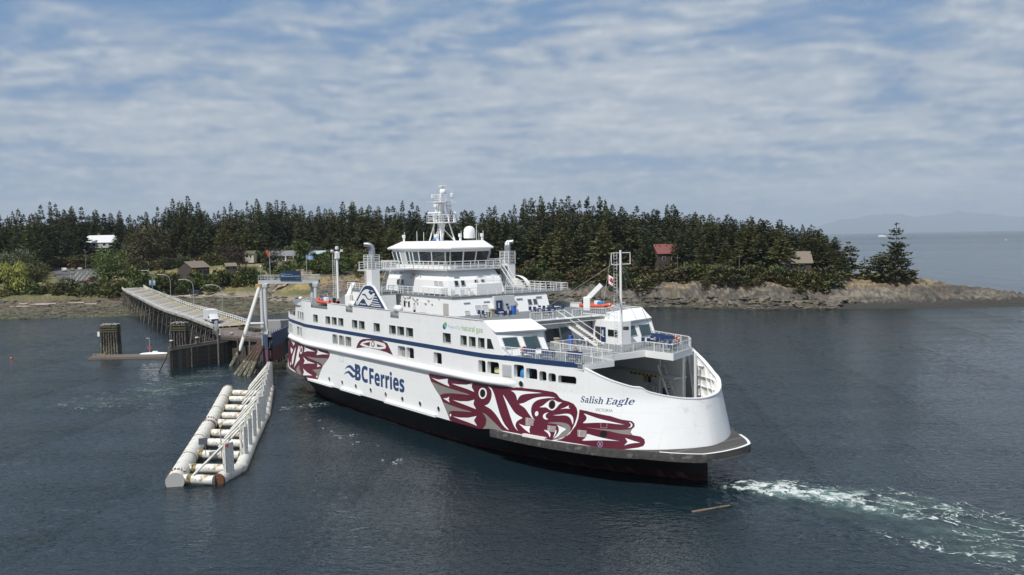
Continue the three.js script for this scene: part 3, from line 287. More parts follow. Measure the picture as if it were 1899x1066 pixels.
// livery canvases
const INK = { m: '#5e1b2e', w: '#ecedec', k: '#12100f', g: '#86837d', p: '#8f86a0', l: '#b9b9b6', b: '#1f3a66' };
const blotch = (c, w, h, seed, n, a) => { const r = rng(seed); for (let i = 0; i < n; i++) { c.fillStyle = `rgba(${r() < 0.5 ? '120,100,80' : '150,155,160'},${a * r()})`; const x = r() * w, y = r() * h; c.fillRect(x, y, 1 + r() * 3, 4 + r() * 40); } };
function liveryTexture(x0, x1, seed) {
  const y0 = 3.4, y1 = 9.5, w = 2048, h = Math.round(w * (y1 - y0) / (x1 - x0));
  return canvasTexture(w, h, (c) => {
    const X = (x) => (x - x0) / (x1 - x0) * w, Yc = (y) => (y1 - y) / (y1 - y0) * h, S = w / (x1 - x0);
    c.fillStyle = '#ecedec'; c.fillRect(0, 0, w, h);
    c.strokeStyle = 'rgba(190,192,194,0.55)'; c.lineWidth = 1; for (let x = Math.ceil(x0 / 3) * 3; x < x1; x += 3) { c.beginPath(); c.moveTo(X(x), 0); c.lineTo(X(x), h); c.stroke(); } for (const y of [5.6, 7.6]) { c.beginPath(); c.moveTo(0, Yc(y)); c.lineTo(w, Yc(y)); c.stroke(); }
    for (const [ink, sm, pts] of ART) {
      if (!pts.some(([x]) => x > x0 - 2 && x < x1 + 2)) continue;
      c.fillStyle = INK[ink]; c.beginPath(); const n = pts.length;
      if (sm) { for (let i = 0; i < n; i++) { const a = pts[i], b = pts[(i + 1) % n], mx = (a[0] + b[0]) / 2, my = (a[1] + b[1]) / 2; if (!i) { const z = pts[n - 1]; c.moveTo(X((z[0] + a[0]) / 2), Yc((z[1] + a[1]) / 2)); } c.quadraticCurveTo(X(a[0]), Yc(a[1]), X(mx), Yc(my)); } }
      else pts.forEach(([x, y], i) => i ? c.lineTo(X(x), Yc(y)) : c.moveTo(X(x), Yc(y)));
      c.closePath(); c.fill(); if (ink === 'w' && sm) { c.strokeStyle = 'rgba(40,30,60,0.5)'; c.lineWidth = 0.05 * S; c.stroke(); }
    }
    const text = (s, font, size, x, y, width, color, italic = 0) => { c.save(); c.fillStyle = color; c.font = `${font.includes('bold') ? 'bold ' : ''}100px ${font.replace('bold ', '')}`; const m = c.measureText(s).width; c.translate(X(x), Yc(y)); c.transform(1, 0, -italic, 1, 0, 0); c.scale(width * S / m, size * S / 100); c.fillText(s, 0, 0); if (font.includes('bold sans')) { c.strokeStyle = color; c.lineWidth = 4; c.strokeText(s, 0, 0); } c.restore(); };
    if (x0 < -10 && x1 > 0) {
      
      for (const pts of [[[-12.72, 6.67], [-11.82, 7.27], [-10.79, 7.53], [-9.96, 7.32], [-9.32, 6.94], [-8.48, 7.33], [-7.63, 7.79], [-7.81, 7.55], [-8.84, 6.74], [-9.57, 6.57], [-10.32, 6.83], [-10.98, 7.1], [-11.76, 7.02]], [[-13.12, 5.81], [-12.21, 6.37], [-11.18, 6.63], [-10.35, 6.38], [-9.7, 6.08], [-9.03, 6.3], [-8.11, 6.82], [-8.36, 6.45], [-9.39, 5.84], [-10.16, 5.69], [-10.88, 5.94], [-11.47, 6.25], [-12.23, 6.12]]]) { c.strokeStyle = '#e8e9e8'; c.lineWidth = 0.16 * S; c.fillStyle = '#243f6c'; c.beginPath(); pts.forEach(([x, y], i) => i ? c.lineTo(X(x), Yc(y)) : c.moveTo(X(x), Yc(y))); c.closePath(); c.stroke(); c.fill(); }
      text('BC', 'bold sans-serif', 3.15, -9.5, 5.55, 4.4, '#243f6c'); text('Ferries', 'bold sans-serif', 3.05, -4.95, 5.52, 10.4, '#243f6c');
    }
    if (x1 > 40) { text('Salish Eagle', 'bold serif', 0.92, 38.0, 8.42, 4.75, '#27406b', 0.2); text('VICTORIA', 'sans-serif', 0.40, 39.72, 7.64, 1.6, '#5b6068'); }
    blotch(c, w, h, seed, 90, 0.10);
    c.strokeStyle = 'rgba(235,235,235,0.9)'; c.lineWidth = 1.5; if (x1 > 40) c.strokeRect(X(40.35), Yc(6.6), 0.6 * S, 0.6 * S);
  });
}
const hullSegs = [[10.6, 45.4, 5], [-20.4, 10.6, 6], [-50, -20.4, 7]];
const hullMats = hullSegs.map(([a, b, s]) => { const t = liveryTexture(a, b, s); t.wrapS = t.wrapT = THREE.ClampToEdgeWrapping; return textured(t, 0.4); });
function skin(rows, uvf) { const p = [], uv = []; for (let j = 0; j + 1 < rows.length; j++) for (let i = 0; i + 1 < rows[j].length; i++) for (const q of [rows[j][i], rows[j][i + 1], rows[j + 1][i + 1], rows[j][i], rows[j + 1][i + 1], rows[j + 1][i]]) { p.push(q.x, q.y, q.z); const w = uvf(q); uv.push(w[0], w[1]); } const g = new THREE.BufferGeometry(); g.setAttribute('position', new THREE.Float32BufferAttribute(p, 3)); g.setAttribute('uv', new THREE.Float32BufferAttribute(uv, 2)); g.computeVertexNormals(); return toCreasedNormals(g, 0.5); }
for (const side of [1, -1]) {
  const bowX = side > 0 ? 38.4 : 34.6, rim = side > 0 ? rimNear : rimFar;
  // lower white plating, three lengths
  hullSegs.forEach(([a, b], s) => {
    const ka = s === 2 ? kAt(-41, 9) : kAt(a, 9), kb = s === 0 ? kAt(bowX, 9) : kAt(b, 9);
    const rows = range(0, 1, 6).map((t) => range(ka, kb, 44).map((k) => hullP(k, lerp(edgeY(hullP(k, 4).x), 9.25, t), 0, side)));
    mesh('hull_plating', skin(rows, (q) => [(q.x - a) / (b - a), (q.y - 3.4) / 6.1]), side > 0 ? hullMats[s] : white, ferry);
  });
  // rounded bow shell with its sloping rim
  const k0 = 0, k1 = kAt(bowX, 9), ks = range(k0, k1, 40), tops = ks.map((k) => rim(hullP(k, 9).x));
  const rows = range(0, 1, 12).map((t) => ks.map((k, i) => hullP(k, lerp(edgeY(hullP(k, 4).x), tops[i], t), 0, side)));
  if (side > 0) { const near = ks.findIndex((k) => hullP(k, 6).x < 45.2); mesh('bow_shell', skin(rows.map((r) => r.slice(near)), (q) => [(q.x - 10.6) / 34.8, clamp((q.y - 3.4) / 6.1, 0, 0.995)]), hullMats[0], ferry); mesh('bow_shell', skin(rows.map((r) => r.slice(0, near + 1)), (q) => [q.z * 0.1, q.y * 0.1]), white, ferry); }
  else mesh('bow_shell', skin(rows, (q) => [q.x * 0.1, q.y * 0.1]), white, ferry);
  const inner = range(0, 1, 6).map((t) => ks.map((k, i) => hullP(k, lerp(3.95, tops[i] - 0.02, t), -0.32, side)));
  mesh('bulwark_lining', skin(inner, (q) => [q.x * 0.1, q.y * 0.1]), white, ferry);
  const cap = new MB(); cap.loft([ks.map((k, i) => { const q = hullP(k, tops[i], -0.42, side); q.y += 0.03; return q; }), ks.map((k, i) => { const q = hullP(k, tops[i], -0.42, side); q.y += 0.12; return q; }), ks.map((k, i) => { const q = hullP(k, tops[i], 0.05, side); q.y += 0.12; return q; }), ks.map((k, i) => { const q = hullP(k, tops[i], 0.05, side); q.y += 0.03; return q; })]); cap.build('bulwark_rim', whitePlain, ferry, 0.6);
  // stiffeners inside the bulwark
  const fr = new MB(); for (let i = 4; i < ks.length; i += 3) { const a = hullP(ks[i], 4, -0.35, side), b = hullP(ks[i], tops[i] - 0.1, -0.35, side), c = hullP(ks[i], tops[i] - 0.1, -0.62, side), d = hullP(ks[i], 4, -0.8, side); fr.quad(a, b, c, d); } for (const y of [5.4, 6.6, 7.8, 9, 10.2]) { const seg = ks.map((k, i) => [k, tops[i]]).filter(([, t]) => t > y + 0.2).map(([k]) => k); if (seg.length > 1) fr.loft([seg.map((k) => hullP(k, y, -0.33, side)), seg.map((k) => hullP(k, y, -0.56, side))]); } fr.build('bulwark_frames', whitePlain, ferry);
  // round stern end
  const s1 = kAt(-41, 9), sk = range(s1, NK, 24); mesh('stern_shell', skin(range(0, 1, 8).map((t) => sk.map((k) => hullP(k, lerp(3.95, 12.5, t), 0, side))), (q) => [clamp((q.x + 50) / 29.6), clamp((q.y - 3.4) / 6.1, 0, 0.995)]), side > 0 ? hullMats[2] : white, ferry);
  // black underwater body and red boot top
  const W0 = [[-47.5, 0], [-45, 2], [-38, 6.2], [-29, 9.15], [-21, 9.8], [-8, 10.2], [5, 10.3], [14, 9.9], [24, 8.4], [35, 5.6], [43.4, 1.7], [46.6, 0]], W3 = [[-47.5, 0], [-46, 3], [-42, 7.6], [-36, 10.2], [-28, 12.3], [-22, 12.7], [20, 12.7], [26, 12.1], [35, 9.3], [43, 4], [45.6, 1.6], [46.62, 0]];
  const xs = range(-47.5, 46.62, 90), hz = (x, y) => y <= 0 ? table(W0, x) * lerp(1, 0.9, -y / 1.6) : lerp(table(W0, x), table(W3, x), Math.pow(clamp(y / 3.4), 0.8));
  const row = (yf) => xs.map((x) => V(x, yf(x), Math.max(0.01, hz(x, yf(x))) * side));
  mesh('lower_hull', skin([0.95, 1.6, 2.3, 3.0].map((y) => row(() => y)).concat([xs.map((x) => V(x, edgeY(x) - 0.02, Math.max(0.02, hz(x, 3.4)) * side))]), (q) => [q.x * 0.1, q.y * 0.1]), black, ferry);
  mesh('boot_top', skin([-1.6, -0.6, 0, 0.5, 0.95].map((y) => row(() => y)), (q) => [q.x * 0.2, q.y * 0.2]), textured(mottled(0.042, 0.012, 0.012, 0.8, 6, 0.6, 256, [0.09, 0.04, 0.035, 0.2]), 0.7), ferry);
  // guard shelf round both ends
  for (const end of [1, -1]) {
    const gk = end > 0 ? range(0, kAt(25.5, 4), 44) : range(kAt(-28.5, 4), NK, 44);
    const off = (k) => table([[0, 2.6], [1, 2.9], [2, 1.7], [3, 0.42], [4, 0.26], [8, 0.24]], end > 0 ? k : NK - k);
    const pt = (k, o, y) => { const a = cr(HB, k), e = 0.03, q = cr(HB, Math.max(0, k - e)), w = cr(HB, Math.min(NK, k + e)); let tx = w[0] - q[0], tz = w[1] - q[1]; if (k < 0.02) { tx = 0; tz = 1; } if (k > NK - 0.02) { tx = 0; tz = -1; } const L = Math.hypot(tx, tz); return V(a[0] + o * tz / L, y, Math.max(0, a[1] - o * tx / L) * side); };
    const top = gk.map((k) => edgeY(cr(HB, k)[0]));
    const g = new MB(); g.loft([gk.map((k, i) => pt(k, -0.15, top[i] - 0.86)), gk.map((k, i) => pt(k, off(k), top[i] - 0.86)), gk.map((k, i) => pt(k, off(k) + 0.03, top[i] - 0.42)), gk.map((k, i) => pt(k, off(k), top[i] - 0.015)), gk.map((k, i) => pt(k, -0.15, top[i] - 0.012))]); g.build('guard', rubber, ferry, 0.7);
    if (end > 0) { const ln = gk.filter((k) => k < 2.55); const s = new MB(); s.loft([ln.map((k) => pt(k, off(k) - 0.34, 3.955)), ln.map((k) => pt(k, off(k) - 0.02, 3.96))]); s.build('guard_line', whitePlain, ferry); }
  }
}
const yellowInk = std(0.55, 0.38, 0.04, 0.6);
// upper hull band, passenger deck wall: plates with real openings
function wallWithHoles(name, x0, x1, y0, y1, holes, side, mat, opt = {}) {
  const xs = new Set([x0, x1]), ys = new Set([y0, y1]); for (let x = x0 + 1.2; x < x1; x += 1.2) xs.add(x);
  for (const h of holes) { xs.add(h.x0); xs.add(h.x1); ys.add(h.y0); ys.add(h.y1); }
  const X = [...xs].filter((x) => x >= x0 && x <= x1).sort((a, b) => a - b), Yv = [...ys].filter((y) => y >= y0 && y <= y1).sort((a, b) => a - b);
  const mb = new MB(), pt = (x, y, o = 0) => sidePoint(x, y, o, side), p = [], uv = [];
  const push = (...qs) => { for (const q of qs) { p.push(q.x, q.y, q.z); uv.push(q.x * 0.1, q.y * 0.1); } };
  for (let i = 0; i + 1 < X.length; i++) for (let j = 0; j + 1 < Yv.length; j++) {
    const cx = (X[i] + X[i + 1]) / 2, cy = (Yv[j] + Yv[j + 1]) / 2; if (X[i + 1] - X[i] < 1e-4) continue;
    if (holes.some((h) => cx > h.x0 && cx < h.x1 && cy > h.y0 && cy < h.y1)) continue;
    if (opt.keep && !opt.keep(cx, cy)) continue;
    const a = pt(X[i], Yv[j]), b = pt(X[i + 1], Yv[j]), c = pt(X[i + 1], Yv[j + 1]), d = pt(X[i], Yv[j + 1]); push(a, b, c, a, c, d);
  }
  for (const h of holes) if (h.r) for (const [sx, sy] of [[0, 0], [1, 0], [1, 1], [0, 1]]) {       // rounded corners
    const kx = sx ? h.x1 : h.x0, ky = sy ? h.y1 : h.y0, dx = sx ? -1 : 1, dy = sy ? -1 : 1; let prev = null;
    for (let t = 0; t <= 4; t++) { const a = t / 4 * Math.PI / 2, q = pt(kx + dx * h.r * (1 - Math.sin(a)), ky + dy * h.r * (1 - Math.cos(a)), 0); if (prev) push(pt(kx, ky), prev, q); prev = q; }
  }
  const g = new THREE.BufferGeometry(); g.setAttribute('position', new THREE.Float32BufferAttribute(p, 3)); g.setAttribute('uv', new THREE.Float32BufferAttribute(uv, 2)); g.computeVertexNormals();
  return mesh(name, toCreasedNormals(g, 0.4), mat, ferry);
}
function windowIn(h, side, depth, revealMat, paneMat, name = 'window') {    // lined recess, and a pane at its back
  const A = (x, y, o) => sidePoint(x, y, o, side), rv = new MB();
  rv.quad(A(h.x0, h.y0, 0), A(h.x0, h.y0, -depth), A(h.x0, h.y1, -depth), A(h.x0, h.y1, 0)); rv.quad(A(h.x1, h.y0, 0), A(h.x1, h.y1, 0), A(h.x1, h.y1, -depth), A(h.x1, h.y0, -depth));
  rv.quad(A(h.x0, h.y0, 0), A(h.x1, h.y0, 0), A(h.x1, h.y0, -depth), A(h.x0, h.y0, -depth)); rv.quad(A(h.x0, h.y1, 0), A(h.x0, h.y1, -depth), A(h.x1, h.y1, -depth), A(h.x1, h.y1, 0));
  const w = rv.build(name, revealMat, ferry);
  if (paneMat) { const pm = new MB(); pm.quad(A(h.x0, h.y0, -depth + 0.02), A(h.x1, h.y0, -depth + 0.02), A(h.x1, h.y1, -depth + 0.02), A(h.x0, h.y1, -depth + 0.02)); pm.build('pane', paneMat, w); const fm = new MB(), t = 0.05; for (const [a, b] of [[[h.x0, h.y0], [h.x1, h.y0]], [[h.x1, h.y0], [h.x1, h.y1]], [[h.x1, h.y1], [h.x0, h.y1]], [[h.x0, h.y1], [h.x0, h.y0]]]) fm.beam(A(a[0], a[1], 0.01), A(b[0], b[1], 0.01), t, t); fm.build('frame', lightGrey, w); }
  return w;
}
const PASS = [[-31.92, -31.2], [-30.56, -29.56], [-28.92, -27.76], [-23.43, -21.7], [-18.87, -17.2], [-16.64, -14.94], [-14.36, -12.64], [-9.75, -8], [-7.53, -5.71], [-2.95, -1.1], [1.6, 3.46], [3.87, 5.74], [6.21, 8.1], [15.48, 17.33], [19.52, 20.88], [21.34, 22.71], [23.18, 24.41]].map(([a, b]) => ({ x0: a, x1: b, y0: 13.12, y1: 14.32, r: 0.1 }));
const OPEN = [[-39.6, -38.9], [-38.6, -37.8], [-37.4, -36.6], [-32.9, -31.3], [-30.7, -29.6], [-16.62, -14.8], [-14.37, -12.5], [-12.18, -10.2], [3.81, 5.89], [6.13, 8.13], [13.1, 15.06], [23.11, 24.46], [24.77, 26.63], [28.9, 30.46], [30.77, 32.42], [32.71, 33.7], [33.97, 34.98], [35.27, 37.55]].map(([a, b]) => ({ x0: a, x1: b, y0: 10.2, y1: a > 30.6 ? lerp(11.6, 11.05, (a - 28.9) / 6.4) : 11.68, r: 0.26 }));
for (const side of [1, -1]) {
  const near = side > 0, end = near ? 38.4 : 34.6;
  wallWithHoles('upper_plating', -41, end, 9.25, 12.02, OPEN.filter((h) => h.x1 < end), side, white);
  if (near) for (const h of OPEN) windowIn(h, 1, 0.55, h.x0 < -10 || h.x0 > 32 ? reveal : whitePlain, null, 'deck_opening');
  const st = new MB(); const sx = range(-46, end, 90); st.loft([sx.map((x) => sidePoint(x, 12.0, 0.012, side)), sx.map((x) => sidePoint(x, 12.54, 0.012, side)), sx.map((x) => sidePoint(x, 12.56, -0.3, side))]); st.build('blue_stripe', navy, ferry);
  wallWithHoles('passenger_wall', -32.8, 24.6, 12.54, 15.35, near ? PASS : [], side, white);
  const bulwarkRuns = [[-28.6, -24.3], [-18.15, -11.72], [-9.5, 2.0], [4.3, 24.2]]; for (const [a, b] of bulwarkRuns) wallWithHoles('deck_bulwark', a, b, 15.35, 16.35, [], side, white);
  if (near) for (const h of PASS) windowIn(h, 1, 0.4, reveal, glass);
  // raked ends of the side wall
  const P = (x, y) => sidePoint(x, y, 0, side), rkRows = (y0, y1, x0, n) => range(y0, y1, n).map((y) => range(0, 1, 6).map((t) => P(lerp(x0, table([[12.54, 27.4], [15.05, 26.1], [15.35, 25.7], [16.35, 24.25]], y), t), y))); new MB().loft(rkRows(12.54, 15.35, 24.6, 6)).build('raked_plate', white, ferry); new MB().loft(rkRows(15.35, 16.35, 24.2, 4)).build('raked_plate', white, ferry); new MB().tri(P(-32.8, 15.35), P(-28.6, 15.35), P(-28.6, 16.35)).build('raked_plate', white, ferry);
  for (const [a, b] of bulwarkRuns) { const n = Math.ceil((b - a) / 1.5), bx = range(a, b, n), tr = new MB(); for (let i = 0; i < n; i++) tr.beam(P(bx[i], 16.37), P(bx[i + 1], 16.37), 0.16, 0.07); tr.build('bulwark_capping', whitePlain, ferry); }
  // rounded rubbing strake
  const kx = range(-40.5, 29.2, 70), arc = range(-Math.PI / 2, Math.PI / 2, 8); const sk = new MB(); sk.loft(arc.map((a) => kx.map((x, i) => { const e = Math.min(1, Math.min(i, 70 - i) / 1.5); const q = sidePoint(x, 9.38 + Math.sin(a) * 0.38, Math.cos(a) * 0.48 * e, side); return q; }))); sk.build('rubbing_strake', whitePlain, ferry, 0.8);
  for (const [a, b] of [[-25.8, -16.8], [-13.9, -7.2], [0.1, 13.6], [30.9, 34.1]]) { const s = new MB(); const m = (a + b) / 2; s.beam(sidePoint(a, edgeY(a) + 0.12, 0.12, side), sidePoint(b, edgeY(b) + 0.12, 0.12, side), 0.42, 0.3); s.build('fender_step', whitePlain, ferry); }
}
// last slanted pane, louvre panel, ports
{ const w = new MB(), q = (x, y, o) => sidePoint(x, y, o); w.quad(q(24.82, 13.12, 0.015), q(25.95, 13.16, 0.015), q(25.45, 14.29, 0.015), q(24.82, 14.3, 0.015)); const f = new MB(); f.beam(q(25.98, 13.14, 0.03), q(25.48, 14.3, 0.03), 0.05, 0.05); const o = w.build('window', glass, ferry); f.build('frame', lightGrey, o); }
{ const o = new MB(); o.beam(sidePoint(27.15, 10.86, 0.03), sidePoint(28.54, 10.86, 0.03), 0.05, 1.4); const l = o.build('louvre_panel', lightGrey, ferry); const s = new MB(); for (let y = 10.25; y < 11.5; y += 0.12) s.beam(sidePoint(27.2, y, 0.07), sidePoint(28.5, y, 0.07), 0.05, 0.04); s.build('slats', shade, l); }
function port(x, y, r) { const p = sidePoint(x, y, 0.02), yaw = Math.atan2(sidePoint(x + 0.3, y).z - sidePoint(x - 0.3, y).z, 0.6); const ring = new THREE.TorusGeometry(r, r * 0.14, 6, 18); ring.rotateY(-yaw); ring.translate(p.x, p.y, p.z); const o = mesh('porthole', ring, lightGrey, ferry); const d = new THREE.CircleGeometry(r, 18); d.rotateY(-yaw); d.translate(p.x, p.y, p.z); mesh('pane', d, glass, o); }
for (const x of [-18.15, -13.6, -9.04, -4.34, 0.13, 4.82, 9.47, 14.05]) port(x, 4.6, 0.32);
port(30.0, 9.55, 0.36);
windowIn({ x0: -14.16, x1: -12.86, y0: 7.85, y1: 8.6 }, 1, 0.06, lightGrey, glass, 'hull_window');
// flat printed motif on the upper plating, funnel emblem
function printed(name, list, z, inks, parent, step = 0.008) { let lvl = 0; const root = []; for (const [ink, pts] of list) { const g = new THREE.ShapeGeometry(new THREE.Shape(pts.map(([x, y]) => new THREE.Vector2(x, y)))); g.translate(0, 0, z + step * ++lvl); root.push(mesh(name, g, inks[ink], parent)); } return root; }
printed('painted_motif', MOTIF, 12.80, { m: maroon, w: whitePlain }, ferry);
const emblemBoard = new MB(); { const s = new THREE.Shape([[-9.6, 16.2], [-6.3, 19.05], [-5.9, 19.4], [-5.2, 19.56], [-3.4, 19.54], [-2.75, 19.3], [-2.3, 18.9], [0.95, 16.2]].map(([x, y]) => new THREE.Vector2(x, y))); const g = new THREE.ExtrudeGeometry(s, { depth: 0.3, bevelEnabled: false }); g.translate(0, 0, 12.5); emblemBoard.add(g); }
const board = emblemBoard.build('funnel_board', whitePlain, ferry); printed('emblem', EMBLEM, 12.80, { b: navy, w: whitePlain }, board);
{ const b2 = board.geometry.clone(); b2.translate(0, 0, -25.3); mesh('funnel_board', b2, whitePlain, ferry); }
// small coloured lettering above the windows
{ const tex = (alpha) => canvasTexture(1024, 128, (c, w, h) => { c.fillStyle = alpha ? '#000' : '#e8e9e8'; c.fillRect(0, 0, w, h); const ink = (s) => alpha ? '#fff' : s; c.fillStyle = ink('#7cb35f'); c.beginPath(); c.arc(92, 46, 34, 0, 7); c.fill(); c.fillStyle = ink('#2a5f93'); c.beginPath(); c.arc(56, 78, 38, 0, 7); c.fill(); c.fillStyle = alpha ? '#fff' : '#8fc8e0'; c.beginPath(); c.ellipse(78, 72, 40, 10, 0.6, 0, 7); c.fill(); c.fillStyle = ink('#bcd8e6'); c.font = '62px sans-serif'; c.fillText('Powered by', 150, 88, 300); c.fillStyle = ink('#7cb35f'); c.font = '92px sans-serif'; c.fillText('natural gas', 480, 96, 520); });
  const a = tex(1); a.colorSpace = THREE.NoColorSpace; const q = skin([range(15.3, 24.9, 16).map((x) => sidePoint(x, 14.62, 0.02)), range(15.3, 24.9, 16).map((x) => sidePoint(x, 15.78, 0.02))], (p) => [(p.x - 15.3) / 9.6, (p.y - 14.62) / 1.16]); mesh('side_lettering', q, new THREE.MeshStandardMaterial({ map: tex(0), alphaMap: a, transparent: true, roughness: 0.5, side: THREE.DoubleSide }), ferry); }
// ---- decks
const planPoly = (x0, x1, inset, y = 9) => { const xs = range(x0, x1, 30), a = xs.map((x) => [x, sidePoint(x, y, -inset).z]); return [...a, ...a.slice().reverse().map(([x, z]) => [x, -z])]; };
new MB().prism(planPoly(-49, 46.4, 0.25, 4), 3.7, 3.9).build('car_deck', carDeckMat, ferry);
new MB().prism(planPoly(-40, 27, 0.7), 11.86, 11.94).build('deck_head', whitePlain, ferry);
new MB().prism([[27, 11.2], [34, 10], [38, 9], [38, 5.6], [34.7, 5.5], [34.7, -2.8], [38.8, -2.9], [36.8, -8], [34.6, -9.6], [27, -11.2]], 11.84, 11.9).build('deck_head', whitePlain, ferry);
new MB().prism(planPoly(-45, 27, 0.1), 12.0, 12.4).build('passenger_deck', deckGrey, ferry);
new MB().prism(planPoly(-28.6, 24.2, 0.12), 15.3, 15.68).build('sun_deck', deckGrey, ferry);
new MB().prism([[27, 12], [30, 11.6], [34, 10.8], [38.4, 9.9], [38.4, 5.5], [34.9, 5.4], [34.9, -2.7], [39.2, -2.7], [37, -8.2], [34.8, -10.2], [30, -11.4], [27, -12]], 11.95, 12.4).build('bow_platform', deckGrey, ferry);
{ const f = new MB(), y = 12.0, bar = (a, b, h = 0.62) => f.beam(V(a[0], y + 0.12, a[1]), V(b[0], y + 0.12, b[1]), 0.08, h); bar([38.42, 9.9], [38.42, 5.48]); bar([38.42, 5.48], [34.92, 5.38]); bar([34.92, 5.38], [34.92, -2.72], 0.7); bar([34.92, -2.72], [39.25, -2.72], 0.8); bar([39.25, -2.72], [37.02, -8.2], 0.8); bar([37.02, -8.2], [34.8, -10.2], 0.8); f.quad(V(38.45, 11.8, 5.5), V(38.45, 11.8, 9.9), V(36.6, 11.9, 10.35), V(36.4, 11.9, 5.5)); f.build('platform_fascia', whitePlain, ferry); }
// ---- enclosed car deck seen through the bow opening
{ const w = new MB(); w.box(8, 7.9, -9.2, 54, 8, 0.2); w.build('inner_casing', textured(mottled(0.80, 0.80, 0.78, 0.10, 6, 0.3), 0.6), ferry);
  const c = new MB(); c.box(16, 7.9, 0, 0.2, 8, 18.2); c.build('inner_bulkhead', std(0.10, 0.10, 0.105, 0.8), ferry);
  const g = new MB(); g.box(29.4, 8.75, -8.0, 12, 0.16, 2.2); g.build('gallery_deck', lightGrey, ferry);
  for (let i = 0; i < 14; i++) new MB().box(28.2 + i * 0.35, 8.72, -6.86, 0.345, 0.24, 0.03).build('hazard_stripe', i % 2 ? yellowInk : black, ferry);
  const sg = new MB(); sg.box(28.4, 7.75, -9.06, 0.55, 0.8, 0.04); sg.build('notice', std(0.35, 0.30, 0.10), ferry); const s2 = new MB(); s2.box(29.1, 7.75, -9.06, 0.55, 0.8, 0.04); s2.build('notice', std(0.05, 0.05, 0.055), ferry);
  const reel = mesh('hose_reel', new THREE.TorusGeometry(0.62, 0.14, 8, 20).translate(30.2, 6.7, -8.6), lightGrey, ferry); const sp = new MB(); for (let i = 0; i < 8; i++) { const a = i * Math.PI / 4; sp.bar(V(30.2, 6.7, -8.6), V(30.2 + Math.cos(a) * 0.6, 6.7 + Math.sin(a) * 0.6, -8.6), 0.04, 4); } sp.bar(V(30.2, 4, -8.7), V(30.2, 6.7, -8.7), 0.08); sp.build('spokes', whitePlain, reel);
  const tk = new MB(); tk.rbox(32.5, 6.6, -8.5, 0.7, 1.1, 0.5, 0.08); tk.rbox(32.9, 5.6, -8.3, 0.6, 0.8, 0.5, 0.08); tk.build('blue_locker', std(0.02, 0.05, 0.16), ferry);
  const la = new MB(); la.beam(V(32.4, 10.1, -7.2), V(35.2, 4.1, -7.4), 0.08, 0.22); la.beam(V(32.4, 10.1, -8.2), V(35.2, 4.1, -8.4), 0.08, 0.22); la.build('inner_stair', whitePlain, ferry); for (let i = 1; i < 20; i++) { const t = i / 20; new MB().box(lerp(32.4, 35.2, t), lerp(10.1, 4.1, t), -7.8, 0.26, 0.05, 0.95).build('tread', lightGrey, ferry); }
  const cm = new MB(); for (const x of [31.6, 35.4, 37.4]) cm.box(x, 7.9, -8.4, 0.22, 8, 0.22); for (const x of [24, 27, 30, 33]) cm.box(x, 11.8, 0, 0.18, 0.4, 18.6); cm.build('deck_pillars', whitePlain, ferry);
  const wn = new MB(); wn.rbox(39.6, 4.7, -5.8, 1.6, 1.2, 1.1, 0.1); wn.bar(V(39.0, 5.1, -6.8), V(39.0, 5.1, -4.9), 0.45, 14); wn.bar(V(41.6, 3.9, -5.2), V(41.6, 5.0, -5.2), 0.2, 10); wn.bar(V(42.3, 3.9, -4.2), V(42.3, 5.0, -4.2), 0.2, 10); wn.build('mooring_winch', whitePlain, ferry);
  const cr2 = new MB(); cr2.rbox(25.4, 10.55, 11.4, 1.1, 0.7, 0.8, 0.15); cr2.build('cream_bundle', std(0.62, 0.60, 0.30), ferry); const bl = new MB(); bl.lathe([[0, 1.1], [0.4, 1.05], [0.62, 0.7], [0.66, 0.3], [0.62, 0], [0, 0]], 29.75, 10.2, 10.85, 12); bl.build('blue_cover', std(0.03, 0.22, 0.50, 0.5), ferry);
  const sv = new MB(); for (const x of [4.2, 4.55, 4.95, 5.3, -11.6, -11.1]) sv.box(x, 10.95, 12.35, 0.12, 1.4, 0.12); sv.build('opening_bars', lightGrey, ferry); }
// ---- railings and superstructure
function railing(pts, h, o = {}) {                                  // posts, rails and (where o.bars) upright bars, one mesh
  const mb = new MB(), r = o.r || 0.035, n = o.rails || 3, gap = o.gap || 1.4;
  for (let i = 0; i + 1 < pts.length; i++) { const a = V(...pts[i]), b = V(...pts[i + 1]), L = a.distanceTo(b), m = Math.max(1, Math.round(L / gap));
    for (let k = 1; k <= n; k++) { if (o.bars && k < n && k > 1) continue; const y = k === 1 && o.bars ? 0.1 : h * k / n; mb.beam(a.clone().setY(a.y + y), b.clone().setY(b.y + y), r * (k === n ? 2.2 : 1.3), r * (k === n ? 2.2 : 1.3)); }
    for (let k = 0; k <= m; k++) { const p = a.clone().lerp(b, k / m); mb.box(p.x, p.y + h / 2, p.z, r * 2, h, r * 2); }
    if (o.bars) { const q = Math.floor(L / 0.24); for (let k = 0; k <= q; k++) { const p = a.clone().lerp(b, k / q); mb.box(p.x, p.y + h / 2 + 0.04, p.z, 0.018, h - 0.1, 0.018); } } }
  return mb.build(o.name || 'railing', o.mat || whitePlain, o.parent || ferry);
}
const R12 = 12.4, R15 = 15.68;
railing([[26.9, R12, 12.05], [30, R12, 11.55], [34, R12, 10.75], [38.3, R12, 9.95]], 1.12, { bars: 1, gap: 1.9 }); railing([[38.3, R12, 9.95], [38.35, R12, 5.5]], 1.12, { bars: 1 }); railing([[38.35, R12, 5.5], [27.3, R12, 5.3]], 1.12, { bars: 1, gap: 1.9 });
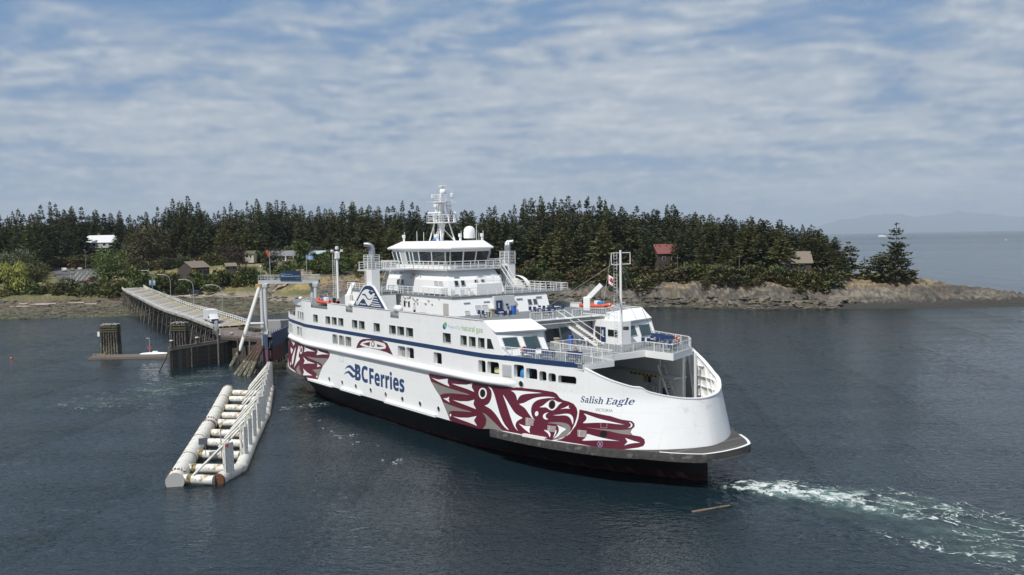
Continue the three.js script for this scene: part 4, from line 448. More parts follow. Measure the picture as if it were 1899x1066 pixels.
railing([[27.3, R12, 5.3], [27.3, R12, 1.5], [34.9, R12, 1.2], [34.85, R12, -2.75]], 1.12, { bars: 1, gap: 1.9 }); railing([[34.85, R12, -2.75], [39.15, R12, -2.75]], 1.12, { bars: 1, gap: 1.6 }); railing([[39.15, R12, -2.75], [36.95, R12, -8.2]], 1.12, { bars: 1, gap: 1.6 }); railing([[36.95, R12, -8.2], [34.8, R12, -10.1], [30, R12, -11.2], [26.8, R12, -12]], 1.12, { bars: 1, gap: 1.8 });
railing([[-38.6, R12, 10.6], [-42, R12, 9.4], [-44.4, R12, 6.6], [-45.2, R12, 3]], 1.1, { bars: 1 });
{ const b = new MB(); for (const [a, c] of [[-32.8, -38], [-38, -41.6], [-41.6, -44]]) b.quad(sidePoint(a, 12.5, 0), sidePoint(c, 12.5, 0), sidePoint(c, 13.35, 0), sidePoint(a, 13.35, 0)); b.build('stern_bulwark', white, ferry); }
// passenger lounges: near and far wings with raked fronts under a sloped visor, and the recessed front between them
function panel(name, mat, parent, a, b, c, d) { return new MB().quad(V(...a), V(...b), V(...c), V(...d)).build(name, mat, parent); }
function raisedPane(parent, A, B, C, D, u0, u1, v0, v1, mat = glass, proud = 0.06, name = 'window') {   // a framed pane on the plane A B C D (A bottom left, C top right)
  const f = (u, v) => { const p = A.clone().lerp(B, u), q = D.clone().lerp(C, u); return p.lerp(q, v); }; const n = B.clone().sub(A).cross(D.clone().sub(A)).normalize().multiplyScalar(proud);
  const P = [f(u0, v0), f(u1, v0), f(u1, v1), f(u0, v1)].map((q) => q.add(n)); const fr = new MB(); for (let i = 0; i < 4; i++) fr.beam(P[i], P[(i + 1) % 4], 0.07, 0.07); const w = fr.build(name, lightGrey, parent); new MB().quad(...P).build('pane', mat, w); return w;
}
for (const s of [1, -1]) {
  const zs = sideZ(27.3, 12.4), A = V(27.3, R12, zs * s), B = V(28.1, R12, 6.1 * s), C = V(26.75, 15.05, 6.3 * s), D = V(25.95, 15.05, (zs + 0.2) * s);
  const face = s > 0 ? [A, B, C, D] : [B, A, D, C];
  const f = new MB(); f.quad(A, B, C, D); f.quad(B, V(20, R12, 6.1 * s), V(20, 15.3, 6.3 * s), C); const o = f.build('lounge_front', white, ferry);
  raisedPane(o, ...face, s > 0 ? 0.10 : 0.08, 0.42, 0.30, 0.75, greenGlass); raisedPane(o, ...face, 0.54, s > 0 ? 0.86 : 0.9, 0.2, 0.74, greenGlass);
  const v = new MB(); const zt = sideZ(24.1, 16), zl = sideZ(26.1, 15); v.quad(V(24.1, 16.35, zt * s), V(24.5, 16.15, 6.0 * s), V(27.7, 15.12, 6.15 * s), V(26.2, 15.12, (zl + 0.05) * s)); v.quad(V(26.2, 15.12, (zl + 0.05) * s), V(27.7, 15.12, 6.15 * s), V(27.6, 14.93, 6.2 * s), V(26.1, 14.93, (zl + 0.04) * s)); v.quad(V(24.5, 16.1, 6.0 * s), V(20, 16.1, 6.0 * s), V(20, 15.0, 6.15 * s), V(27.7, 15.12, 6.15 * s)); v.build('visor_roof', whitePlain, ferry, 0.3);
  new MB().prism([[19, 12.3 * s], [24.4, 12.3 * s], [24.6, 6.0 * s], [19, 6.0 * s]], 15.9, 16.1).build('lounge_roof', deckGrey, ferry);
}
{ // recessed lounge front and sun deck edge
  const A = V(22.9, R12, 6.1), B = V(22.9, R12, -5.4), C = V(22.2, 15.3, -5.4), D = V(22.2, 15.3, 6.1); const o = panel('court_front', white, ferry, A.toArray(), B.toArray(), C.toArray(), D.toArray());
  raisedPane(o, A, B, C, D, 0.32, 0.52, 0.14, 0.70, glass); raisedPane(o, A, B, C, D, 0.54, 0.69, 0.14, 0.72, greenGlass); raisedPane(o, A, B, C, D, 0.05, 0.27, 0.14, 0.70, glass);
  const f = new MB(); f.box(23.4, 15.45, 0.35, 1.6, 0.5, 12); f.build('sun_deck_edge', whitePlain, ferry);
  const d = V(23.4, R12, -4.62); const w = new MB(); w.box(26.2, 13.85, -5.4, 5.2, 2.9, 1.7); w.build('far_lobby', white, ferry); const o2 = new MB(); o2.box(24.6, 13.45, -4.53, 0.95, 2.0, 0.05); o2.build('doorway', steelDark, ferry); const dd = new MB(); dd.box(25.65, 13.45, -4.5, 0.85, 2.0, 0.06); const dr = dd.build('door', navy, ferry); new MB().box(25.6, 13.75, -4.45, 0.3, 0.7, 0.04).build('pane', lightGrey, dr); const wi = new MB(); wi.rbox(27.4, 13.8, -4.54, 1.9, 0.95, 0.06, 0.02); const wf = wi.build('window', lightGrey, ferry); new MB().box(27.4, 13.8, -4.5, 1.75, 0.8, 0.02).build('pane', glass, wf);
  railing([[24.2, R15, 5.9], [24.2, R15, 0.6]], 1.1, { bars: 1, gap: 1.9 }); railing([[24.2, R15, -0.7], [24.2, R15, -3.8], [25.4, R15, -5.2]], 1.1, { bars: 1, gap: 1.9 }); railing([[25.4, R15, -5.2], [23.4, 16.1, -10.4]], 1.05, { bars: 1, gap: 1.9 });
  // stair from the sun deck down to the passenger deck
  const st = new MB(); for (const z of [0.55, -0.65]) { st.beam(V(22.6, 15.7, z), V(27.2, 12.4, z - 2.6), 0.06, 0.32); st.beam(V(22.6, 16.7, z), V(27.2, 13.4, z - 2.6), 0.06, 0.06); } const so = st.build('stairway', whitePlain, ferry); for (let i = 0; i < 16; i++) { const t = (i + 0.5) / 16; new MB().box(lerp(22.6, 27.2, t), lerp(15.7, 12.4, t), lerp(-0.05, -2.65, t), 0.3, 0.06, 1.1).build('tread', std(0.42, 0.39, 0.30, 0.7), so); }
}
// deck house on the sun deck, with raked front
function taperedHouse(name, x0, x1, z, y0, y1, rake, mat) { const b = [[x0 - rake, z], [x1 + rake, z], [x1 + rake, -z], [x0 - rake, -z]].map(([x, q]) => V(x, y0, q)), t = [[x0, z], [x1, z], [x1, -z], [x0, -z]].map(([x, q]) => V(x, y1, q)); const m = new MB(); for (let i = 0; i < 4; i++) m.quad(b[i], b[(i + 1) % 4], t[(i + 1) % 4], t[i]); m.quad(...t); return [m.build(name, mat, ferry), b, t]; }
{ const [h] = taperedHouse('deck_house', -21, 9.9, 7.9, R15, 18.05, 0.95, white);
  new MB().box(-5.6, 18.1, 0, 31.4, 0.14, 16.1).build('upper_deck', deckGrey, ferry);
  const win = (x0, x1, y0, y1, mat = glass) => { const f = new MB(); f.rbox((x0 + x1) / 2, (y0 + y1) / 2, 7.91, x1 - x0 + 0.12, y1 - y0 + 0.12, 0.06, 0.02); const w = f.build('window', lightGrey, h); new MB().box((x0 + x1) / 2, (y0 + y1) / 2, 7.945, x1 - x0, y1 - y0, 0.02).build('pane', mat, w); };
  win(-2.92, -2.45, 16.33, 17.1); win(-1.7, -1.22, 16.33, 17.1); win(-6.9, -6.45, 16.3, 17.1); win(-5.6, -5.15, 16.3, 17.1); win(-12.6, -12.1, 16.33, 17.1); win(-14, -13.5, 16.33, 17.1);
  for (const [x0, x1, m] of [[1.6, 3.28, whitePlain], [7.75, 9.05, std(0.42, 0.40, 0.37, 0.6)]]) { const d = new MB(); d.box((x0 + x1) / 2, 16.5, 7.92, x1 - x0, 1.55, 0.06); d.build('door', m, h); }
  // recessed entrance in the raked front
  const A = V(10.85, R15, 7.9), B = V(10.85, R15, -7.9), C = V(9.9, 18.05, -7.9), D = V(9.9, 18.05, 7.9); const pane = (z0, z1, v0, v1, m) => raisedPane(h, A, B, C, D, (7.9 - z0) / 15.8, (7.9 - z1) / 15.8, v0, v1, m, 0.025);
  pane(-4.25, -4.95, 0.34, 0.66, greenGlass); pane(-5.2, -5.9, 0.34, 0.66, greenGlass); pane(4.6, 3.7, 0.12, 0.5, lightGrey); pane(3.5, 2.6, 0.12, 0.5, lightGrey); pane(6.4, 5.7, 0.03, 0.25, lightGrey);
  const rc = new MB(); rc.box(10.6, 16.85, 0.05, 0.5, 2.3, 3.4); rc.build('entrance_porch', shade, ferry); const dr = new MB(); dr.box(10.95, 16.55, 1.0, 0.08, 1.75, 1.0); const door = dr.build('door', navy, ferry); new MB().box(11.0, 16.75, 1.1, 0.03, 0.7, 0.22).build('pane', lightGrey, door); const o1 = new MB(); o1.box(10.95, 16.8, -0.3, 0.06, 0.25, 0.4); o1.box(10.95, 16.3, -0.5, 0.06, 0.3, 0.2); o1.build('notice', navy, ferry); new MB().rbox(11.0, 16.35, -1.55, 0.25, 0.9, 0.3, 0.03).build('yellow_locker', std(0.55, 0.36, 0.05), ferry);
  // lamps, pipes and fittings on the white walls
  const r = rng(12), fit = new MB(); for (let i = 0; i < 46; i++) { const x = lerp(-14, 9, r()), y = 16.9 + r() * 0.9; fit.rbox(x, y, 7.98, 0.12 + r() * 0.35, 0.08 + r() * 0.16, 0.12, 0.02); } for (const [z, y] of [[5.8, 17.3], [2.6, 17.3], [-2.9, 17.4], [-6.3, 17.5]]) fit.rbox(10.25, y, z, 0.16, 0.18, 1.0, 0.04); fit.build('wall_fittings', std(0.38, 0.39, 0.39, 0.45, 0.2), h);
  railing([[-21, 18.17, 7.95], [-8.2, 18.17, 7.95]], 1.05, {}); railing([[-7.4, 18.17, 7.95], [9.95, 18.17, 7.95]], 1.05, {}); railing([[9.95, 18.17, 7.95], [9.95, 18.17, -7.95]], 1.05, {}); railing([[9.95, 18.17, -7.95], [-8, 18.17, -7.95]], 1.05, {});
  new MB().rbox(3.4, 18.8, 6.6, 5.2, 1.0, 1.1, 0.1).build('life_jacket_locker', whitePlain, ferry); const eq = new MB(); for (const [x, z, a, b] of [[7.2, 6.2, 0.7, 0.8], [8.1, 5.2, 0.6, 0.9], [8.6, 4.1, 0.6, 0.6], [7.4, 3.9, 0.5, 1.1]]) eq.rbox(x, 18.17 + b / 2, z, a, b, a, 0.06); eq.build('deck_vents', whitePlain, ferry);
  new MB().rbox(8.0, 18.95, 1.4, 2.6, 1.55, 4.2, 0.05).build('deck_locker', whitePlain, ferry); railing([[9.2, 19.72, 3.4], [9.2, 19.72, -0.6], [6.8, 19.72, -0.6]], 1.0, {});
}
// accommodation below the bridge, leaning outward towards the top
{ const b = [[-14.6, 4.6], [4.4, 4.6], [4.4, -4.6], [-14.6, -4.6]].map(([x, z]) => V(x, 18.17, z)), m1 = [[-14, 4.5], [3.7, 4.5], [3.7, -4.5], [-14, -4.5]].map(([x, z]) => V(x, 20.0, z)), t = [[-13.6, 4.0], [2.6, 4.0], [2.6, -4.0], [-13.6, -4.0]].map(([x, z]) => V(x, 21.45, z)); const m = new MB(); for (let i = 0; i < 4; i++) { const j = (i + 1) % 4; m.quad(b[i], b[j], m1[j], m1[i]); m.quad(m1[i], m1[j], t[j], t[i]); } const o = m.build('accommodation_house', white, ferry);
  const side = (x0, x1, mat) => raisedPane(o, V(-14.6, 18.17, 4.62), V(4.4, 18.17, 4.62), V(3.7, 20, 4.52), V(-14, 20, 4.52), (x0 + 14.3) / 18.4, (x1 + 14.3) / 18.4, 0.52, 0.93, mat); side(0.26, 1.2, lightGrey); side(1.6, 2.5, lightGrey); side(-10.9, -10.3, glass); side(-9.5, -8.9, glass);
  const F = [V(4.42, 18.17, 4.6), V(4.42, 18.17, -4.6), V(3.72, 20, -4.5), V(3.72, 20, 4.5)]; for (const [a, c] of [[3.7, 3.05], [2.6, 1.95], [0.25, -0.35], [-0.9, -1.5]]) raisedPane(o, ...F, (4.6 - a) / 9.2, (4.6 - c) / 9.2, 0.6, 0.98, glass);
  const r = rng(5), fit = new MB(); for (let i = 0; i < 14; i++) fit.rbox(lerp(-12, -4, r()), 20.2 + r() * 0.8, 4.38, 0.15 + r() * 0.3, 0.12, 0.2, 0.02); for (const z of [3, -1]) fit.rbox(3.5, 20.5, z, 0.15, 0.14, 0.9, 0.03); fit.build('wall_fittings', std(0.35, 0.36, 0.36, 0.5), o); }
// bridge deck, wheelhouse and roof
new MB().prism([[-15.2, 4.9], [-9.4, 4.9], [-9.4, 11.9], [-5.9, 11.9], [-5.2, 11.0], [-5.2, 4.9], [3.3, 4.9], [3.6, 4.6], [3.6, -4.6], [3.3, -4.9], [-4.2, -4.9], [-4.2, -12.0], [-8, -12], [-8, -4.9], [-15.2, -4.9]], 21.42, 21.6).build('bridge_deck', std(0.56, 0.57, 0.57, 0.5), ferry);
railing([[-5.2, 21.6, 11.0], [-5.2, 21.6, 4.9], [3.3, 21.6, 4.9], [3.6, 21.6, 4.6], [3.6, 21.6, -4.6], [3.3, 21.6, -4.9], [-4.2, 21.6, -4.9], [-4.2, 21.6, -10.6]], 1.08, { r: 0.042 }); railing([[-9.4, 21.6, 11.6], [-9.4, 21.6, 4.9], [-15.1, 21.6, 4.9]], 1.08, { r: 0.042 });
{ const y0 = 21.6, yb = 22.12, yt = 24.02, y1 = 24.45, ring = (y) => { const g = (y - 22.12) / 1.88 * 0.5, h = (y - 22.12) / 1.88 * 0.27; return [[-13.4 - g, 3.1 + h], [-12.9 - g, 3.6 + h], [1.55 + g, 3.6 + h], [2.05 + g, 3.1 + h], [2.05 + g, -3.1 - h], [1.55 + g, -3.6 - h], [-12.9 - g, -3.6 - h], [-13.4 - g, -3.1 - h]].map(([x, z]) => V(x, y, z)); };
  const low = new MB(); low.loft([ring(y0), ring(yb)], true); const o = low.build('wheelhouse', white, ferry); const hi = new MB(); hi.loft([ring(yt), ring(y1)], true); hi.build('window_head', whitePlain, ferry);
  const A = ring(yb), B = ring(yt), n = A.length, cols = { 1: [-13, -11.9, -10.9, -9.3, -8.3, -7.2, -5.5, -1.7, 1.55], 3: [3.1, 1.15, -1.2, -3.1] };
  for (let i = 0; i < n; i++) { const j = (i + 1) % n, cuts = i === 1 ? [0, 0.08, 0.15, 0.26, 0.335, 0.4, 0.52, 0.76, 1] : i === 3 ? [0, 0.33, 0.66, 1] : i === 5 || i === 7 ? [0, 0.25, 0.5, 0.75, 1] : [0, 1];
    for (let c = 0; c + 1 < cuts.length; c++) { const a = A[i].clone().lerp(A[j], cuts[c]), b = A[i].clone().lerp(A[j], cuts[c + 1]), d = B[i].clone().lerp(B[j], cuts[c]), e = B[i].clone().lerp(B[j], cuts[c + 1]); const q = new MB(); q.quad(a, b, e, d); const door = i === 1 && c === 2; const pane = q.build('pane', door ? lightGrey : i === 1 && c < 6 ? greenGlass : glass, o); new MB().beam(a, d, 0.2, 0.14).build('mullion', whitePlain, o); if (c + 2 === cuts.length) new MB().beam(b, e, 0.2, 0.14).build('mullion', whitePlain, o); } }
  const roof = new MB(); const e0 = [[-15.35, 3.3], [-14.4, 4.2], [2.4, 4.2], [3.2, 3.6], [3.2, -3.6], [2.4, -4.2], [-14.4, -4.2], [-15.35, -3.3]], top = [[-11.6, 3.0], [-11.2, 3.4], [1.1, 3.4], [1.54, 3.0], [1.54, -3.0], [1.1, -3.4], [-11.2, -3.4], [-11.6, -3.0]]; const R = (a, y) => a.map(([x, z]) => V(x, y, z)); roof.loft([R(e0, 24.4), R(e0, 24.62), R(top, 25.58)], true); roof.prism(top, 25.5, 25.585); roof.prism(e0, 24.4, 24.45); roof.build('bridge_roof', whitePlain, ferry, 0.25);
  const dish = new MB(); dish.lathe([[0, 2.1], [0.45, 2.0], [0.78, 1.65], [0.88, 1.1], [0.86, 0.35], [0.7, 0.28], [0, 0.28]], 0.2, 25.6, -1.5, 20); const dm = dish.build('satellite_dome', whitePlain, ferry, 0.6); new MB().bar(V(0.2, 25.58, -1.5), V(0.2, 25.95, -1.5), 0.35, 10).build('pedestal', steelDark, dm);
  const lamps = new MB(); for (const [x, z] of [[-12, 2.6], [-1.6, 2.9], [1.2, -3.0], [0.6, 0.4], [-11.4, -2.8]]) { lamps.bar(V(x, 25.5, z), V(x, 26.2, z), 0.14, 8); lamps.rbox(x, 26.35, z, 0.42, 0.5, 0.42, 0.08); lamps.bar(V(x + 0.3, 25.5, z), V(x + 0.3, 27.0, z), 0.035, 5); } for (const [x, z, h] of [[-9, 2, 1.6], [-8, 1.4, 1.4], [-10.6, -2, 2.4], [1.3, -2, 2.3], [1.0, -2.6, 1.3]]) lamps.bar(V(x, 25.5, z), V(x, 25.5 + h, z), 0.04, 5); lamps.build('roof_lamps', whitePlain, ferry);
  new MB().lathe([[0, 0.35], [0.5, 0.3], [0.7, 0], [0, 0]], -3.4, 25.6, 2.0, 10).build('blue_cover', std(0.02, 0.20, 0.48, 0.5), ferry); }
// lattice mast with two platforms, radars and aerials
{ const cx = -5, p1 = 28.25, p2 = 31.3, m = new MB(); for (const [dx, dz] of [[1.7, 1.2], [1.7, -1.2], [-1.7, 1.2], [-1.7, -1.2]]) { m.bar(V(cx + dx, 25.5, dz), V(cx + dx * 0.42, p1, dz * 0.7), 0.11, 7); m.bar(V(cx + dx * 0.42, p1, dz * 0.7), V(cx + dx * 0.2, p2, dz * 0.5), 0.1, 7); } m.bar(V(cx, 25.5, 0), V(cx, 32.9, 0), 0.2, 8); m.bar(V(cx + 1.7, 25.5, 1.2), V(cx, p1, -0.6), 0.07, 5); m.bar(V(cx - 1.7, 25.5, -1.2), V(cx, p1, 0.6), 0.07, 5); m.bar(V(cx + 1.7, 25.5, -1.2), V(cx - 0.4, p1, 0.4), 0.07, 5); const mast = m.build('mast', whitePlain, ferry);
  const l = new MB(); for (const dx of [-0.2, 0.2]) l.bar(V(cx + 1.2 + dx, 25.5, 1.5), V(cx + 0.5 + dx, 32.4, 0.5), 0.035, 4); for (let y = 25.8; y < 32.3; y += 0.38) { const t = (y - 25.5) / 6.9; l.box(lerp(cx + 1.2, cx + 0.5, t), y, lerp(1.5, 0.5, t), 0.4, 0.05, 0.05); } l.build('mast_ladder', whitePlain, mast);
  const pf = new MB(); pf.prism(range(0, 2 * Math.PI - 0.52, 11).map((a) => [cx + Math.cos(a) * 2.2, Math.sin(a) * 2.3]), p1, p1 + 0.14); pf.prism(range(0, 2 * Math.PI - 0.52, 11).map((a) => [cx + Math.cos(a) * 1.35, Math.sin(a) * 1.45]), p2, p2 + 0.12); pf.bar(V(cx, p2 + 0.06, -2.6), V(cx, p2 + 0.06, 2.6), 0.05, 5); pf.build('mast_platform', whitePlain, mast);
  const ringPts = (r, y) => range(0, 2 * Math.PI, 12).map((a) => [cx + Math.cos(a) * r, y, Math.sin(a) * r]); railing(ringPts(2.2, p1 + 0.14), 1.05, { gap: 1.2, parent: ferry, name: 'mast_railing' }); railing(ringPts(1.35, p2 + 0.12).slice(0, 8), 1.0, { gap: 1, parent: ferry, name: 'mast_railing' });
  const rd = new MB(); for (const [z, w, t] of [[1.6, 2.4, 0.4], [-1.9, 3.2, -0.5]]) { rd.bar(V(cx + 0.6, p1 + 0.14, z), V(cx + 0.6, p1 + 1.25, z), 0.22, 8); rd.rbox(cx + 0.6, p1 + 1.5, z, w, 0.24, 0.34, 0.08, t); } for (const z of [1.25, -0.95]) { rd.bar(V(cx + 0.5, p1, z), V(cx + 0.5, p1 + 2.3, z), 0.14, 7); rd.rbox(cx + 0.5, p1 + 2.5, z, 0.6, 0.5, 0.6, 0.12); } rd.build('radar', whitePlain, mast);
  const tp = new MB(); tp.lathe([[0, 0.95], [0.4, 0.9], [0.5, 0.5], [0.42, 0.1], [0, 0]], cx, 32.4, -0.3, 12); tp.bar(V(cx, 33.3, -0.3), V(cx, 33.65, -0.3), 0.1, 6); tp.rbox(cx, 33.72, -0.3, 0.9, 0.16, 0.9, 0.05); tp.bar(V(cx, p2, -1.9), V(cx, 33.1, -1.9), 0.05, 5); tp.rbox(cx, 32.4, -1.9, 0.35, 0.6, 0.5, 0.08); tp.rbox(cx, 32.2, 1.5, 0.3, 0.6, 0.35, 0.06); tp.build('mast_head', whitePlain, mast);
  const st = new MB(); st.bar(V(cx, p1 + 1.5, 2.6), V(-10, 25.7, 3.2), 0.025, 4); st.bar(V(cx, p1 + 1.5, -3.2), V(1, 25.7, -3.2), 0.025, 4); st.build('stay_wire', steelDark, mast); }
// the two funnels with exhaust pipes and ladder cages
for (const s of [1, -1]) {
  const z0 = s > 0 ? 11.1 : -13.0 + 0.4, zc = s > 0 ? 11.7 : -12.2; const f = new MB(); f.box(-5.2, 18.6, zc, 2.3, 6.2, 1.25); const fun = f.build('funnel', whitePlain, ferry); const lo = new MB(); for (let y = 19.2; y < 21.5; y += 0.19) lo.box(-6.0, y, zc + 0.64, 0.55, 0.1, 0.04); lo.build('louvres', std(0.33, 0.27, 0.24, 0.6), fun);
  const p = new MB(); for (const x of [-5.5, -4.9]) p.tube([V(x, 21.5, zc), V(x, 23.4, zc), V(x, 24.7, zc), V(x - 0.12 * 1, 25.15, zc + 0.25 * s), V(x - 0.5 * (s > 0 ? 1 : -0.6), 25.3, zc + 0.75 * (s > 0 ? 1 : -1))], 0.3, 12, 28); p.build('exhaust_pipe', steel, fun);
  const cg = new MB(), xs0 = -6.4, xs1 = -4.05, za = zc - 0.62, zb = zc + 0.62; for (let y = 21.85; y < 23.9; y += 0.24) { cg.beam(V(xs0, y, zb), V(xs1, y, zb), 0.06, 0.06); cg.beam(V(xs1, y, zb), V(xs1, y, za), 0.06, 0.06); cg.beam(V(xs0, y, za), V(xs1, y, za), 0.06, 0.06); cg.beam(V(xs0, y, zb), V(xs0, y, za), 0.06, 0.06); } for (const [x, z] of [[xs0, zb], [xs1, zb], [xs1, za], [xs0, za], [-5.2, zb]]) cg.box(x, 22.8, z, 0.08, 2.0, 0.08); cg.build('funnel_cage', whitePlain, fun);
  const T0 = s > 0 ? V(-4.6, 21.5, 9.4) : V(-4.2, 21.5, -10.3), T1 = s > 0 ? V(-7.3, 18.2, 9.4) : V(-0.4, 18.2, -10.2), la = new MB(); for (const o of [-0.35, 0.35]) { const d = V(0, 0, o); la.beam(T0.clone().add(d), T1.clone().add(d), 0.05, 0.15); la.beam(T0.clone().add(d).setY(22.4), T1.clone().add(d).setY(19.1), 0.045, 0.045); } const lad = la.build('ladder', whitePlain, fun); const lt = new MB(); for (let i = 1; i < 14; i++) { const t = i / 14; const q = T0.clone().lerp(T1, t); lt.box(q.x, q.y, q.z, 0.2, 0.03, 0.66); } lt.build('treads', whitePlain, lad);
  if (s < 0) { new MB().prism([[-4, -9], [9.95, -8], [9.95, -12], [-4, -12.6]], 18.0, 18.17).build('upper_deck', deckGrey, ferry); railing([[9.9, 18.17, -8], [9.9, 18.17, -11.9], [-3.8, 18.17, -12.5]], 1.05, {}); new MB().loft([range(0, 1.4, 6).map((a) => V(-3.6 + Math.sin(a) * 3.4, 18.2 + Math.cos(a) * 1.8, -12.9)), range(0, 1.4, 6).map((a) => V(-3.6 + Math.sin(a) * 3.4, 18.2 + Math.cos(a) * 1.8, -12.2))]).build('funnel_fairing', whitePlain, fun); } else { new MB().prism([[-8, 7.9], [-3.6, 7.9], [-3.6, 12.3], [-8, 12.3]], 18.0, 18.17).build('upper_deck', deckGrey, ferry); railing([[-3.7, 18.17, 11], [-3.7, 18.17, 8]], 1.05, {}); new MB().box(-5.6, 16.8, 10.6, 4.4, 2.4, 3.4).build('funnel_trunk', white, ferry); }
}
// signal masts at both ends
for (const [x, z, y0, y1, s] of [[34.6, 0.8, 12.3, 24.2, 1], [-41.6, 0, 12.4, 24, -1]]) {
  const m = new MB(); m.bar(V(x, y0, z), V(x, y1, z), s > 0 ? 0.17 : 0.24, 10, s > 0 ? 0.13 : 0.2); if (s < 0) m.rbox(x, 23.2, z, 0.8, 1.2, 0.8, 0.1); const mast = m.build('signal_mast', whitePlain, ferry);
  const l = new MB(); for (const o of [0.32, 0.78]) l.bar(V(x - 0.35, y0 + 1, z + o), V(x - 0.25, y1 - 0.2, z + o), 0.035, 4); for (let y = y0 + 1.2; y < y1 - 0.3; y += 0.36) l.box(x - 0.3, y, z + 0.55, 0.05, 0.05, 0.46); l.build('mast_ladder', whitePlain, mast);
  if (s > 0) { const h = new MB(); for (const [a, b] of [[-0.3, -1.5], [0.3, 1.4]]) { h.bar(V(x, 23.9, z + a), V(x, 23.9, z + b), 0.05, 5); h.bar(V(x, 22.6, z + a), V(x, 22.6, z + b), 0.05, 5); h.bar(V(x, 22.6, z + b), V(x, 23.9, z + b), 0.05, 5); } h.build('mast_cage', whitePlain, mast); const w = new MB(); for (const [a, b, c] of [[24, 16.2, -11], [27, 13, -12], [22, 16, 4]]) w.bar(V(x, 23.2, z), V(a, b, c), 0.028, 4); w.build('stay_wire', std(0.3, 0.3, 0.3), mast); new MB().rbox(x + 0.35, 15.3, z - 0.4, 0.5, 0.4, 0.5, 0.05).build('horn', steelDark, mast); }
  else { const h = new MB(); for (const dz of [-1.2, 1.2]) { h.bar(V(x, 23.9, z), V(x, 23.9, z + dz), 0.06, 5); h.rbox(x, 24.1, z + dz * 0.8, 0.4, 0.35, 0.4, 0.05); } h.rbox(x, 24.6, z, 0.4, 0.6, 0.5, 0.08); h.build('mast_cage', whitePlain, mast); }
}
{ const dk = new MB(); dk.prism([[-45.4, 7.5], [-32.6, 12.0], [-28.6, 12.4], [-28.6, -12.4], [-32.6, -12], [-45.4, -7.5]], 15.2, 15.36); dk.build('stern_roof', deckGrey, ferry); const b = new MB(); for (const s of [1, -1]) { b.quad(sidePoint(-32.8, 12.54, 0, s), sidePoint(-34.4, 12.54, 0, s), sidePoint(-33.4, 14.9, 0, s), sidePoint(-32.8, 15.35, 0, s)); } b.quad(V(-34.4, 12.54, sideZ(-34.4)), V(-36.5, 12.54, -sideZ(-34.4)), V(-35.5, 15.3, -sideZ(-34)), V(-33.4, 15.3, sideZ(-33.4))); b.build('stern_lounge', white, ferry); const e = new MB(); e.lathe([[0, 0.5], [0.3, 0.4], [0.35, 0], [0, 0]], -29.6, 16.35, 12.3, 8); e.build('lamp', whitePlain, ferry); railing([[-29, 15.36, 11.5], [-30.5, 15.36, 10]], 1.2, {}); }
console.log('ferry done');
// ---------------------------------------------------------------- things carried on the ferry
function tubeBoat(name, label, x, y, z, turn, len) {                 // rigid inflatable rescue boat
  const o = aboard(name, label, 'rescue boat', 'orange rescue boats on the ferry', x, y, z, turn); const red = std(0.55, 0.085, 0.04, 0.5), L = len / 2;
  const t = new MB(); t.tube([V(-L, 0.55, 0.75), V(0, 0.55, 0.8), V(L * 0.55, 0.6, 0.72), V(L * 0.95, 0.8, 0.25), V(L, 0.85, 0), V(L * 0.95, 0.8, -0.25), V(L * 0.55, 0.6, -0.72), V(0, 0.55, -0.8), V(-L, 0.55, -0.75)], 0.27, 10, 60); t.build('inflatable_collar', red, o);
  const h = new MB(); h.loft([[-L, 0.1], [0, 0], [L * 0.6, 0.15], [L * 0.92, 0.6]].map(([a, b], i) => [V(a, 0.5, 0.7 - i * 0.12), V(a, b, 0), V(a, 0.5, -0.7 + i * 0.12)])); h.build('hull', std(0.5, 0.5, 0.5), o); new MB().rbox(0.1, 0.9, 0, 0.8, 0.75, 0.6, 0.08).build('console', whitePlain, o); new MB().rbox(0.8, 0.95, 0, 0.9, 0.55, 0.8, 0.2).build('cover', std(0.03, 0.22, 0.50, 0.6), o); const e = new MB(); e.rbox(-L - 0.1, 0.95, 0, 0.5, 0.75, 0.45, 0.12); e.box(-L - 0.15, 0.3, 0, 0.18, 0.9, 0.14); e.build('outboard_motor', black, o); return o;
}
tubeBoat('rescue_boat', 'orange rescue boat in the bulwark gap at the far end of the ferry', -22, 15.7, 11.2, Math.PI, 5.6);
tubeBoat('rescue_boat', 'orange rescue boat under the white davit on the far side of the ferry', 17.2, 15.75, -11.0, 0.05, 5.0);
function davit(label, x, y, z, turn) { const o = aboard('boat_davit', label, 'davit', 'boat davits on the ferry', x, y, z, turn); const b = new MB(); b.rbox(0, 0.9, 0, 0.9, 1.8, 0.9, 0.1); b.build('pedestal', whitePlain, o); const a = new MB(); a.beam(V(0, 1.5, 0), V(1.9, 3.4, 0), 0.62, 0.62); a.build('arm', whitePlain, o); const w = new MB(); w.bar(V(1.8, 3.2, 0), V(1.8, 1.4, 0), 0.03, 4); w.build('fall_wire', steelDark, o); return o; }
davit('white slanted davit beside the rescue boat on the far side', 20.2, 16.1, -6.6, 0.75);
davit('white slanted davit behind the rescue boat near the far signal mast', -19.4, 15.6, 8.6, 2.2);
function raft(label, x, z) { const o = aboard('liferaft', label, 'liferaft', 'liferaft canisters in the bulwark gaps', x, 15.5, z); const c = new THREE.CapsuleGeometry(0.5, 0.75, 6, 14); c.rotateZ(Math.PI / 2); c.translate(0, 1.05, 0); mesh('canister', c, whitePlain, o); const b = new MB(); for (const q of [-0.35, 0.35]) { b.box(q, 0.28, 0, 0.1, 0.56, 0.9); } for (const q of [-0.3, 0.3]) b.add(new THREE.TorusGeometry(0.52, 0.03, 5, 16).rotateY(Math.PI / 2).translate(q, 1.05, 0)); b.build('cradle', lightGrey, o); return o; }
raft('white liferaft canister left of the blue funnel emblem', -10.6, 12.2); raft('white liferaft canister right of the blue funnel emblem', 3.1, 12.2);
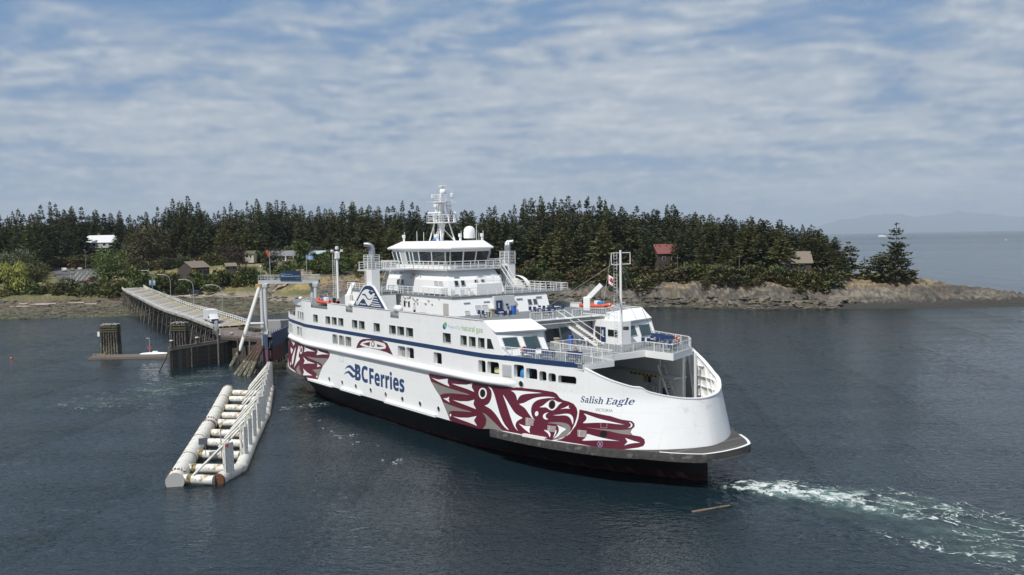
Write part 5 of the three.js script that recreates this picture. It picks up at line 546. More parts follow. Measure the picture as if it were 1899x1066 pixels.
function buoy(label, x, y, z, turn) { const o = aboard('lifebuoy', label, 'lifebuoy', 'orange lifebuoys on the ferry railings', x, y, z, turn); mesh('ring', new THREE.TorusGeometry(0.34, 0.1, 8, 20), std(0.62, 0.10, 0.04, 0.6), o); const t = new MB(); for (let i = 0; i < 4; i++) { const a = i * Math.PI / 2 + 0.4; t.box(Math.cos(a) * 0.34, Math.sin(a) * 0.34, 0, 0.12, 0.23, 0.22, 0, 0, a + Math.PI / 2); } t.build('band', whitePlain, o); return o; }
buoy('orange lifebuoy below the windows of the near lounge front', 27.5, 12.95, 9.4, Math.PI / 2 - 0.1); buoy('orange lifebuoy on the far corner railing beside the blue seats', 32.4, 13.0, -10.6, 0.1); buoy('orange lifebuoy by the railing above the far lounge door', 22.6, 16.6, -8.6, 0.2);
const binBlue = std(0.02, 0.10, 0.42, 0.5);
function bin(label, x, y, z) { const o = aboard('recycling_bin', label, 'bin', 'blue bins on the open decks', x, y, z); const b = new MB(); b.lathe([[0, 1.2], [0.3, 1.18], [0.34, 1.1], [0.34, 0.04], [0.3, 0], [0, 0]], 0, 0, 0, 16); b.build('drum', binBlue, o, 0.7); new MB().box(0.33, 1.0, 0, 0.04, 0.14, 0.34).build('slot', black, o); return o; }
bin('tall blue bin beside the navy door on the sun deck', 13.6, R15, 0.6); bin('tall blue bin by the stair foot on the passenger deck', 23.9, R12, -0.6);
new Array([15.2, R15, 5.2, 'beside the lounge roof edge'], [24.4, R12, 2.0, 'by the dark court window']).forEach(([x, y, z, w]) => { const o = aboard('litter_bin', `beige litter bin with a domed lid ${w}`, 'bin', 'beige litter bins', x, y, z); new MB().rbox(0, 0.45, 0, 0.5, 0.9, 0.5, 0.05).build('body', std(0.42, 0.38, 0.30, 0.7), o); new MB().rbox(0, 1.0, 0, 0.62, 0.24, 0.62, 0.08).build('lid', std(0.34, 0.30, 0.23, 0.7), o); });
// picnic tables with fixed navy seats
const tableProto = new THREE.Group(); { new MB().rbox(0, 0.74, 0, 1.3, 0.06, 0.8, 0.02).build('table_top', std(0.55, 0.56, 0.56, 0.5), tableProto); const p = new MB(); p.box(0, 0.37, 0, 0.12, 0.72, 0.12); p.box(0, 0.05, 0, 0.9, 0.06, 0.6); p.build('pedestal', lightGrey, tableProto); for (const [x, z] of [[-0.4, 0.75], [0.4, 0.75], [-0.4, -0.75], [0.4, -0.75]]) { const s = new MB(); s.rbox(x, 0.45, z, 0.5, 0.07, 0.45, 0.02); s.rbox(x, 0.72, z + Math.sign(z) * 0.22, 0.5, 0.5, 0.06, 0.02); s.box(x, 0.22, z, 0.06, 0.44, 0.06); s.build('seat', std(0.018, 0.035, 0.10, 0.5), tableProto); } }
[[14.6, R15, 5.6, 0.1, 'nearest the side on the sun deck, by the beige bin'], [17.0, R15, 4.6, 1.5, 'just in front of the navy sun deck door'], [14.6, R15, -2.6, 0.2, 'below the pair of windows on the sun deck'], [14.9, R15, -5.6, 0.1, 'farthest across the sun deck'], [18.6, R15, -1.4, 0.6, 'near the head of the stair'], [25.6, R12, -1.2, 0.4, 'at the foot of the stair'], [31, R12, -7.4, 0.2, 'on the far bow platform by the sloped lounge windows'], [36.4, R12, -5.2, 0.3, 'at the far bow corner beside the seated passenger']].forEach(([x, y, z, a, w]) => { const o = tableProto.clone(); const p = V(x, y, z).applyMatrix4(SHIP); o.name = numbered('picnic_table'); o.position.copy(p); o.rotation.y = shipTurn + a; scene.add(o); tag(o, `table with four navy seats ${w}`, 'table', 'tables with navy seats on deck'); });
const benchProto = new THREE.Group(); { const s = new MB(); s.rbox(0, 0.45, 0, 2.0, 0.08, 0.5, 0.02); s.build('seat', std(0.02, 0.045, 0.13, 0.5), benchProto); new MB().rbox(0, 0.8, -0.25, 2.0, 0.5, 0.07, 0.02).build('backrest', std(0.02, 0.045, 0.13, 0.5), benchProto); for (const x of [-0.85, 0.85]) new MB().box(x, 0.22, 0, 0.06, 0.44, 0.45).build('leg', lightGrey, benchProto); }
[[29.6, R12, 10.4, 0.18, 'first along the near bow railing'], [32.4, R12, 9.9, 0.2, 'second along the near bow railing'], [35.6, R12, 8.8, 0.25, 'at the near bow corner by the passenger'], [29.4, R12, -10.2, 0.2, 'first on the far platform, beside the lifebuoy'], [31.6, R12, -9.6, 0.25, 'second on the far platform, beside the lifebuoy']].forEach(([x, y, z, a, w]) => { const o = benchProto.clone(); const p = V(x, y, z).applyMatrix4(SHIP); o.name = numbered('deck_bench'); o.position.copy(p); o.rotation.y = shipTurn + a; scene.add(o); tag(o, `navy deck bench ${w}`, 'bench', 'navy benches on the bow platforms'); });
// people: one continuous body from tapered bones, coloured by clothing
function personGeo(bones, paint) {
  const res = 56, mc = new MarchingCubes(res, new THREE.MeshBasicMaterial(), false, false, 60000), half = 1.0; const f = mc.field; mc.isolation = 0;
  const sd = (p, [a, b, ra, rb]) => { const ab = [b[0] - a[0], b[1] - a[1], b[2] - a[2]], ap = [p[0] - a[0], p[1] - a[1], p[2] - a[2]], t = clamp((ap[0] * ab[0] + ap[1] * ab[1] + ap[2] * ab[2]) / (ab[0] ** 2 + ab[1] ** 2 + ab[2] ** 2 + 1e-9)); return Math.hypot(ap[0] - ab[0] * t, ap[1] - ab[1] * t, ap[2] - ab[2] * t) - lerp(ra, rb, t); };
  for (let k = 0; k < res; k++) for (let j = 0; j < res; j++) for (let i = 0; i < res; i++) { const p = [((i / res) * 2 - 1) * half, ((j / res) * 2 - 1) * half + 0.9, ((k / res) * 2 - 1) * half]; let d = 9; for (const b of bones) { const q = sd(p, b), h = clamp(0.5 + 0.5 * (d - q) / 0.05); d = lerp(d, q, h) - 0.05 * h * (1 - h); } f[i + j * res + k * res * res] = -d; }
  mc.update(); const n = mc.count, pos = new Float32Array(n * 3), nor = new Float32Array(n * 3), col = new Float32Array(n * 3); for (let i = 0; i < n; i++) { for (let c = 0; c < 3; c++) { pos[i * 3 + c] = mc.positionArray[i * 3 + c] * half + (c === 1 ? 0.9 : 0); nor[i * 3 + c] = mc.normalArray[i * 3 + c]; } const q = paint(pos[i * 3], pos[i * 3 + 1], pos[i * 3 + 2]); col.set(q, i * 3); }
  const g = new THREE.BufferGeometry(); g.setAttribute('position', new THREE.BufferAttribute(pos, 3)); g.setAttribute('normal', new THREE.BufferAttribute(nor, 3)); g.setAttribute('color', new THREE.BufferAttribute(col, 3)); return g;
}
const standBones = (arm) => [[[0, 0.9, 0], [0, 1.38, 0], 0.15, 0.19], [[-0.12, 1.38, 0], [0.12, 1.38, 0], 0.09, 0.09], [[0, 1.42, 0], [0, 1.56, 0.01], 0.06, 0.06], [[0, 1.6, 0.02], [0, 1.68, 0.01], 0.095, 0.1], [[0, 1.6, 0.1], [0, 1.6, 0.13], 0.02, 0.015], ...[-1, 1].flatMap((s) => [[[s * 0.1, 0.9, 0], [s * 0.11, 0.5, 0.02], 0.095, 0.065], [[s * 0.11, 0.5, 0.02], [s * 0.11, 0.09, -0.01], 0.062, 0.042], [[s * 0.11, 0.05, -0.02], [s * 0.12, 0.04, 0.15], 0.045, 0.035], [[s * 0.2, 1.38, 0], [s * 0.27, 1.1, 0], 0.058, 0.045], [[s * 0.27, 1.1, 0], [s * 0.24, 0.86 + arm * 0.2, 0.02 + arm * 0.28], 0.043, 0.034], [[s * 0.24, 0.86 + arm * 0.2, 0.02 + arm * 0.28], [s * 0.22, 0.76 + arm * 0.24, 0.05 + arm * 0.34], 0.036, 0.026]])];
const sitBones = [[[0, 0.5, 0], [0, 0.98, 0.0], 0.16, 0.18], [[-0.12, 0.98, 0], [0.12, 0.98, 0], 0.09, 0.09], [[0, 1.0, 0], [0, 1.15, 0.02], 0.06, 0.06], [[0, 1.2, 0.03], [0, 1.28, 0.02], 0.095, 0.1], [[0, 1.2, 0.12], [0, 1.2, 0.15], 0.02, 0.015], ...[-1, 1].flatMap((s) => [[[s * 0.1, 0.5, 0], [s * 0.12, 0.52, 0.42], 0.09, 0.065], [[s * 0.12, 0.52, 0.42], [s * 0.12, 0.09, 0.44], 0.06, 0.042], [[s * 0.12, 0.05, 0.42], [s * 0.12, 0.04, 0.6], 0.045, 0.035], [[s * 0.2, 0.98, 0], [s * 0.27, 0.72, 0.06], 0.056, 0.045], [[s * 0.27, 0.72, 0.06], [s * 0.15, 0.62, 0.32], 0.043, 0.034]])];
const dress = (top, legs, hair, seated) => (x, y, z) => { const off = seated ? -0.4 : 0; if (y > 1.66 + off || (y > 1.58 + off && z < -0.02)) return hair; if (y > 1.47 + off) return [0.42, 0.24, 0.17]; if (!seated && y < 0.88) return y < 0.09 ? [0.02, 0.02, 0.02] : legs; if (seated && y < 0.6 && z > 0.02) return y < 0.1 ? [0.02, 0.02, 0.02] : legs; return top; };
const skinMat = std(1, 1, 1, 0.8, 0, { vertexColors: true });
function person(label, x, y, z, turn, bones, paint) { const o = aboard('person', label, 'person', null, x, y, z, turn); mesh('body', personGeo(bones, paint), skinMat, o); return o; }
person('person in a white shirt and dark trousers standing at the side bulwark', 6.3, R15, 11.5, 0.1, standBones(0.4), dress([0.62, 0.62, 0.66], [0.03, 0.03, 0.05], [0.08, 0.05, 0.04]));
person('person in a dark top sitting on the near bow bench', 34.6, R12 - 0.05, 7.6, 1.2, sitBones, dress([0.10, 0.08, 0.10], [0.05, 0.06, 0.11], [0.03, 0.03, 0.07], true));
person('person in grey sitting at the table on the far bow corner', 36.2, R12 - 0.05, -6.1, 0.3, sitBones, dress([0.20, 0.20, 0.23], [0.04, 0.04, 0.06], [0.06, 0.03, 0.02], true));
person('person in a blue jacket standing behind the orange rescue boat', -24.6, R15, 9.8, 0.4, standBones(0.2), dress([0.16, 0.26, 0.48], [0.03, 0.03, 0.05], [0.20, 0.26, 0.42]));
person('person in dark clothes at the stern railing of the ferry', -37.6, R12, 10.0, -1.2, standBones(0.5), dress([0.06, 0.055, 0.035], [0.03, 0.03, 0.03], [0.05, 0.04, 0.03]));
// flag on the signal mast halyard
{ const o = aboard('flag', 'small red and white flag flying beside the near signal mast', 'flag', null, 34.2, 21.2, 2.3); const tex = canvasTexture(256, 128, (c, w, h) => { c.fillStyle = '#b3242f'; c.fillRect(0, 0, w, h); c.fillStyle = '#eeeeee'; c.fillRect(w * 0.25, 0, w * 0.5, h); c.fillStyle = '#b3242f'; c.beginPath(); const L = [[0, -0.42], [0.09, -0.24], [0.2, -0.3], [0.16, -0.02], [0.3, -0.12], [0.36, 0.0], [0.22, 0.2], [0.05, 0.2], [0.05, 0.4], [-0.05, 0.4], [-0.05, 0.2], [-0.22, 0.2], [-0.36, 0.0], [-0.3, -0.12], [-0.16, -0.02], [-0.2, -0.3], [-0.09, -0.24]]; L.forEach(([x, y], i) => c[i ? 'lineTo' : 'moveTo'](w / 2 + x * h, h / 2 + y * h)); c.fill(); }); const P = new THREE.PlaneGeometry(1.7, 1.0, 12, 4); P.translate(0.85, 0, 0); const a = P.attributes.position; for (let i = 0; i < a.count; i++) { const x = a.getX(i); a.setZ(i, Math.sin(x * 4.2) * 0.14); a.setY(i, a.getY(i) - x * 0.45); } P.computeVertexNormals(); P.rotateY(-0.4); mesh('cloth', P, textured(tex, 0.85), o); const h = new MB(); h.bar(V(0, -5.5, 1.4), V(0, 2.4, -0.4), 0.02, 4); h.build('halyard', lightGrey, o); }
console.log('ferry fittings done');
// ---------------------------------------------------------------- dock, trestle road and floating lead-in boom
const timber = textured(mottled(0.060, 0.052, 0.045, 0.8, 6, 0.15, 256, [0.14, 0.125, 0.105, 0.2]), 0.9), paleTimber = textured(mottled(0.15, 0.134, 0.115, 0.5, 6, 0.4), 0.9), barnacle = textured(mottled(0.15, 0.14, 0.105, 0.8, 10, 0.7, 256, [0.05, 0.055, 0.03, 0.1]), 0.95);
const concrete = textured(mottled(0.30, 0.285, 0.255, 0.35, 5, 0.9, 512, [0.20, 0.185, 0.16, 0.2]), 0.9), plankDeck = textured(mottled(0.15, 0.118, 0.098, 0.5, 7, 0.33), 0.9), galv = std(0.42, 0.44, 0.46, 0.5, 0.4), railWhite = textured(mottled(0.62, 0.62, 0.60, 0.2, 6, 0.61, 256, [0.42, 0.40, 0.36, 0.25]), 0.7), yellowPaint = std(0.40, 0.33, 0.13, 0.8);
const boomWhite = textured(mottled(0.66, 0.65, 0.60, 0.22, 5, 0.42, 512, [0.36, 0.27, 0.14, 0.22]), 0.65), rust = textured(mottled(0.14, 0.058, 0.03, 0.8, 8, 0.22, 256, [0.30, 0.20, 0.14, 0.22]), 0.9), darkRust = textured(mottled(0.065, 0.038, 0.028, 0.7, 8, 0.32, 256, [0.11, 0.085, 0.065, 0.2]), 0.9), algaeTan = textured(mottled(0.28, 0.22, 0.10, 0.6, 8, 0.77, 256, [0.14, 0.12, 0.05, 0.15]), 0.95);
// --- trestle road
const LEFT = [[-166, -378, 7.6], [-156, -358, 7.45], [-133, -316, 7.05], [-104, -263.5, 6.6], [-87, -237, 6.3], [-71.4, -211, 6.0]].map((p) => V(p[0], p[2], p[1]));
const leftCurve = new THREE.CatmullRomCurve3(LEFT); const roadAt = (t, o, up = 0) => { const p = leftCurve.getPoint(t), d = leftCurve.getTangent(t), n = V(-d.z, 0, d.x).normalize(); if (n.x < 0) n.negate(); return V(p.x + n.x * o, p.y + up, p.z + n.z * o); };
const ROADW = 8.4;
{ const o = thing('trestle_bridge', 'long timber pile trestle carrying a concrete roadway from shore to the dock', 'bridge', null);
  const ts = range(0, 1, 60), d = new MB(); d.loft([ts.map((t) => roadAt(t, 0, -0.45)), ts.map((t) => roadAt(t, 0, 0)), ts.map((t) => roadAt(t, ROADW, 0)), ts.map((t) => roadAt(t, ROADW, -0.45)), ts.map((t) => roadAt(t, 0, -0.45))]); d.build('road_deck', concrete, o, 0.4);
  const strip = (name, a, b, up, mat, t0 = 0, t1 = 1) => { const q = range(t0, t1, 60); const m = new MB(); m.loft([q.map((t) => roadAt(t, a, up)), q.map((t) => roadAt(t, b, up))]); return m.build(name, mat, o); };
  strip('white_line', 1.55, 1.68, 0.006, std(0.7, 0.7, 0.68, 0.8), 0.12); strip('white_line', 2.6, 2.72, 0.006, std(0.62, 0.62, 0.6, 0.8), 0.12);
  const cb = new MB(); cb.loft([ts.map((t) => roadAt(t, 7.0, 0.004)), ts.map((t) => roadAt(t, 7.0, 0.24)), ts.map((t) => roadAt(t, 7.32, 0.24)), ts.map((t) => roadAt(t, 7.32, 0.004))]); cb.build('yellow_kerb', yellowPaint, o, 0.4); const fw = new MB(); fw.loft([ts.map((t) => roadAt(t, 7.32, 0.12)), ts.map((t) => roadAt(t, ROADW + 0.3, 0.12)), ts.map((t) => roadAt(t, ROADW + 0.3, -0.3))]); fw.build('footway', concrete, o, 0.4);
  for (const [off, side] of [[0.1, 'l'], [ROADW + 0.2, 'r']]) { const g = new MB(); for (const [u, w] of side === 'r' ? [[1.12, 0.2], [0.62, 0.22]] : [[0.52, 0.3], [0.24, 0.2]]) g.loft([ts.map((t) => roadAt(t, off, u - w / 2)), ts.map((t) => roadAt(t, off, u + w / 2)), ts.map((t) => roadAt(t, off + 0.12, u + w / 2)), ts.map((t) => roadAt(t, off + 0.12, u - w / 2))]); g.build('guard_rail', railWhite, o, 0.4); for (const t of range(0.01, 0.995, 66)) { const p = roadAt(t, off + 0.06); new MB().box(p.x, p.y + (side === 'r' ? 0.6 : 0.26), p.z, 0.16, side === 'r' ? 1.2 : 0.6, 0.16).build('rail_post', railWhite, o); } }
  const st = new MB(); for (const off of [0.5, 2.3, 4.2, 6.1, 7.9]) for (let i = 0; i < 30; i++) st.beam(roadAt(i / 30, off, -0.65), roadAt((i + 1) / 30, off, -0.65), 0.3, 0.4); st.build('stringers', timber, o);
  const r = rng(31); for (let i = 0; i < 27; i++) { const t = 0.10 + i * 0.0338; const cap = new MB(); cap.beam(roadAt(t, -0.4, -1.05), roadAt(t, ROADW + 0.4, -1.05), 0.34, 0.36); cap.build('pile_cap', timber, o); for (const off of [0.2, 2.4, 4.6, 6.8, ROADW]) { const a = roadAt(t, off, -1.2), lean = (r() - 0.5) * 0.5 + (off < 1 ? -1.0 : off > 8 ? 1.0 : 0), b = roadAt(t, off + lean); b.y = -1.5; new MB().bar(b, a, 0.19 + r() * 0.05, 7, 0.16).build('pile', r() < 0.35 ? paleTimber : timber, o); } const br = new MB(); const a = roadAt(t, 0, -1.3), b = roadAt(t, ROADW, -4.4); br.beam(a, b, 0.1, 0.22); const c = roadAt(t, 0, -4.4), e = roadAt(t, ROADW, -1.3); br.beam(c.add(V(0.15, 0, 0.15)), e, 0.1, 0.22); br.build('cross_brace', r() < 0.5 ? paleTimber : timber, o); } }
// street lamps along the road
[[340, 288, 'nearest the shore, carrying two blue banners'], [300, 322, 'second from the shore'], [263, 365, 'third from the shore'], [232, 419, 'nearest the white truck']].forEach(([D, px, w], i) => { const x = U(px) * D - 1.2, z = -D; const base = lerp(7.3, 6.3, i / 3); const o = thing('street_lamp', `tall grey curved-arm street lamp ${w}`, 'street lamp', 'street lamps along the trestle road', [x, base - 1.5, z]); const p = new MB(); p.tube([V(0, 0, 0), V(0, 4, 0), V(0, 8.2, 0), V(-0.5, 9.6, 0.1), V(-1.8, 10.2, 0.3), V(-3.4, 10.3, 0.5)], 0.085, 8, 40); p.build('pole', galv, o); new MB().rbox(-3.6, 10.26, 0.52, 0.9, 0.16, 0.32, 0.06).build('lamp_head', lightGrey, o); new MB().box(-3.6, 10.17, 0.52, 0.6, 0.03, 0.22).build('lens', std(0.6, 0.6, 0.56, 0.3), o); if (i === 0) for (const s of [-1, 1]) { const b = new MB(); b.box(s * 0.75, 5.6, 0.05, 0.9, 2.0, 0.04); const bn = b.build('banner', std(0.16, 0.26, 0.40, 0.8), o); new MB().box(s * 0.75, 5.9, 0.09, 0.6, 0.7, 0.03).build('print', std(0.5, 0.56, 0.62, 0.8), bn); } });
// box truck driving to the ferry
{ const o = thing('box_truck', 'white box truck driving down the trestle road towards the ferry', 'truck', null, [-74.9, 6.06, -221], Math.atan2(0.52, 0.85)); const w = std(0.68, 0.69, 0.70, 0.4); new MB().rbox(0, 2.15, -1.3, 2.45, 2.5, 5.2, 0.05).build('cargo_box', w, o); const cab = new MB(); const s = new THREE.Shape([[1.2, 0.55], [3.3, 0.55], [3.35, 1.25], [2.35, 1.42], [1.85, 2.2], [1.2, 2.2]].map(([a, b]) => new THREE.Vector2(a, b))); const g = new THREE.ExtrudeGeometry(s, { depth: 2.0, bevelEnabled: true, bevelSize: 0.06, bevelThickness: 0.06, bevelSegments: 2 }); g.translate(0, 0, -1.0); g.rotateY(-Math.PI / 2); cab.add(g); cab.build('cab', w, o, 0.5); const A = V(-0.85, 1.5, 2.36), B = V(0.85, 1.5, 2.36), C = V(0.8, 2.1, 1.98), D = V(-0.8, 2.1, 1.98); new MB().quad(A, B, C, D).build('windscreen', glass, o); for (const x of [-1.07, 1.07]) new MB().box(x, 1.75, 1.65, 0.03, 0.5, 0.7).build('side_window', glass, o); new MB().rbox(0, 0.95, 3.4, 1.7, 0.5, 0.12, 0.04).build('grille', black, o); new MB().rbox(0, 0.5, 3.42, 2.1, 0.28, 0.2, 0.05).build('bumper', steelDark, o); for (const x of [-0.82, 0.82]) new MB().rbox(x, 1.0, 3.4, 0.34, 0.3, 0.1, 0.04).build('headlight', std(0.7, 0.7, 0.68, 0.2), o); new MB().box(0, 0.48, 3.55, 0.5, 0.2, 0.02).build('number_plate', whitePlain, o); for (const x of [-1.25, 1.25]) new MB().rbox(x, 1.7, 2.35, 0.2, 0.4, 0.1, 0.03).build('mirror', black, o); for (const [x, z] of [[-1, 2.5], [1, 2.5], [-1, -2.2], [1, -2.2]]) { const t = new THREE.CylinderGeometry(0.45, 0.45, 0.32, 18); t.rotateZ(Math.PI / 2); t.translate(x, 0.45, z); const wh = mesh('wheel', t, black, o); mesh('rim', new THREE.CylinderGeometry(0.24, 0.24, 0.34, 12).rotateZ(Math.PI / 2).translate(x, 0.45, z), lightGrey, wh); } const ch = new MB(); ch.box(0, 0.62, -0.4, 0.9, 0.25, 7); ch.build('chassis', black, o); }
// --- dock head
{ const o = thing('dock', 'broad plank-decked dock head on dark timber walls at the end of the trestle', 'dock', null); const poly = [[-71.4, -211], [-63.6, -216.5], [-54, -223], [-46.5, -216], [-44.5, -200], [-47, -190], [-52.5, -187.5], [-58, -191], [-64, -194.5]]; new MB().prism(poly, 5.1, 5.6).build('deck', plankDeck, o);
  const fl = new MB(); for (let i = 0; i < poly.length; i++) { const a = poly[i], b = poly[(i + 1) % poly.length]; fl.beam(V(a[0], 5.0, a[1]), V(b[0], 5.0, b[1]), 0.3, 0.55); } fl.build('edge_beam', timber, o);
  const r = rng(8); const wallA = V(-70.4, 0, -181.8), wallB = V(-62, 0, -195.4), n = 34; for (let i = 0; i <= n; i++) { const t = i / n, p = wallA.clone().lerp(wallB, t); new MB().box(p.x, 1.3 + 0.0 * t, p.z, 0.5, 6.2 + r() * 0.1, 0.5, 0.98).build('wall_timber', r() < 0.2 ? barnacle : timber, o); } const cp = new MB(); cp.beam(V(-70.6, 4.55, -181.5), V(-61.9, 4.75, -195.5), 0.5, 0.3); cp.beam(V(-70.2, 4.15, -181.2), V(-61.6, 4.35, -195.2), 0.3, 0.3); cp.build('cap_timber', paleTimber, o); const w2 = V(-62, 0, -195.2), w3 = V(-52.8, 0, -188); for (let i = 0; i <= 22; i++) { const p = w2.clone().lerp(w3, i / 22); new MB().box(p.x, 1.6, p.z, 0.42, 6.8, 0.4, -0.6).build('wall_timber', timber, o); }
  for (const t of [0.02, 0.42, 0.78, 1]) { const p = wallA.clone().lerp(wallB, t); const b = new MB(); b.bar(V(p.x, -1.5, p.z), V(p.x, 5.7, p.z), 0.34, 9); b.lathe([[0, 0.42], [0.3, 0.36], [0.4, 0.1], [0.38, 0], [0, 0]], p.x, 5.7, p.z, 10); b.build('mooring_post', timber, o); new MB().lathe([[0, 0.2], [0.3, 0.16], [0.38, 0]], p.x, 6.0, p.z, 10).build('post_cap', std(0.5, 0.48, 0.46, 0.9), o); }
  for (const [x, z, h] of [[-62.9, -189, 7.6], [-58.5, -188.4, 5.6], [-55.5, -186.8, 5.4], [-67.2, -185.2, 4.2]]) new MB().bar(V(x, -1.5, z), V(x, h, z), 0.2, 8).build('fender_pile', r() < 0.5 ? paleTimber : timber, o); new MB().bar(V(-72.6, -1, -179.8), V(-70.8, 4, -182.4), 0.18, 7).build('raking_pile', timber, o);
  const rl = (pts) => railing(pts, 1.1, { parent: o, mat: galv, gap: 2.4 }); rl([[-64, 5.6, -194.3], [-58, 5.6, -190.8], [-52.6, 5.6, -187.4]]); rl([[-71, 5.6, -210], [-66.6, 5.6, -201], [-64.1, 5.6, -194.6]]); const rw = (pts) => railing(pts, 1.15, { parent: o, gap: 1.8 }); rw([[-52.4, 5.9, -187.2], [-49.6, 6.6, -179.6], [-48.9, 7.3, -176.8]]); rw([[-49.6, 5.7, -196], [-49.2, 7.3, -178]]); rw([[-48, 5.8, -206], [-46.6, 7, -193]]);
  const gw = new MB(); gw.beam(V(-52, 5.75, -187), V(-49.4, 7.0, -177), 1.3, 0.16); gw.beam(V(-49.4, 5.9, -197), V(-48.9, 7.1, -177), 1.2, 0.16); gw.build('walkway', galv, o);
  new MB().rbox(-55.2, 6.65, -207.5, 5.4, 2.1, 3.4, 0.06).build('equipment_cabin', std(0.30, 0.30, 0.31, 0.7), o); const cr4 = new MB(); for (let i = 0; i < 12; i++) cr4.beam(V(-64 + i * 0.5, 5.95, -207 + i * 0.55), V(-62.6 + i * 0.5, 5.95, -208.4 + i * 0.55), 0.35, 0.5); cr4.build('timber_baulks', timber, o);
  for (const [x, z] of [[-66.6, -207], [-63.6, -209.6]]) { const b = new MB(); b.tube([V(x - 1, 5.6, z), V(x - 1, 6.5, z), V(x, 6.65, z + 0.6), V(x + 1, 6.5, z + 1.2), V(x + 1, 5.6, z + 1.2)], 0.07, 6, 24); b.build('yellow_barrier', yellowPaint, o); } new MB().rbox(-68.6, 6.8, -205.4, 0.7, 2.3, 0.5, 0.05).build('control_box', galv, o); }
// steel wing wall with blue and red fender panels
{ const o = thing('wing_wall', 'steel wing wall faced with blue and dark red fender panels beside the berth', 'fender wall', null); const bl = textured(mottled(0.045, 0.065, 0.12, 0.5, 8, 0.12, 256, [0.13, 0.15, 0.20, 0.2]), 0.7), rd = textured(mottled(0.13, 0.035, 0.03, 0.6, 8, 0.55, 256, [0.05, 0.025, 0.025, 0.1]), 0.8), pu = textured(mottled(0.16, 0.07, 0.10, 0.5, 8, 0.4), 0.8); const r = rng(4);
  for (let i = 0; i < 8; i++) { const z = -178.4 - i * 1.75; new MB().box(-48.4 - i * 0.05, 6.2, z, 0.35, 2.9, 1.66).build('upper_panel', bl, o); new MB().box(-48.4 - i * 0.05, 3.3, z, 0.33, 2.8, 1.66).build('lower_panel', i > 4 ? timber : rd, o); } const a = new MB(); a.box(-49.3, 6.1, -176.2, 1.1, 2.9, 0.3); a.build('end_panel', bl, o); new MB().box(-49.3, 3.1, -176.2, 1.1, 3.0, 0.28).build('end_panel', pu, o); new MB().box(-49.8, 4.5, -176.0, 0.14, 6.0, 0.1).build('edge_strip', std(0.4, 0.5, 0.62, 0.6), o);
  const fr = new MB(); for (let i = 0; i < 8; i++) { const z = -177.6 - i * 2; fr.box(-49.6, 4, z, 0.3, 7, 0.3); } for (const y of [2, 4.2, 6.4]) fr.box(-49.4, y, -185, 0.4, 0.35, 15); fr.build('steel_frame', darkRust, o); for (const [x, z] of [[-50.8, -175.6], [-49.9, -176.2], [-48.9, -176.6], [-50.3, -178.8]]) new MB().bar(V(x, -1.5, z + 2), V(x, 2.2, z), 0.42, 10).build('pile', barnacle, o); for (const [x0, z0, x1, z1] of [[-54.9, -172.8, -50.9, -178.6], [-53.9, -172.4, -50.3, -178.0], [-52.7, -172.0, -49.9, -177.4], [-51.6, -171.4, -49.5, -176.8]]) { new MB().bar(V(x0, -0.6, z0), V(lerp(x0, x1, 0.45), 2.4, lerp(z0, z1, 0.45)), 0.42, 9).build('raking_pile', barnacle, o); new MB().bar(V(lerp(x0, x1, 0.44), 2.35, lerp(z0, z1, 0.44)), V(x1, 6.0, z1), 0.36, 9).build('raking_pile', darkRust, o); } const lp = new MB(); lp.rbox(-50.5, 1.9, -174.6, 1.0, 1.0, 1.0, 0.1); lp.build('pile_block', paleTimber, o); }
// gantry over the ramp with walkway and sign
{ const o = thing('ramp_gantry', 'grey steel gantry with a railed walkway over the loading ramp', 'gantry', null); const gp = std(0.50, 0.52, 0.54, 0.5, 0.2), y0 = 16.75; const b = new MB(); b.box(-50, 16.95, -199, 13.4, 0.72, 0.5, 0.02); b.box(-50, 16.95, -200.6, 13.4, 0.72, 0.5, 0.02); b.build('cross_beam', gp, o); new MB().box(-50, 17.36, -199.8, 13.6, 0.08, 2.0).build('walkway', galv, o); railing([[-56.7, 17.4, -198.9], [-43.3, 17.4, -198.9]], 1.1, { parent: o, mat: gp, gap: 1.5 }); railing([[-56.7, 17.4, -200.8], [-43.3, 17.4, -200.8]], 1.1, { parent: o, mat: gp, gap: 1.5 });
  for (const [x, z] of [[-55.1, -198.2], [-56.5, -200.4], [-43.9, -198.6], [-45.1, -200.6]]) { new MB().bar(V(x, -1, z), V(x, 15.9, z), 0.42, 14).build('column', std(0.56, 0.57, 0.57, 0.5), o); new MB().rbox(x, 16.2, z, 1.15, 0.8, 1.0, 0.05).build('column_head', gp, o); } new MB().bar(V(-58.6, 2.4, -189.2), V(-56.3, 16.2, -198.4), 0.42, 14).build('raking_leg', std(0.60, 0.59, 0.55, 0.6), o); new MB().bar(V(-60.2, -1, -187), V(-58.55, 2.7, -189.3), 0.45, 12).build('raking_leg', barnacle, o); new MB().rbox(-56.5, 16.2, -198.2, 1.2, 0.9, 0.9, 0.05).build('rusty_bracket', std(0.42, 0.28, 0.13, 0.8), o); const tb = new MB(); tb.bar(V(-60, 7.7, -199.6), V(-54.8, 7.75, -198.6), 0.28, 12); tb.build('tie_pipe', std(0.56, 0.57, 0.57, 0.5), o); for (const [x, h] of [[-52.4, 21], [-55.1, 21.8]]) { } }
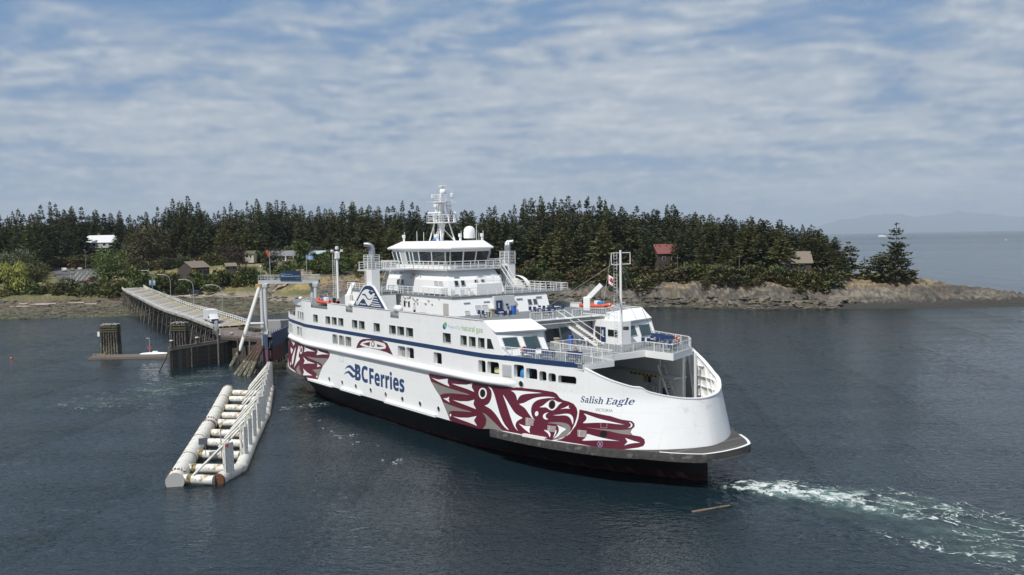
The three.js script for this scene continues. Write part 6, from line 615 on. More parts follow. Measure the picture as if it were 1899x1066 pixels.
{ const o = thing('terminal_sign', 'dark blue welcome sign with white lettering fixed on the gantry railing', 'sign', null, [-49.4, 18.0, -198.6]); new MB().box(0, 0.35, 0, 4.6, 2.1, 0.1).build('board', std(0.012, 0.035, 0.075, 0.5), o); const t = canvasTexture(512, 230, (c, w, h) => { c.fillStyle = '#16304a'; c.fillRect(0, 0, w, h); c.strokeStyle = '#9fb6cc'; c.lineWidth = 6; c.strokeRect(20, 60, 78, 78); c.fillStyle = '#9fb6cc'; for (let i = 0; i < 3; i++) { c.beginPath(); c.moveTo(28, 96 + i * 14); c.bezierCurveTo(45, 80 + i * 14, 62, 110 + i * 14, 90, 90 + i * 14); c.lineTo(90, 97 + i * 14); c.bezierCurveTo(62, 117 + i * 14, 45, 88 + i * 14, 28, 103 + i * 14); c.fill(); } c.font = '34px sans-serif'; c.fillText('Welcome to', 116, 92); c.font = 'bold 44px sans-serif'; c.fillText('Sturdies Bay Terminal', 116, 144, 380); c.font = '24px sans-serif'; c.fillText('BC Ferries', 390, 200); }); const p = new THREE.PlaneGeometry(4.55, 2.05); p.translate(0, 0.35, 0.06); mesh('lettering', p, textured(t, 0.6), o); }
{ const o = thing('windsock', 'orange windsock on a thin pole rising from the gantry', 'windsock', null, [-54.2, 17.4, -199.6]); new MB().bar(V(0, 0, 0), V(0, 6.6, 0), 0.08, 6, 0.05).build('pole', lightGrey, o); const c = new THREE.CylinderGeometry(0.14, 0.36, 1.7, 12, 1, true); c.rotateZ(-2.8); c.translate(-0.35, 5.9, 0); mesh('sock', c, std(0.62, 0.12, 0.05, 0.8), o); }
{ const o = thing('flag', 'pale blue flag on a pole at the right of the gantry', 'flag', null, [-46.2, 17.4, -200.5]); new MB().bar(V(0, 0, 0), V(0, 5.6, 0), 0.05, 6).build('pole', lightGrey, o); const g = new THREE.PlaneGeometry(1.5, 0.9, 10, 3); const a = g.attributes.position; for (let i = 0; i < a.count; i++) { const x = a.getX(i); a.setZ(i, Math.sin(x * 5) * 0.14); a.setY(i, a.getY(i) - (x + 0.75) * 0.15); } g.translate(0.8, 5.0, 0); g.computeVertexNormals(); mesh('cloth', g, std(0.26, 0.36, 0.55, 0.8), o); }
{ const o = thing('light_pole', 'thin grey pole with a small white lamp at the left end of the gantry', 'lamp', null, [-56.6, 17.4, -200.6]); new MB().bar(V(0, 0, 0), V(0, 3.0, 0), 0.05, 6).build('pole', galv, o); mesh('globe', new THREE.SphereGeometry(0.2, 12, 8).translate(0, 3.1, 0), whitePlain, o); }
{ const o = thing('waiting_shelter', 'low white building with a grey metal roof behind the berth', 'building', null, [-44.5, 5.6, -214]); new MB().box(0, 1.3, 0, 13, 2.6, 6).build('wall', std(0.55, 0.56, 0.57, 0.7), o); const rf = new MB(); rf.quad(V(-7, 2.5, 3.6), V(7, 2.5, 3.6), V(7, 4.3, 0), V(-7, 4.3, 0)); rf.quad(V(-7, 4.3, 0), V(7, 4.3, 0), V(7, 2.5, -3.6), V(-7, 2.5, -3.6)); rf.build('roof', std(0.16, 0.165, 0.17, 0.6), o); for (const x of [-4.6, -2.2, 1.5, 3.8]) { const w = new MB(); w.box(x, 1.5, 3.03, 1.5, 1.1, 0.06); const f = w.build('window', lightGrey, o); new MB().box(x, 1.5, 3.07, 1.3, 0.9, 0.02).build('pane', glass, f); } new MB().box(-0.3, 1.05, 3.03, 0.95, 2.1, 0.06).build('door', navy, o); }
// --- pile clusters
function dolphin(label, x, z, top, seed, nx, nz) { const o = thing('pile_dolphin', label, 'pile cluster', 'timber pile clusters in the water', [x, 0, z]); const r = rng(seed); for (let i = 0; i < nx; i++) for (let j = 0; j < nz; j++) { const px = (i - (nx - 1) / 2) * 0.56 + (r() - 0.5) * 0.1, pz = (j - (nz - 1) / 2) * 0.56 + (r() - 0.5) * 0.1, h = top - 0.15 + r() * 0.3; new MB().bar(V(px * 1.14, -1.5, pz * 1.14), V(px, h, pz), 0.25, 8, 0.23).build('pile', timber, o); new MB().bar(V(px * 1.14, -1.4, pz * 1.14), V(px * 1.09, 2.2 + r() * 0.9, pz * 1.09), 0.275, 8, 0.265).build('barnacle_sleeve', barnacle, o); new MB().lathe([[0, 0.14], [0.2, 0.1], [0.25, 0]], px, h, pz, 8).build('pile_cap', std(0.30, 0.29, 0.27, 0.9), o); } const bd = new MB(); for (const y of [top - 0.5, top - 1.1, top - 1.6]) { bd.box(0, y, nz * 0.29, nx * 0.58, 0.3, 0.1); bd.box(nx * 0.29, y, 0, 0.1, 0.3, nz * 0.58); bd.box(-nx * 0.29, y, 0, 0.1, 0.3, nz * 0.58); } bd.build('wire_wrap', textured(mottled(0.09, 0.085, 0.05, 0.7, 7, 0.8), 0.95), o); return o; }
const dl = dolphin('dark timber pile cluster standing at the end of the wooden float', -94.4, -208, 7.3, 21, 7, 4); new MB().box(-2.2, 5.2, 1.3, 0.5, 1.1, 0.06).build('notice', whitePlain, dl);
dolphin('dark timber pile cluster rising behind the dock wall', -73.6, -196, 8.5, 22, 6, 4);
{ const o = thing('wooden_float', 'long low wooden float moored between the pile cluster and the dock wall', 'float', null, [-87, 0, -203.4]); for (let i = 0; i < 12; i++) new MB().box(-8.6 + i * 1.62, 0.42, 0, 1.56, 0.12, 5.0).build('plank', plankDeck, o); const b = new MB(); b.box(0.3, 0.18, 2.5, 19.6, 0.42, 0.3); b.box(0.3, 0.18, -2.5, 19.6, 0.42, 0.3); b.build('side_log', paleTimber, o); const c = new MB(); for (const [x, z] of [[-8.6, 1.8], [-6, 2.2], [-4.8, 2.2], [-7.6, -1.8]]) { c.box(x, 0.85, z, 0.16, 0.8, 0.16); } c.beam(V(-8.6, 1.15, 1.8), V(-6, 1.15, 2.2), 0.1, 0.12); c.build('cleat_rail', textured(mottled(0.34, 0.25, 0.15, 0.4, 6, 0.2), 0.9), o); }
{ const o = thing('white_skiff', 'slender white upturned skiff lying on the wooden float', 'boat', null, [-82.9, 0.48, -204.6], 0.06); const n = 20; const h = new MB(); h.loft(range(-3.4, 3.4, n).map((x) => { const w = 0.55 * Math.pow(Math.max(0.001, 1 - (x / 3.4) ** 2), 0.6), hh = 0.42 * Math.pow(Math.max(0.001, 1 - (x / 3.4) ** 2), 0.4); return range(0, Math.PI, 8).map((a) => V(x, 0.1 + Math.sin(a) * hh, Math.cos(a) * w)); })); h.build('hull', whitePlain, o, 0.8); new MB().rbox(0.2, 0.62, 0, 1.2, 0.3, 0.5, 0.12).build('hump', whitePlain, o); }
{ const o = thing('float_lamp', 'short lamp post on the wooden float with a red lifebuoy hung on it', 'lamp post', null, [-84.2, 0.48, -205.2]); new MB().bar(V(0, 0, 0), V(0, 3.7, 0), 0.08, 8).build('pole', galv, o); new MB().rbox(-0.35, 3.72, 0, 0.8, 0.12, 0.24, 0.04).build('lamp_head', lightGrey, o); const ring = mesh('lifebuoy_holder', new THREE.TorusGeometry(0.36, 0.11, 8, 18).translate(0, 1.5, 0.14), std(0.42, 0.08, 0.07, 0.7), o); }
// --- floating boom
{ const outer = [[-36.2, -93.4], [-42.4, -122]], outer2 = [[-42.2, -121.8], [-49.2, -152]], inner = [[-31.9, -94.4], [-31.1, -99.7], [-33.9, -114], [-36.8, -130]], inner2 = [[-36.8, -130.3], [-42.4, -154]];
  const section = (label, out, inn, cross, panels, rustAt, seed) => { const o = thing('floating_boom', label, 'boom', 'sections of the white tubular lead-in boom'); const y = 0.55, r = rng(seed); const A = V(out[0][0], y, out[0][1]), B = V(out[1][0], y, out[1][1]); new MB().bar(A, B, 0.95, 22).build('outer_float', boomWhite, o); const dir = B.clone().sub(A).normalize(); for (const t of [0.33, 0.66]) { const p = A.clone().lerp(B, t); new MB().bar(p.clone().addScaledVector(dir, -0.12), p.clone().addScaledVector(dir, 0.12), 0.99, 22).build('weld_band', algaeTan, o); } new MB().bar(A.clone().addScaledVector(dir, -0.1), A.clone().addScaledVector(dir, 0.02), 0.97, 22).build('end_plate', rustAt ? rust : std(0.42, 0.42, 0.40, 0.8), o); for (const t of [0.05, 0.97]) { const p = A.clone().lerp(B, t), ch = new MB(); for (let i = 0; i < 18; i++) { const a = i / 18 * Math.PI * 2; const q = V(Math.cos(a) * 1.02, Math.sin(a) * 1.02, 0).applyQuaternion(new THREE.Quaternion().setFromUnitVectors(V(0, 0, 1), dir)).add(p); ch.add(new THREE.TorusGeometry(0.13, 0.045, 5, 8).rotateX(i % 2 ? 1.5 : 0).rotateY(a).translate(q.x, q.y, q.z)); } ch.build('chain', rust, o); }
    for (let i = 0; i + 1 < inn.length; i++) new MB().bar(V(inn[i][0], 0.35, inn[i][1]), V(inn[i + 1][0], 0.35, inn[i + 1][1]), 0.72, 18).build('inner_float', boomWhite, o); if (rustAt === false) new MB().bar(V(-31.95, 0.35, -94.1), V(-31.9, 0.35, -94.45), 0.76, 18).build('rusted_end', rust, o);
    for (const [x0, z0, x1, z1] of cross) { new MB().bar(V(x0, 0.62, z0), V(x1, 0.5, z1), 0.54, 18).build('cross_float', boomWhite, o); const d = V(x1 - x0, 0, z1 - z0).normalize(); new MB().bar(V(x0, 0.62, z0).addScaledVector(d, 0.55), V(x0, 0.62, z0).addScaledVector(d, 1.0), 0.57, 18).build('algae_ring', algaeTan, o); }
    panels.forEach(([x, z, h, big], i) => { const p = new MB(); p.box(x, 1.0 + h / 2, z, 0.16, h, big ? 1.1 : 0.55, -0.6); p.build('fender_panel', railWhite, o); new MB().bar(V(x - 0.55, 0.4, z), V(x - 0.55, 1.0 + h, z), 0.16, 9).build('panel_post', boomWhite, o); const rl = new MB(); for (const y of [1.5, 1.0 + h * 0.6, 0.85 + h]) { rl.add(new THREE.CylinderGeometry(0.24, 0.24, 0.4, 10).rotateX(1.57).translate(x - 0.34, y, z)); } rl.build('roller', std(0.5, 0.5, 0.48, 0.5), o); const br = new MB(); br.bar(V(x - 0.5, 0.8 + h, z), V(x - 3.4, 1.1, z + 1.5), 0.13, 8); br.build('brace', boomWhite, o); });
    return o; };
  const s1 = section('white tubular floating boom section nearest the camera, with a solar panel', outer, inner, [[-35.6, -94.3, -32.2, -93.9], [-36.7, -98.6, -32.2, -98.6], [-38.2, -105.4, -32.8, -104.8], [-39.8, -111.9, -34.1, -111], [-41.2, -117.4, -35, -116.6]], [[-31.0, -95.4, 3.2, 1], [-31.6, -103.4, 3.3], [-32.5, -108.2, 3.3], [-33.4, -113.2, 3.4], [-34.2, -118, 3.4], [-35.1, -122.6, 3.5, 1], [-36.0, -127.2, 3.5]], false, 3);
  section('white tubular floating boom section beyond it, nearest the dock, with a rusty open end', outer2, inner2, [[-42.6, -124, -36.2, -123.6], [-43.6, -129.2, -37.2, -128.6], [-45.1, -135.4, -38.4, -134.8], [-46.9, -142.9, -40.2, -142.4], [-48.2, -148.8, -41.6, -148.2]], [[-37.3, -132.4, 3.5], [-38.4, -137.2, 3.6], [-39.5, -142, 3.7], [-40.6, -146.6, 3.8], [-41.6, -151.2, 3.9], [-42.2, -154, 4.0]], true, 4);
  const sp = new MB(); sp.box(-36.6, 2.6, -103.4, 1.0, 0.06, 0.9, 0.3, 0.7); sp.build('solar_panel', std(0.05, 0.055, 0.07, 0.25), s1); new MB().bar(V(-36.4, 0.9, -103.6), V(-36.4, 2.6, -103.6), 0.05, 6).build('solar_post', galv, s1); const rs = new MB(); rs.box(-30.93, 4.05, -94.6, 0.2, 0.3, 0.35); rs.build('red_marker', std(0.35, 0.02, 0.04, 0.6), s1); const mk = new MB(); mk.bar(V(-33.9, 1, -101.6), V(-33.9, 4.6, -101.6), 0.06, 6); mk.build('light_post', galv, s1); mesh('marker_light', new THREE.SphereGeometry(0.16, 10, 8).translate(-33.9, 4.7, -101.6), std(0.5, 0.42, 0.15, 0.5), s1); }
{ const a = V(16.4, 0.06, -81.6), b = V(20.3, 0.16, -83.1), o = thing('floating_log', 'weathered log floating on the water in front of the ferry bow', 'log', null, [a.x, 0, a.z]); new MB().bar(V(0, 0.0, 0), b.clone().sub(a).setY(0.10), 0.14, 9, 0.09).build('trunk', textured(mottled(0.15, 0.115, 0.085, 0.5, 6, 0.3), 0.9), o); new MB().bar(b.clone().sub(a).setY(0.1).multiplyScalar(0.6), V(2.9, 0.45, -0.4), 0.05, 6, 0.03).build('stub', paleTimber, o); }
console.log('dock done');
// ---------------------------------------------------------------- shore: roads, houses, cars, trees
const horizonRow = (px) => 442.6 - (px - 949.5) * 0.0175;
const elev = (px, py, D) => 25.716 - (py - horizonRow(px)) * D / 1650;      // height of something seen at that row and distance
const spot = (px, D) => { const x = U(px) * D; return [x, groundAt(x, -D), -D]; };
function drape(name, pts, width, lift, mat, parent, kindStructure) {          // a strip that follows the ground
  const c = new THREE.CatmullRomCurve3(pts.map(([px, D]) => V(U(px) * D, 0, -D))), ts = range(0, 1, 40), rows = range(-0.5, 0.5, 6).map((o) => ts.map((t) => { const p = c.getPoint(t), d = c.getTangent(t), x = p.x - d.z * o * width, z = p.z + d.x * o * width; return V(x, groundAt(x, z) + lift, z); })); const m = new MB(); m.loft(rows); const o = m.build(name, mat, parent || scene); if (kindStructure) structure(o); return o;
}
const asphalt = textured(mottled(0.105, 0.10, 0.098, 0.3, 8, 0.6), 0.95), linePaint = std(0.62, 0.62, 0.6, 0.85);
{ const road = drape('shore_road', [[247, 362], [256, 385], [262, 410], [258, 440], [262, 480], [272, 530]], 8.5, 0.35, asphalt, null, true); drape('edge_line', [[263, 372], [267, 395], [269, 420], [264, 445]], 0.35, 0.42, linePaint, road); drape('centre_line', [[241, 366], [249, 388], [254, 410], [251, 440]], 0.3, 0.42, yellowPaint, road);
  const P = (px, D, up) => { const x = U(px) * D; return V(x, groundAt(x, -D) + up, -D); }; const rows = range(400, 520, 16).map((D) => range(0, 1, 14).map((t) => P(lerp(lerp(120, 92, (D - 400) / 120), lerp(175, 190, (D - 400) / 120), t), D, 0.3))); const lot = new MB(); lot.loft(rows); const l = structure(lot.build('parking_lot', asphalt)); for (let i = 0; i < 6; i++) { const a = lerp(0.12, 0.92, i / 5); const m = new MB(); const seg = range(410, 500, 10); m.loft([seg.map((D) => P(lerp(118, 172, a) + (D - 410) * 0.24 - 8, D, 0.36)), seg.map((D) => P(lerp(118, 172, a) + (D - 410) * 0.24 - 7.2, D, 0.36))]); m.build('parking_line', linePaint, l); } }
function house(name, label, px, D, base, w, dp, wallH, roofH, turn, wallMat, roofMat, wins, extra) {
  const x = U(px) * D, o = thing(name, label, 'house', null, [x, base, -D], turn); new MB().box(0, wallH / 2 - 1, 0, w, wallH + 2, dp).build('wall', wallMat, o); const e = 0.6; const rf = new MB(); rf.quad(V(-w / 2 - e, wallH - 0.15, dp / 2 + e), V(w / 2 + e, wallH - 0.15, dp / 2 + e), V(w / 2 + e, wallH + roofH, 0), V(-w / 2 - e, wallH + roofH, 0)); rf.quad(V(-w / 2 - e, wallH + roofH, 0), V(w / 2 + e, wallH + roofH, 0), V(w / 2 + e, wallH - 0.15, -dp / 2 - e), V(-w / 2 - e, wallH - 0.15, -dp / 2 - e)); rf.build('roof', roofMat, o); for (const s of [-1, 1]) new MB().tri(V(s * w / 2, wallH, dp / 2), V(s * w / 2, wallH, -dp / 2), V(s * w / 2, wallH + roofH - 0.05, 0)).build('gable', wallMat, o);
  for (const [wx, wy, ww, wh, side] of wins) { const f = new MB(), s = side || 0; const c = s === 0 ? [wx, wy, dp / 2 + 0.03] : [w / 2 * s + 0.03 * s, wy, wx]; f.box(...c, s ? 0.06 : ww + 0.2, wh + 0.2, s ? ww + 0.2 : 0.06); const g = f.build('window', lightGrey, o); new MB().box(c[0] + (s ? 0.04 * s : 0), c[1], c[2] + (s ? 0 : 0.04), s ? 0.03 : ww, wh, s ? ww : 0.03).build('pane', glass, g); } if (extra) extra(o); return o; }
const brownRoof = textured(mottled(0.20, 0.165, 0.13, 0.25, 6, 0.2), 0.9), greyRoof = textured(mottled(0.20, 0.20, 0.21, 0.25, 6, 0.5), 0.9), darkWood = std(0.06, 0.05, 0.04, 0.9), creamWall = std(0.46, 0.44, 0.38, 0.85);
house('white_roof_house', 'house with a bright white metal roof on the hill behind the car park', 196, 572, 24.6, 21, 9, 3.4, 4.6, -0.15, std(0.30, 0.31, 0.30, 0.8), std(0.62, 0.63, 0.64, 0.5), [[-7, 2, 2, 1.3], [-4, 2, 2, 1.3], [3, 2, 2, 1.3], [7, 2, 2, 1.3]], (o) => { new MB().box(-4, 8.2, -1, 1, 1.6, 1).build('chimney', std(0.35, 0.22, 0.15, 0.9), o); const d = new MB(); d.box(0, 0.2, 6, 22, 0.25, 3); d.build('porch', whitePlain, o); });
house('brown_cottage', 'brown gabled cottage with a mustard corner above the bushes', 360, 428, 10.2, 11, 9, 4.6, 2.9, 1.1, darkWood, brownRoof, [[0, 2.4, 2.2, 1.6], [2.6, 2.4, 2.2, 1.6], [-2.6, 2.4, 2.2, 1.6], [0, 2.4, 3, 1.6, 1]], (o) => { new MB().box(-4.2, 1.6, 4.7, 2.0, 4.4, 0.4).build('mustard_wall', std(0.34, 0.25, 0.06, 0.9), o); const d = new MB(); d.box(1.4, 0.9, 5.6, 8, 0.2, 2.4); d.build('porch', paleTimber, o); new MB().box(2, 7.2, -1.5, 0.7, 1.4, 0.7).build('chimney', std(0.3, 0.3, 0.3), o); });
house('garden_shed', 'small brown-roofed shed in the dry meadow', 428, 440, 12.2, 4.6, 3.6, 2.6, 1.5, 0.5, darkWood, brownRoof, [[0, 1.4, 1, 0.8]]);
house('green_cottage', 'small cottage with a mossy roof between dark trees', 467, 478, 17.4, 5, 4, 2.8, 1.6, -0.2, creamWall, std(0.10, 0.10, 0.06, 0.9), [[-1, 1.5, 0.9, 1.2], [0.8, 1.5, 0.9, 1.2]]);
house('grey_roof_house', 'long house with a grey roof and glazed veranda above the dock', 527, 470, 15.8, 13, 8, 3.2, 2.6, 0.05, creamWall, greyRoof, [[-4, 1.9, 3, 1.8], [0, 1.9, 3, 1.8], [4, 1.9, 3, 1.8]], (o) => { new MB().box(2, -0.9, 5.6, 12, 1.8, 3).build('terrace_wall', std(0.5, 0.49, 0.46, 0.9), o); new MB().box(-4.2, 5.4, 0.4, 1, 2.2, 1).build('chimney', std(0.32, 0.3, 0.28, 0.9), o); for (const x of [-6, -2, 2, 6]) new MB().box(x, 1.6, 4.6, 0.2, 3.2, 0.2).build('veranda_post', whitePlain, o); });
house('blue_roof_house', 'house with a pale blue metal roof above the bank left of the ferry mast', 606, 466, 16.2, 16, 8, 3.0, 2.1, 0.12, std(0.28, 0.26, 0.22, 0.9), std(0.36, 0.47, 0.52, 0.4), [[-5, 1.7, 2.4, 1.6], [-1, 1.7, 2.4, 1.6], [4, 1.7, 2.4, 1.6]], (o) => { new MB().box(-8.2, 5, 0, 0.8, 2.2, 0.8).build('chimney', std(0.4, 0.39, 0.36), o); });
house('red_roof_house', 'house with a faded red roof half hidden in the headland trees', 1233, 352, 14.0, 9, 7, 5.0, 3.6, 0.3, darkWood, textured(mottled(0.20, 0.07, 0.06, 0.3, 6, 0.3), 0.8), [[-2, 3, 1.2, 1.2], [2, 3, 1.2, 1.2]]);
house('headland_cabin', 'dark cabin with a wide brown roof near the end of the headland', 1473, 332, 12.4, 11, 8, 2.6, 4.2, -0.1, darkWood, brownRoof, [[-3, 1.4, 1.4, 1.1], [2, 1.4, 2, 1.1]]);
// parked cars
function car(label, px, D, turn, colour, van) { const [x, y, z] = spot(px, D), o = thing(van ? 'parked_van' : 'parked_car', label, van ? 'van' : 'car', 'vehicles in the car park', [x, y + 0.36, z], turn); const paint = std(...colour, 0.3, 0.1); const prof = van ? [[-2.6, 0.4], [2.5, 0.4], [2.6, 0.95], [2.1, 1.15], [1.5, 1.95], [-2.5, 2.0], [-2.65, 1.0]] : [[-2.1, 0.35], [2.15, 0.35], [2.2, 0.75], [1.2, 0.92], [0.55, 1.42], [-1.1, 1.45], [-1.8, 0.98], [-2.2, 0.9]]; const g = new THREE.ExtrudeGeometry(new THREE.Shape(prof.map(([a, b]) => new THREE.Vector2(a, b))), { depth: 1.5, bevelEnabled: true, bevelSize: 0.08, bevelThickness: 0.1, bevelSegments: 2 }); g.translate(0, 0, -0.75); mesh('body', toCreasedNormals(prep(g), 0.6), paint, o); const w = van ? [[1.45, 1.85], [2.02, 1.2], [0.8, 1.2], [0.8, 1.85]] : [[0.5, 1.36], [1.05, 0.98], [-1.6, 1.0], [-1.05, 1.38]]; for (const s of [-1, 1]) { const q = new THREE.ShapeGeometry(new THREE.Shape(w.map(([a, b]) => new THREE.Vector2(a, b)))); q.translate(0, 0, s * 0.862); mesh('side_window', q, glass, o); } const [a, b] = van ? [[1.56, 1.9], [2.12, 1.2]] : [[0.64, 1.4], [1.24, 0.98]]; new MB().quad(V(b[0] + 0.05, b[1], -0.72), V(b[0] + 0.05, b[1], 0.72), V(a[0] + 0.05, a[1], 0.66), V(a[0] + 0.05, a[1], -0.66)).build('windscreen', glass, o); for (const [wx, wz] of [[-1.3, 0.78], [1.35, 0.78], [-1.3, -0.78], [1.35, -0.78]]) mesh('wheel', new THREE.CylinderGeometry(0.34, 0.34, 0.24, 16).rotateX(Math.PI / 2).translate(wx * (van ? 1.2 : 1), 0.34, wz), black, o); for (const s of [-0.6, 0.6]) new MB().rbox(van ? 2.68 : 2.28, 0.72, s, 0.05, 0.16, 0.3, 0.02).build('headlight', std(0.6, 0.6, 0.58, 0.2), o); }
car('white van parked at the back of the shore car park', 120, 500, -0.9, [0.66, 0.67, 0.68], true); car('grey pickup-sized car between the white van and the white car', 135, 506, -0.95, [0.22, 0.23, 0.25]); car('white car parked at the back beside the lamp post', 149, 508, -0.9, [0.66, 0.67, 0.68]);
car('red car among the vehicles queued at the near edge of the car park', 166, 428, 0.9, [0.30, 0.06, 0.04]); car('dark car at the head of the row beside the big tree', 172, 446, 0.9, [0.03, 0.03, 0.035]); car('silver car nearest the bushes in the car park', 160, 412, 0.8, [0.34, 0.35, 0.36]); car('black car behind the red car in the car park', 169, 436, 0.9, [0.02, 0.022, 0.025]); car('dark blue car parked on the gravel above the beach', 364, 400, 0.5, [0.04, 0.05, 0.08], true);
for (const [px, D, h, w] of [[160, 505, 12, 'at the back of the car park'], [136, 412, 6.5, 'standing in the car park with a small sign']]) { const o = thing('lamp_post', `grey lamp post ${w}`, 'lamp post', 'posts in the car park', spot(px, D)); new MB().bar(V(0, -0.5, 0), V(0, h, 0), 0.1, 6, 0.07).build('pole', galv, o); new MB().rbox(-0.5, h, 0, 1.1, 0.14, 0.3, 0.04).build('lamp_head', lightGrey, o); if (h < 8) for (const s of [-0.4, 0.4]) new MB().box(s, h - 1, 0, 0.7, 1.3, 0.06).build('banner', std(0.10, 0.12, 0.16, 0.8), o); }
for (const [px, D, h, w] of [[212, 470, 14, 'beside the hill road'], [456, 412, 9, 'leaning above the beach bushes'], [1372, 338, 9, 'pale, among the headland trees'], [1257, 340, 10, 'bare and grey at the headland edge']]) { const o = thing('utility_pole', `thin wooden pole ${w}`, 'pole', null, spot(px, D)); new MB().bar(V(0, -0.5, 0), V(0, h, 0), 0.16, 7, 0.11).build('pole', paleTimber, o); new MB().box(0, h - 0.8, 0, 2.2, 0.14, 0.14).build('cross_arm', paleTimber, o); }
// ---- tree makers: trunk, limbs and a crown of many small leaf faces
function crownGeo(faces) { const n = faces.length, p = new Float32Array(n * 9), c = new Float32Array(n * 9); faces.forEach(([a, b, d, col], i) => { p.set([a.x, a.y, a.z, b.x, b.y, b.z, d.x, d.y, d.z], i * 9); for (let k = 0; k < 3; k++) c.set(col, i * 9 + k * 3); }); const g = new THREE.BufferGeometry(); g.setAttribute('position', new THREE.BufferAttribute(p, 3)); g.setAttribute('color', new THREE.BufferAttribute(c, 3)); g.computeVertexNormals(); return g; }
const leafMat = std(1, 1, 1, 0.85, 0, { vertexColors: true }), bark = std(0.085, 0.068, 0.055, 0.95), greyBark = std(0.16, 0.145, 0.13, 0.95);
function sprig(faces, at, out, size, r, tone) {                              // a small ragged spray of needles or leaves
  const side = V(-out.z, (r() - 0.5) * 0.8, out.x).normalize(), up = V((r() - 0.5) * 0.5, 1, (r() - 0.5) * 0.5); const v = 0.72 + r() * 0.56, col = tone.map((q) => q * v);
  const a = at.clone().addScaledVector(side, size * (0.5 + r() * 0.4)), b = at.clone().addScaledVector(side, -size * (0.5 + r() * 0.4)), t = at.clone().addScaledVector(out, size * (0.9 + r() * 0.7)).addScaledVector(up, size * (r() - 0.45) * 0.7), q = at.clone().addScaledVector(out, -size * 0.4).addScaledVector(up, size * (0.1 + r() * 0.3)); faces.push([a, t, b, col], [b, q, a, col]);
}
function bough(faces, at, out, size, r, tone) {                              // flat spray plus a hanging fringe
  const side = V(-out.z, (r() - 0.5) * 0.5, out.x).normalize(), v = 0.7 + r() * 0.6, col = tone.map((q) => q * v), col2 = tone.map((q) => q * v * (0.8 + r() * 0.3));
  const root = at.clone().addScaledVector(out, -size * 0.6), tip = at.clone().addScaledVector(out, size * (0.8 + r() * 0.5)); tip.y += size * (r() - 0.55) * 0.5;
  faces.push([root, at.clone().addScaledVector(side, size * (0.5 + r() * 0.4)).add(V(0, -size * 0.15, 0)), tip, col], [root, tip, at.clone().addScaledVector(side, -size * (0.5 + r() * 0.4)).add(V(0, -size * 0.15, 0)), col]);
  const low = at.clone().addScaledVector(side, (r() - 0.5) * size * 0.6); low.y -= size * (0.55 + r() * 0.5); const up = at.clone(); up.y += size * (0.15 + r() * 0.35); faces.push([root, low, tip, col2]); if (r() < 0.5) faces.push([at.clone().addScaledVector(side, size * 0.5), up, at.clone().addScaledVector(side, -size * 0.5), col]);
}
function conifer(seed, H, R, tone, o = {}) {
  const r = rng(seed), faces = [], g = new THREE.Group(), low = o.low ?? 0.1, p = o.power ?? 0.8, lean = (r() - 0.5) * 0.03; const lim = new MB();
  const step = o.step || 0.52; for (let y = H * low; y < H * 0.985; y += step * (0.7 + r() * 0.6)) { const t = (y - H * low) / (H * (1 - low)); let rad = R * Math.pow(1 - t, p) * (0.7 + r() * 0.5) + 0.12; if (o.round) rad = R * Math.sin(Math.pow(clamp(0.12 + t * 0.9), 0.75) * Math.PI * 0.97) * (0.6 + r() * 0.6) + 0.3; if (r() < (o.gap || 0.05)) continue; const n = Math.max(3, Math.round(4 + rad * 1.15)), ph = r() * 6.28; for (let k = 0; k < n; k++) { if (r() < 0.12) continue; const a = ph + k / n * 6.283 + (r() - 0.5) * 0.7, len = rad * (0.6 + r() * 0.55), dir = V(Math.cos(a), 0, Math.sin(a)), droop = (o.droop ?? 0.3) * (1 - t * 0.7) - t * 0.3; const m = Math.max(1, Math.round(len / 1.0)); if (len > 2.2 && r() < 0.2) lim.bar(V(lean * y, y, 0), V(dir.x * len * 0.7 + lean * y, y - droop * len * 0.6, dir.z * len * 0.7), 0.06, 4, 0.02); for (let s = 1; s <= m; s++) { const d = len * (s - 0.35 + r() * 0.3) / m, at = V(dir.x * d + lean * y, y - droop * d + (r() - 0.5) * 0.35, dir.z * d), out = dir.clone().setY(-droop * 0.6 + (r() - 0.4) * 0.4).normalize(); bough(faces, at, out, (o.leaf || 1.05) * (0.7 + r() * 0.5) * lerp(1.15, 0.62, t), r, tone); } } }
  for (let i = 0; i < 6; i++) bough(faces, V(lean * H, H * (0.955 + r() * 0.045), 0), V(r() - 0.5, 1.2, r() - 0.5).normalize(), 0.4, r, tone);
  mesh('crown', crownGeo(faces), leafMat, g); lim.bar(V(0, -0.8, 0), V(lean * H, H * 0.97, 0), Math.max(0.16, H * 0.012), 6, 0.04); lim.build('trunk', o.bark || bark, g); return g;
}
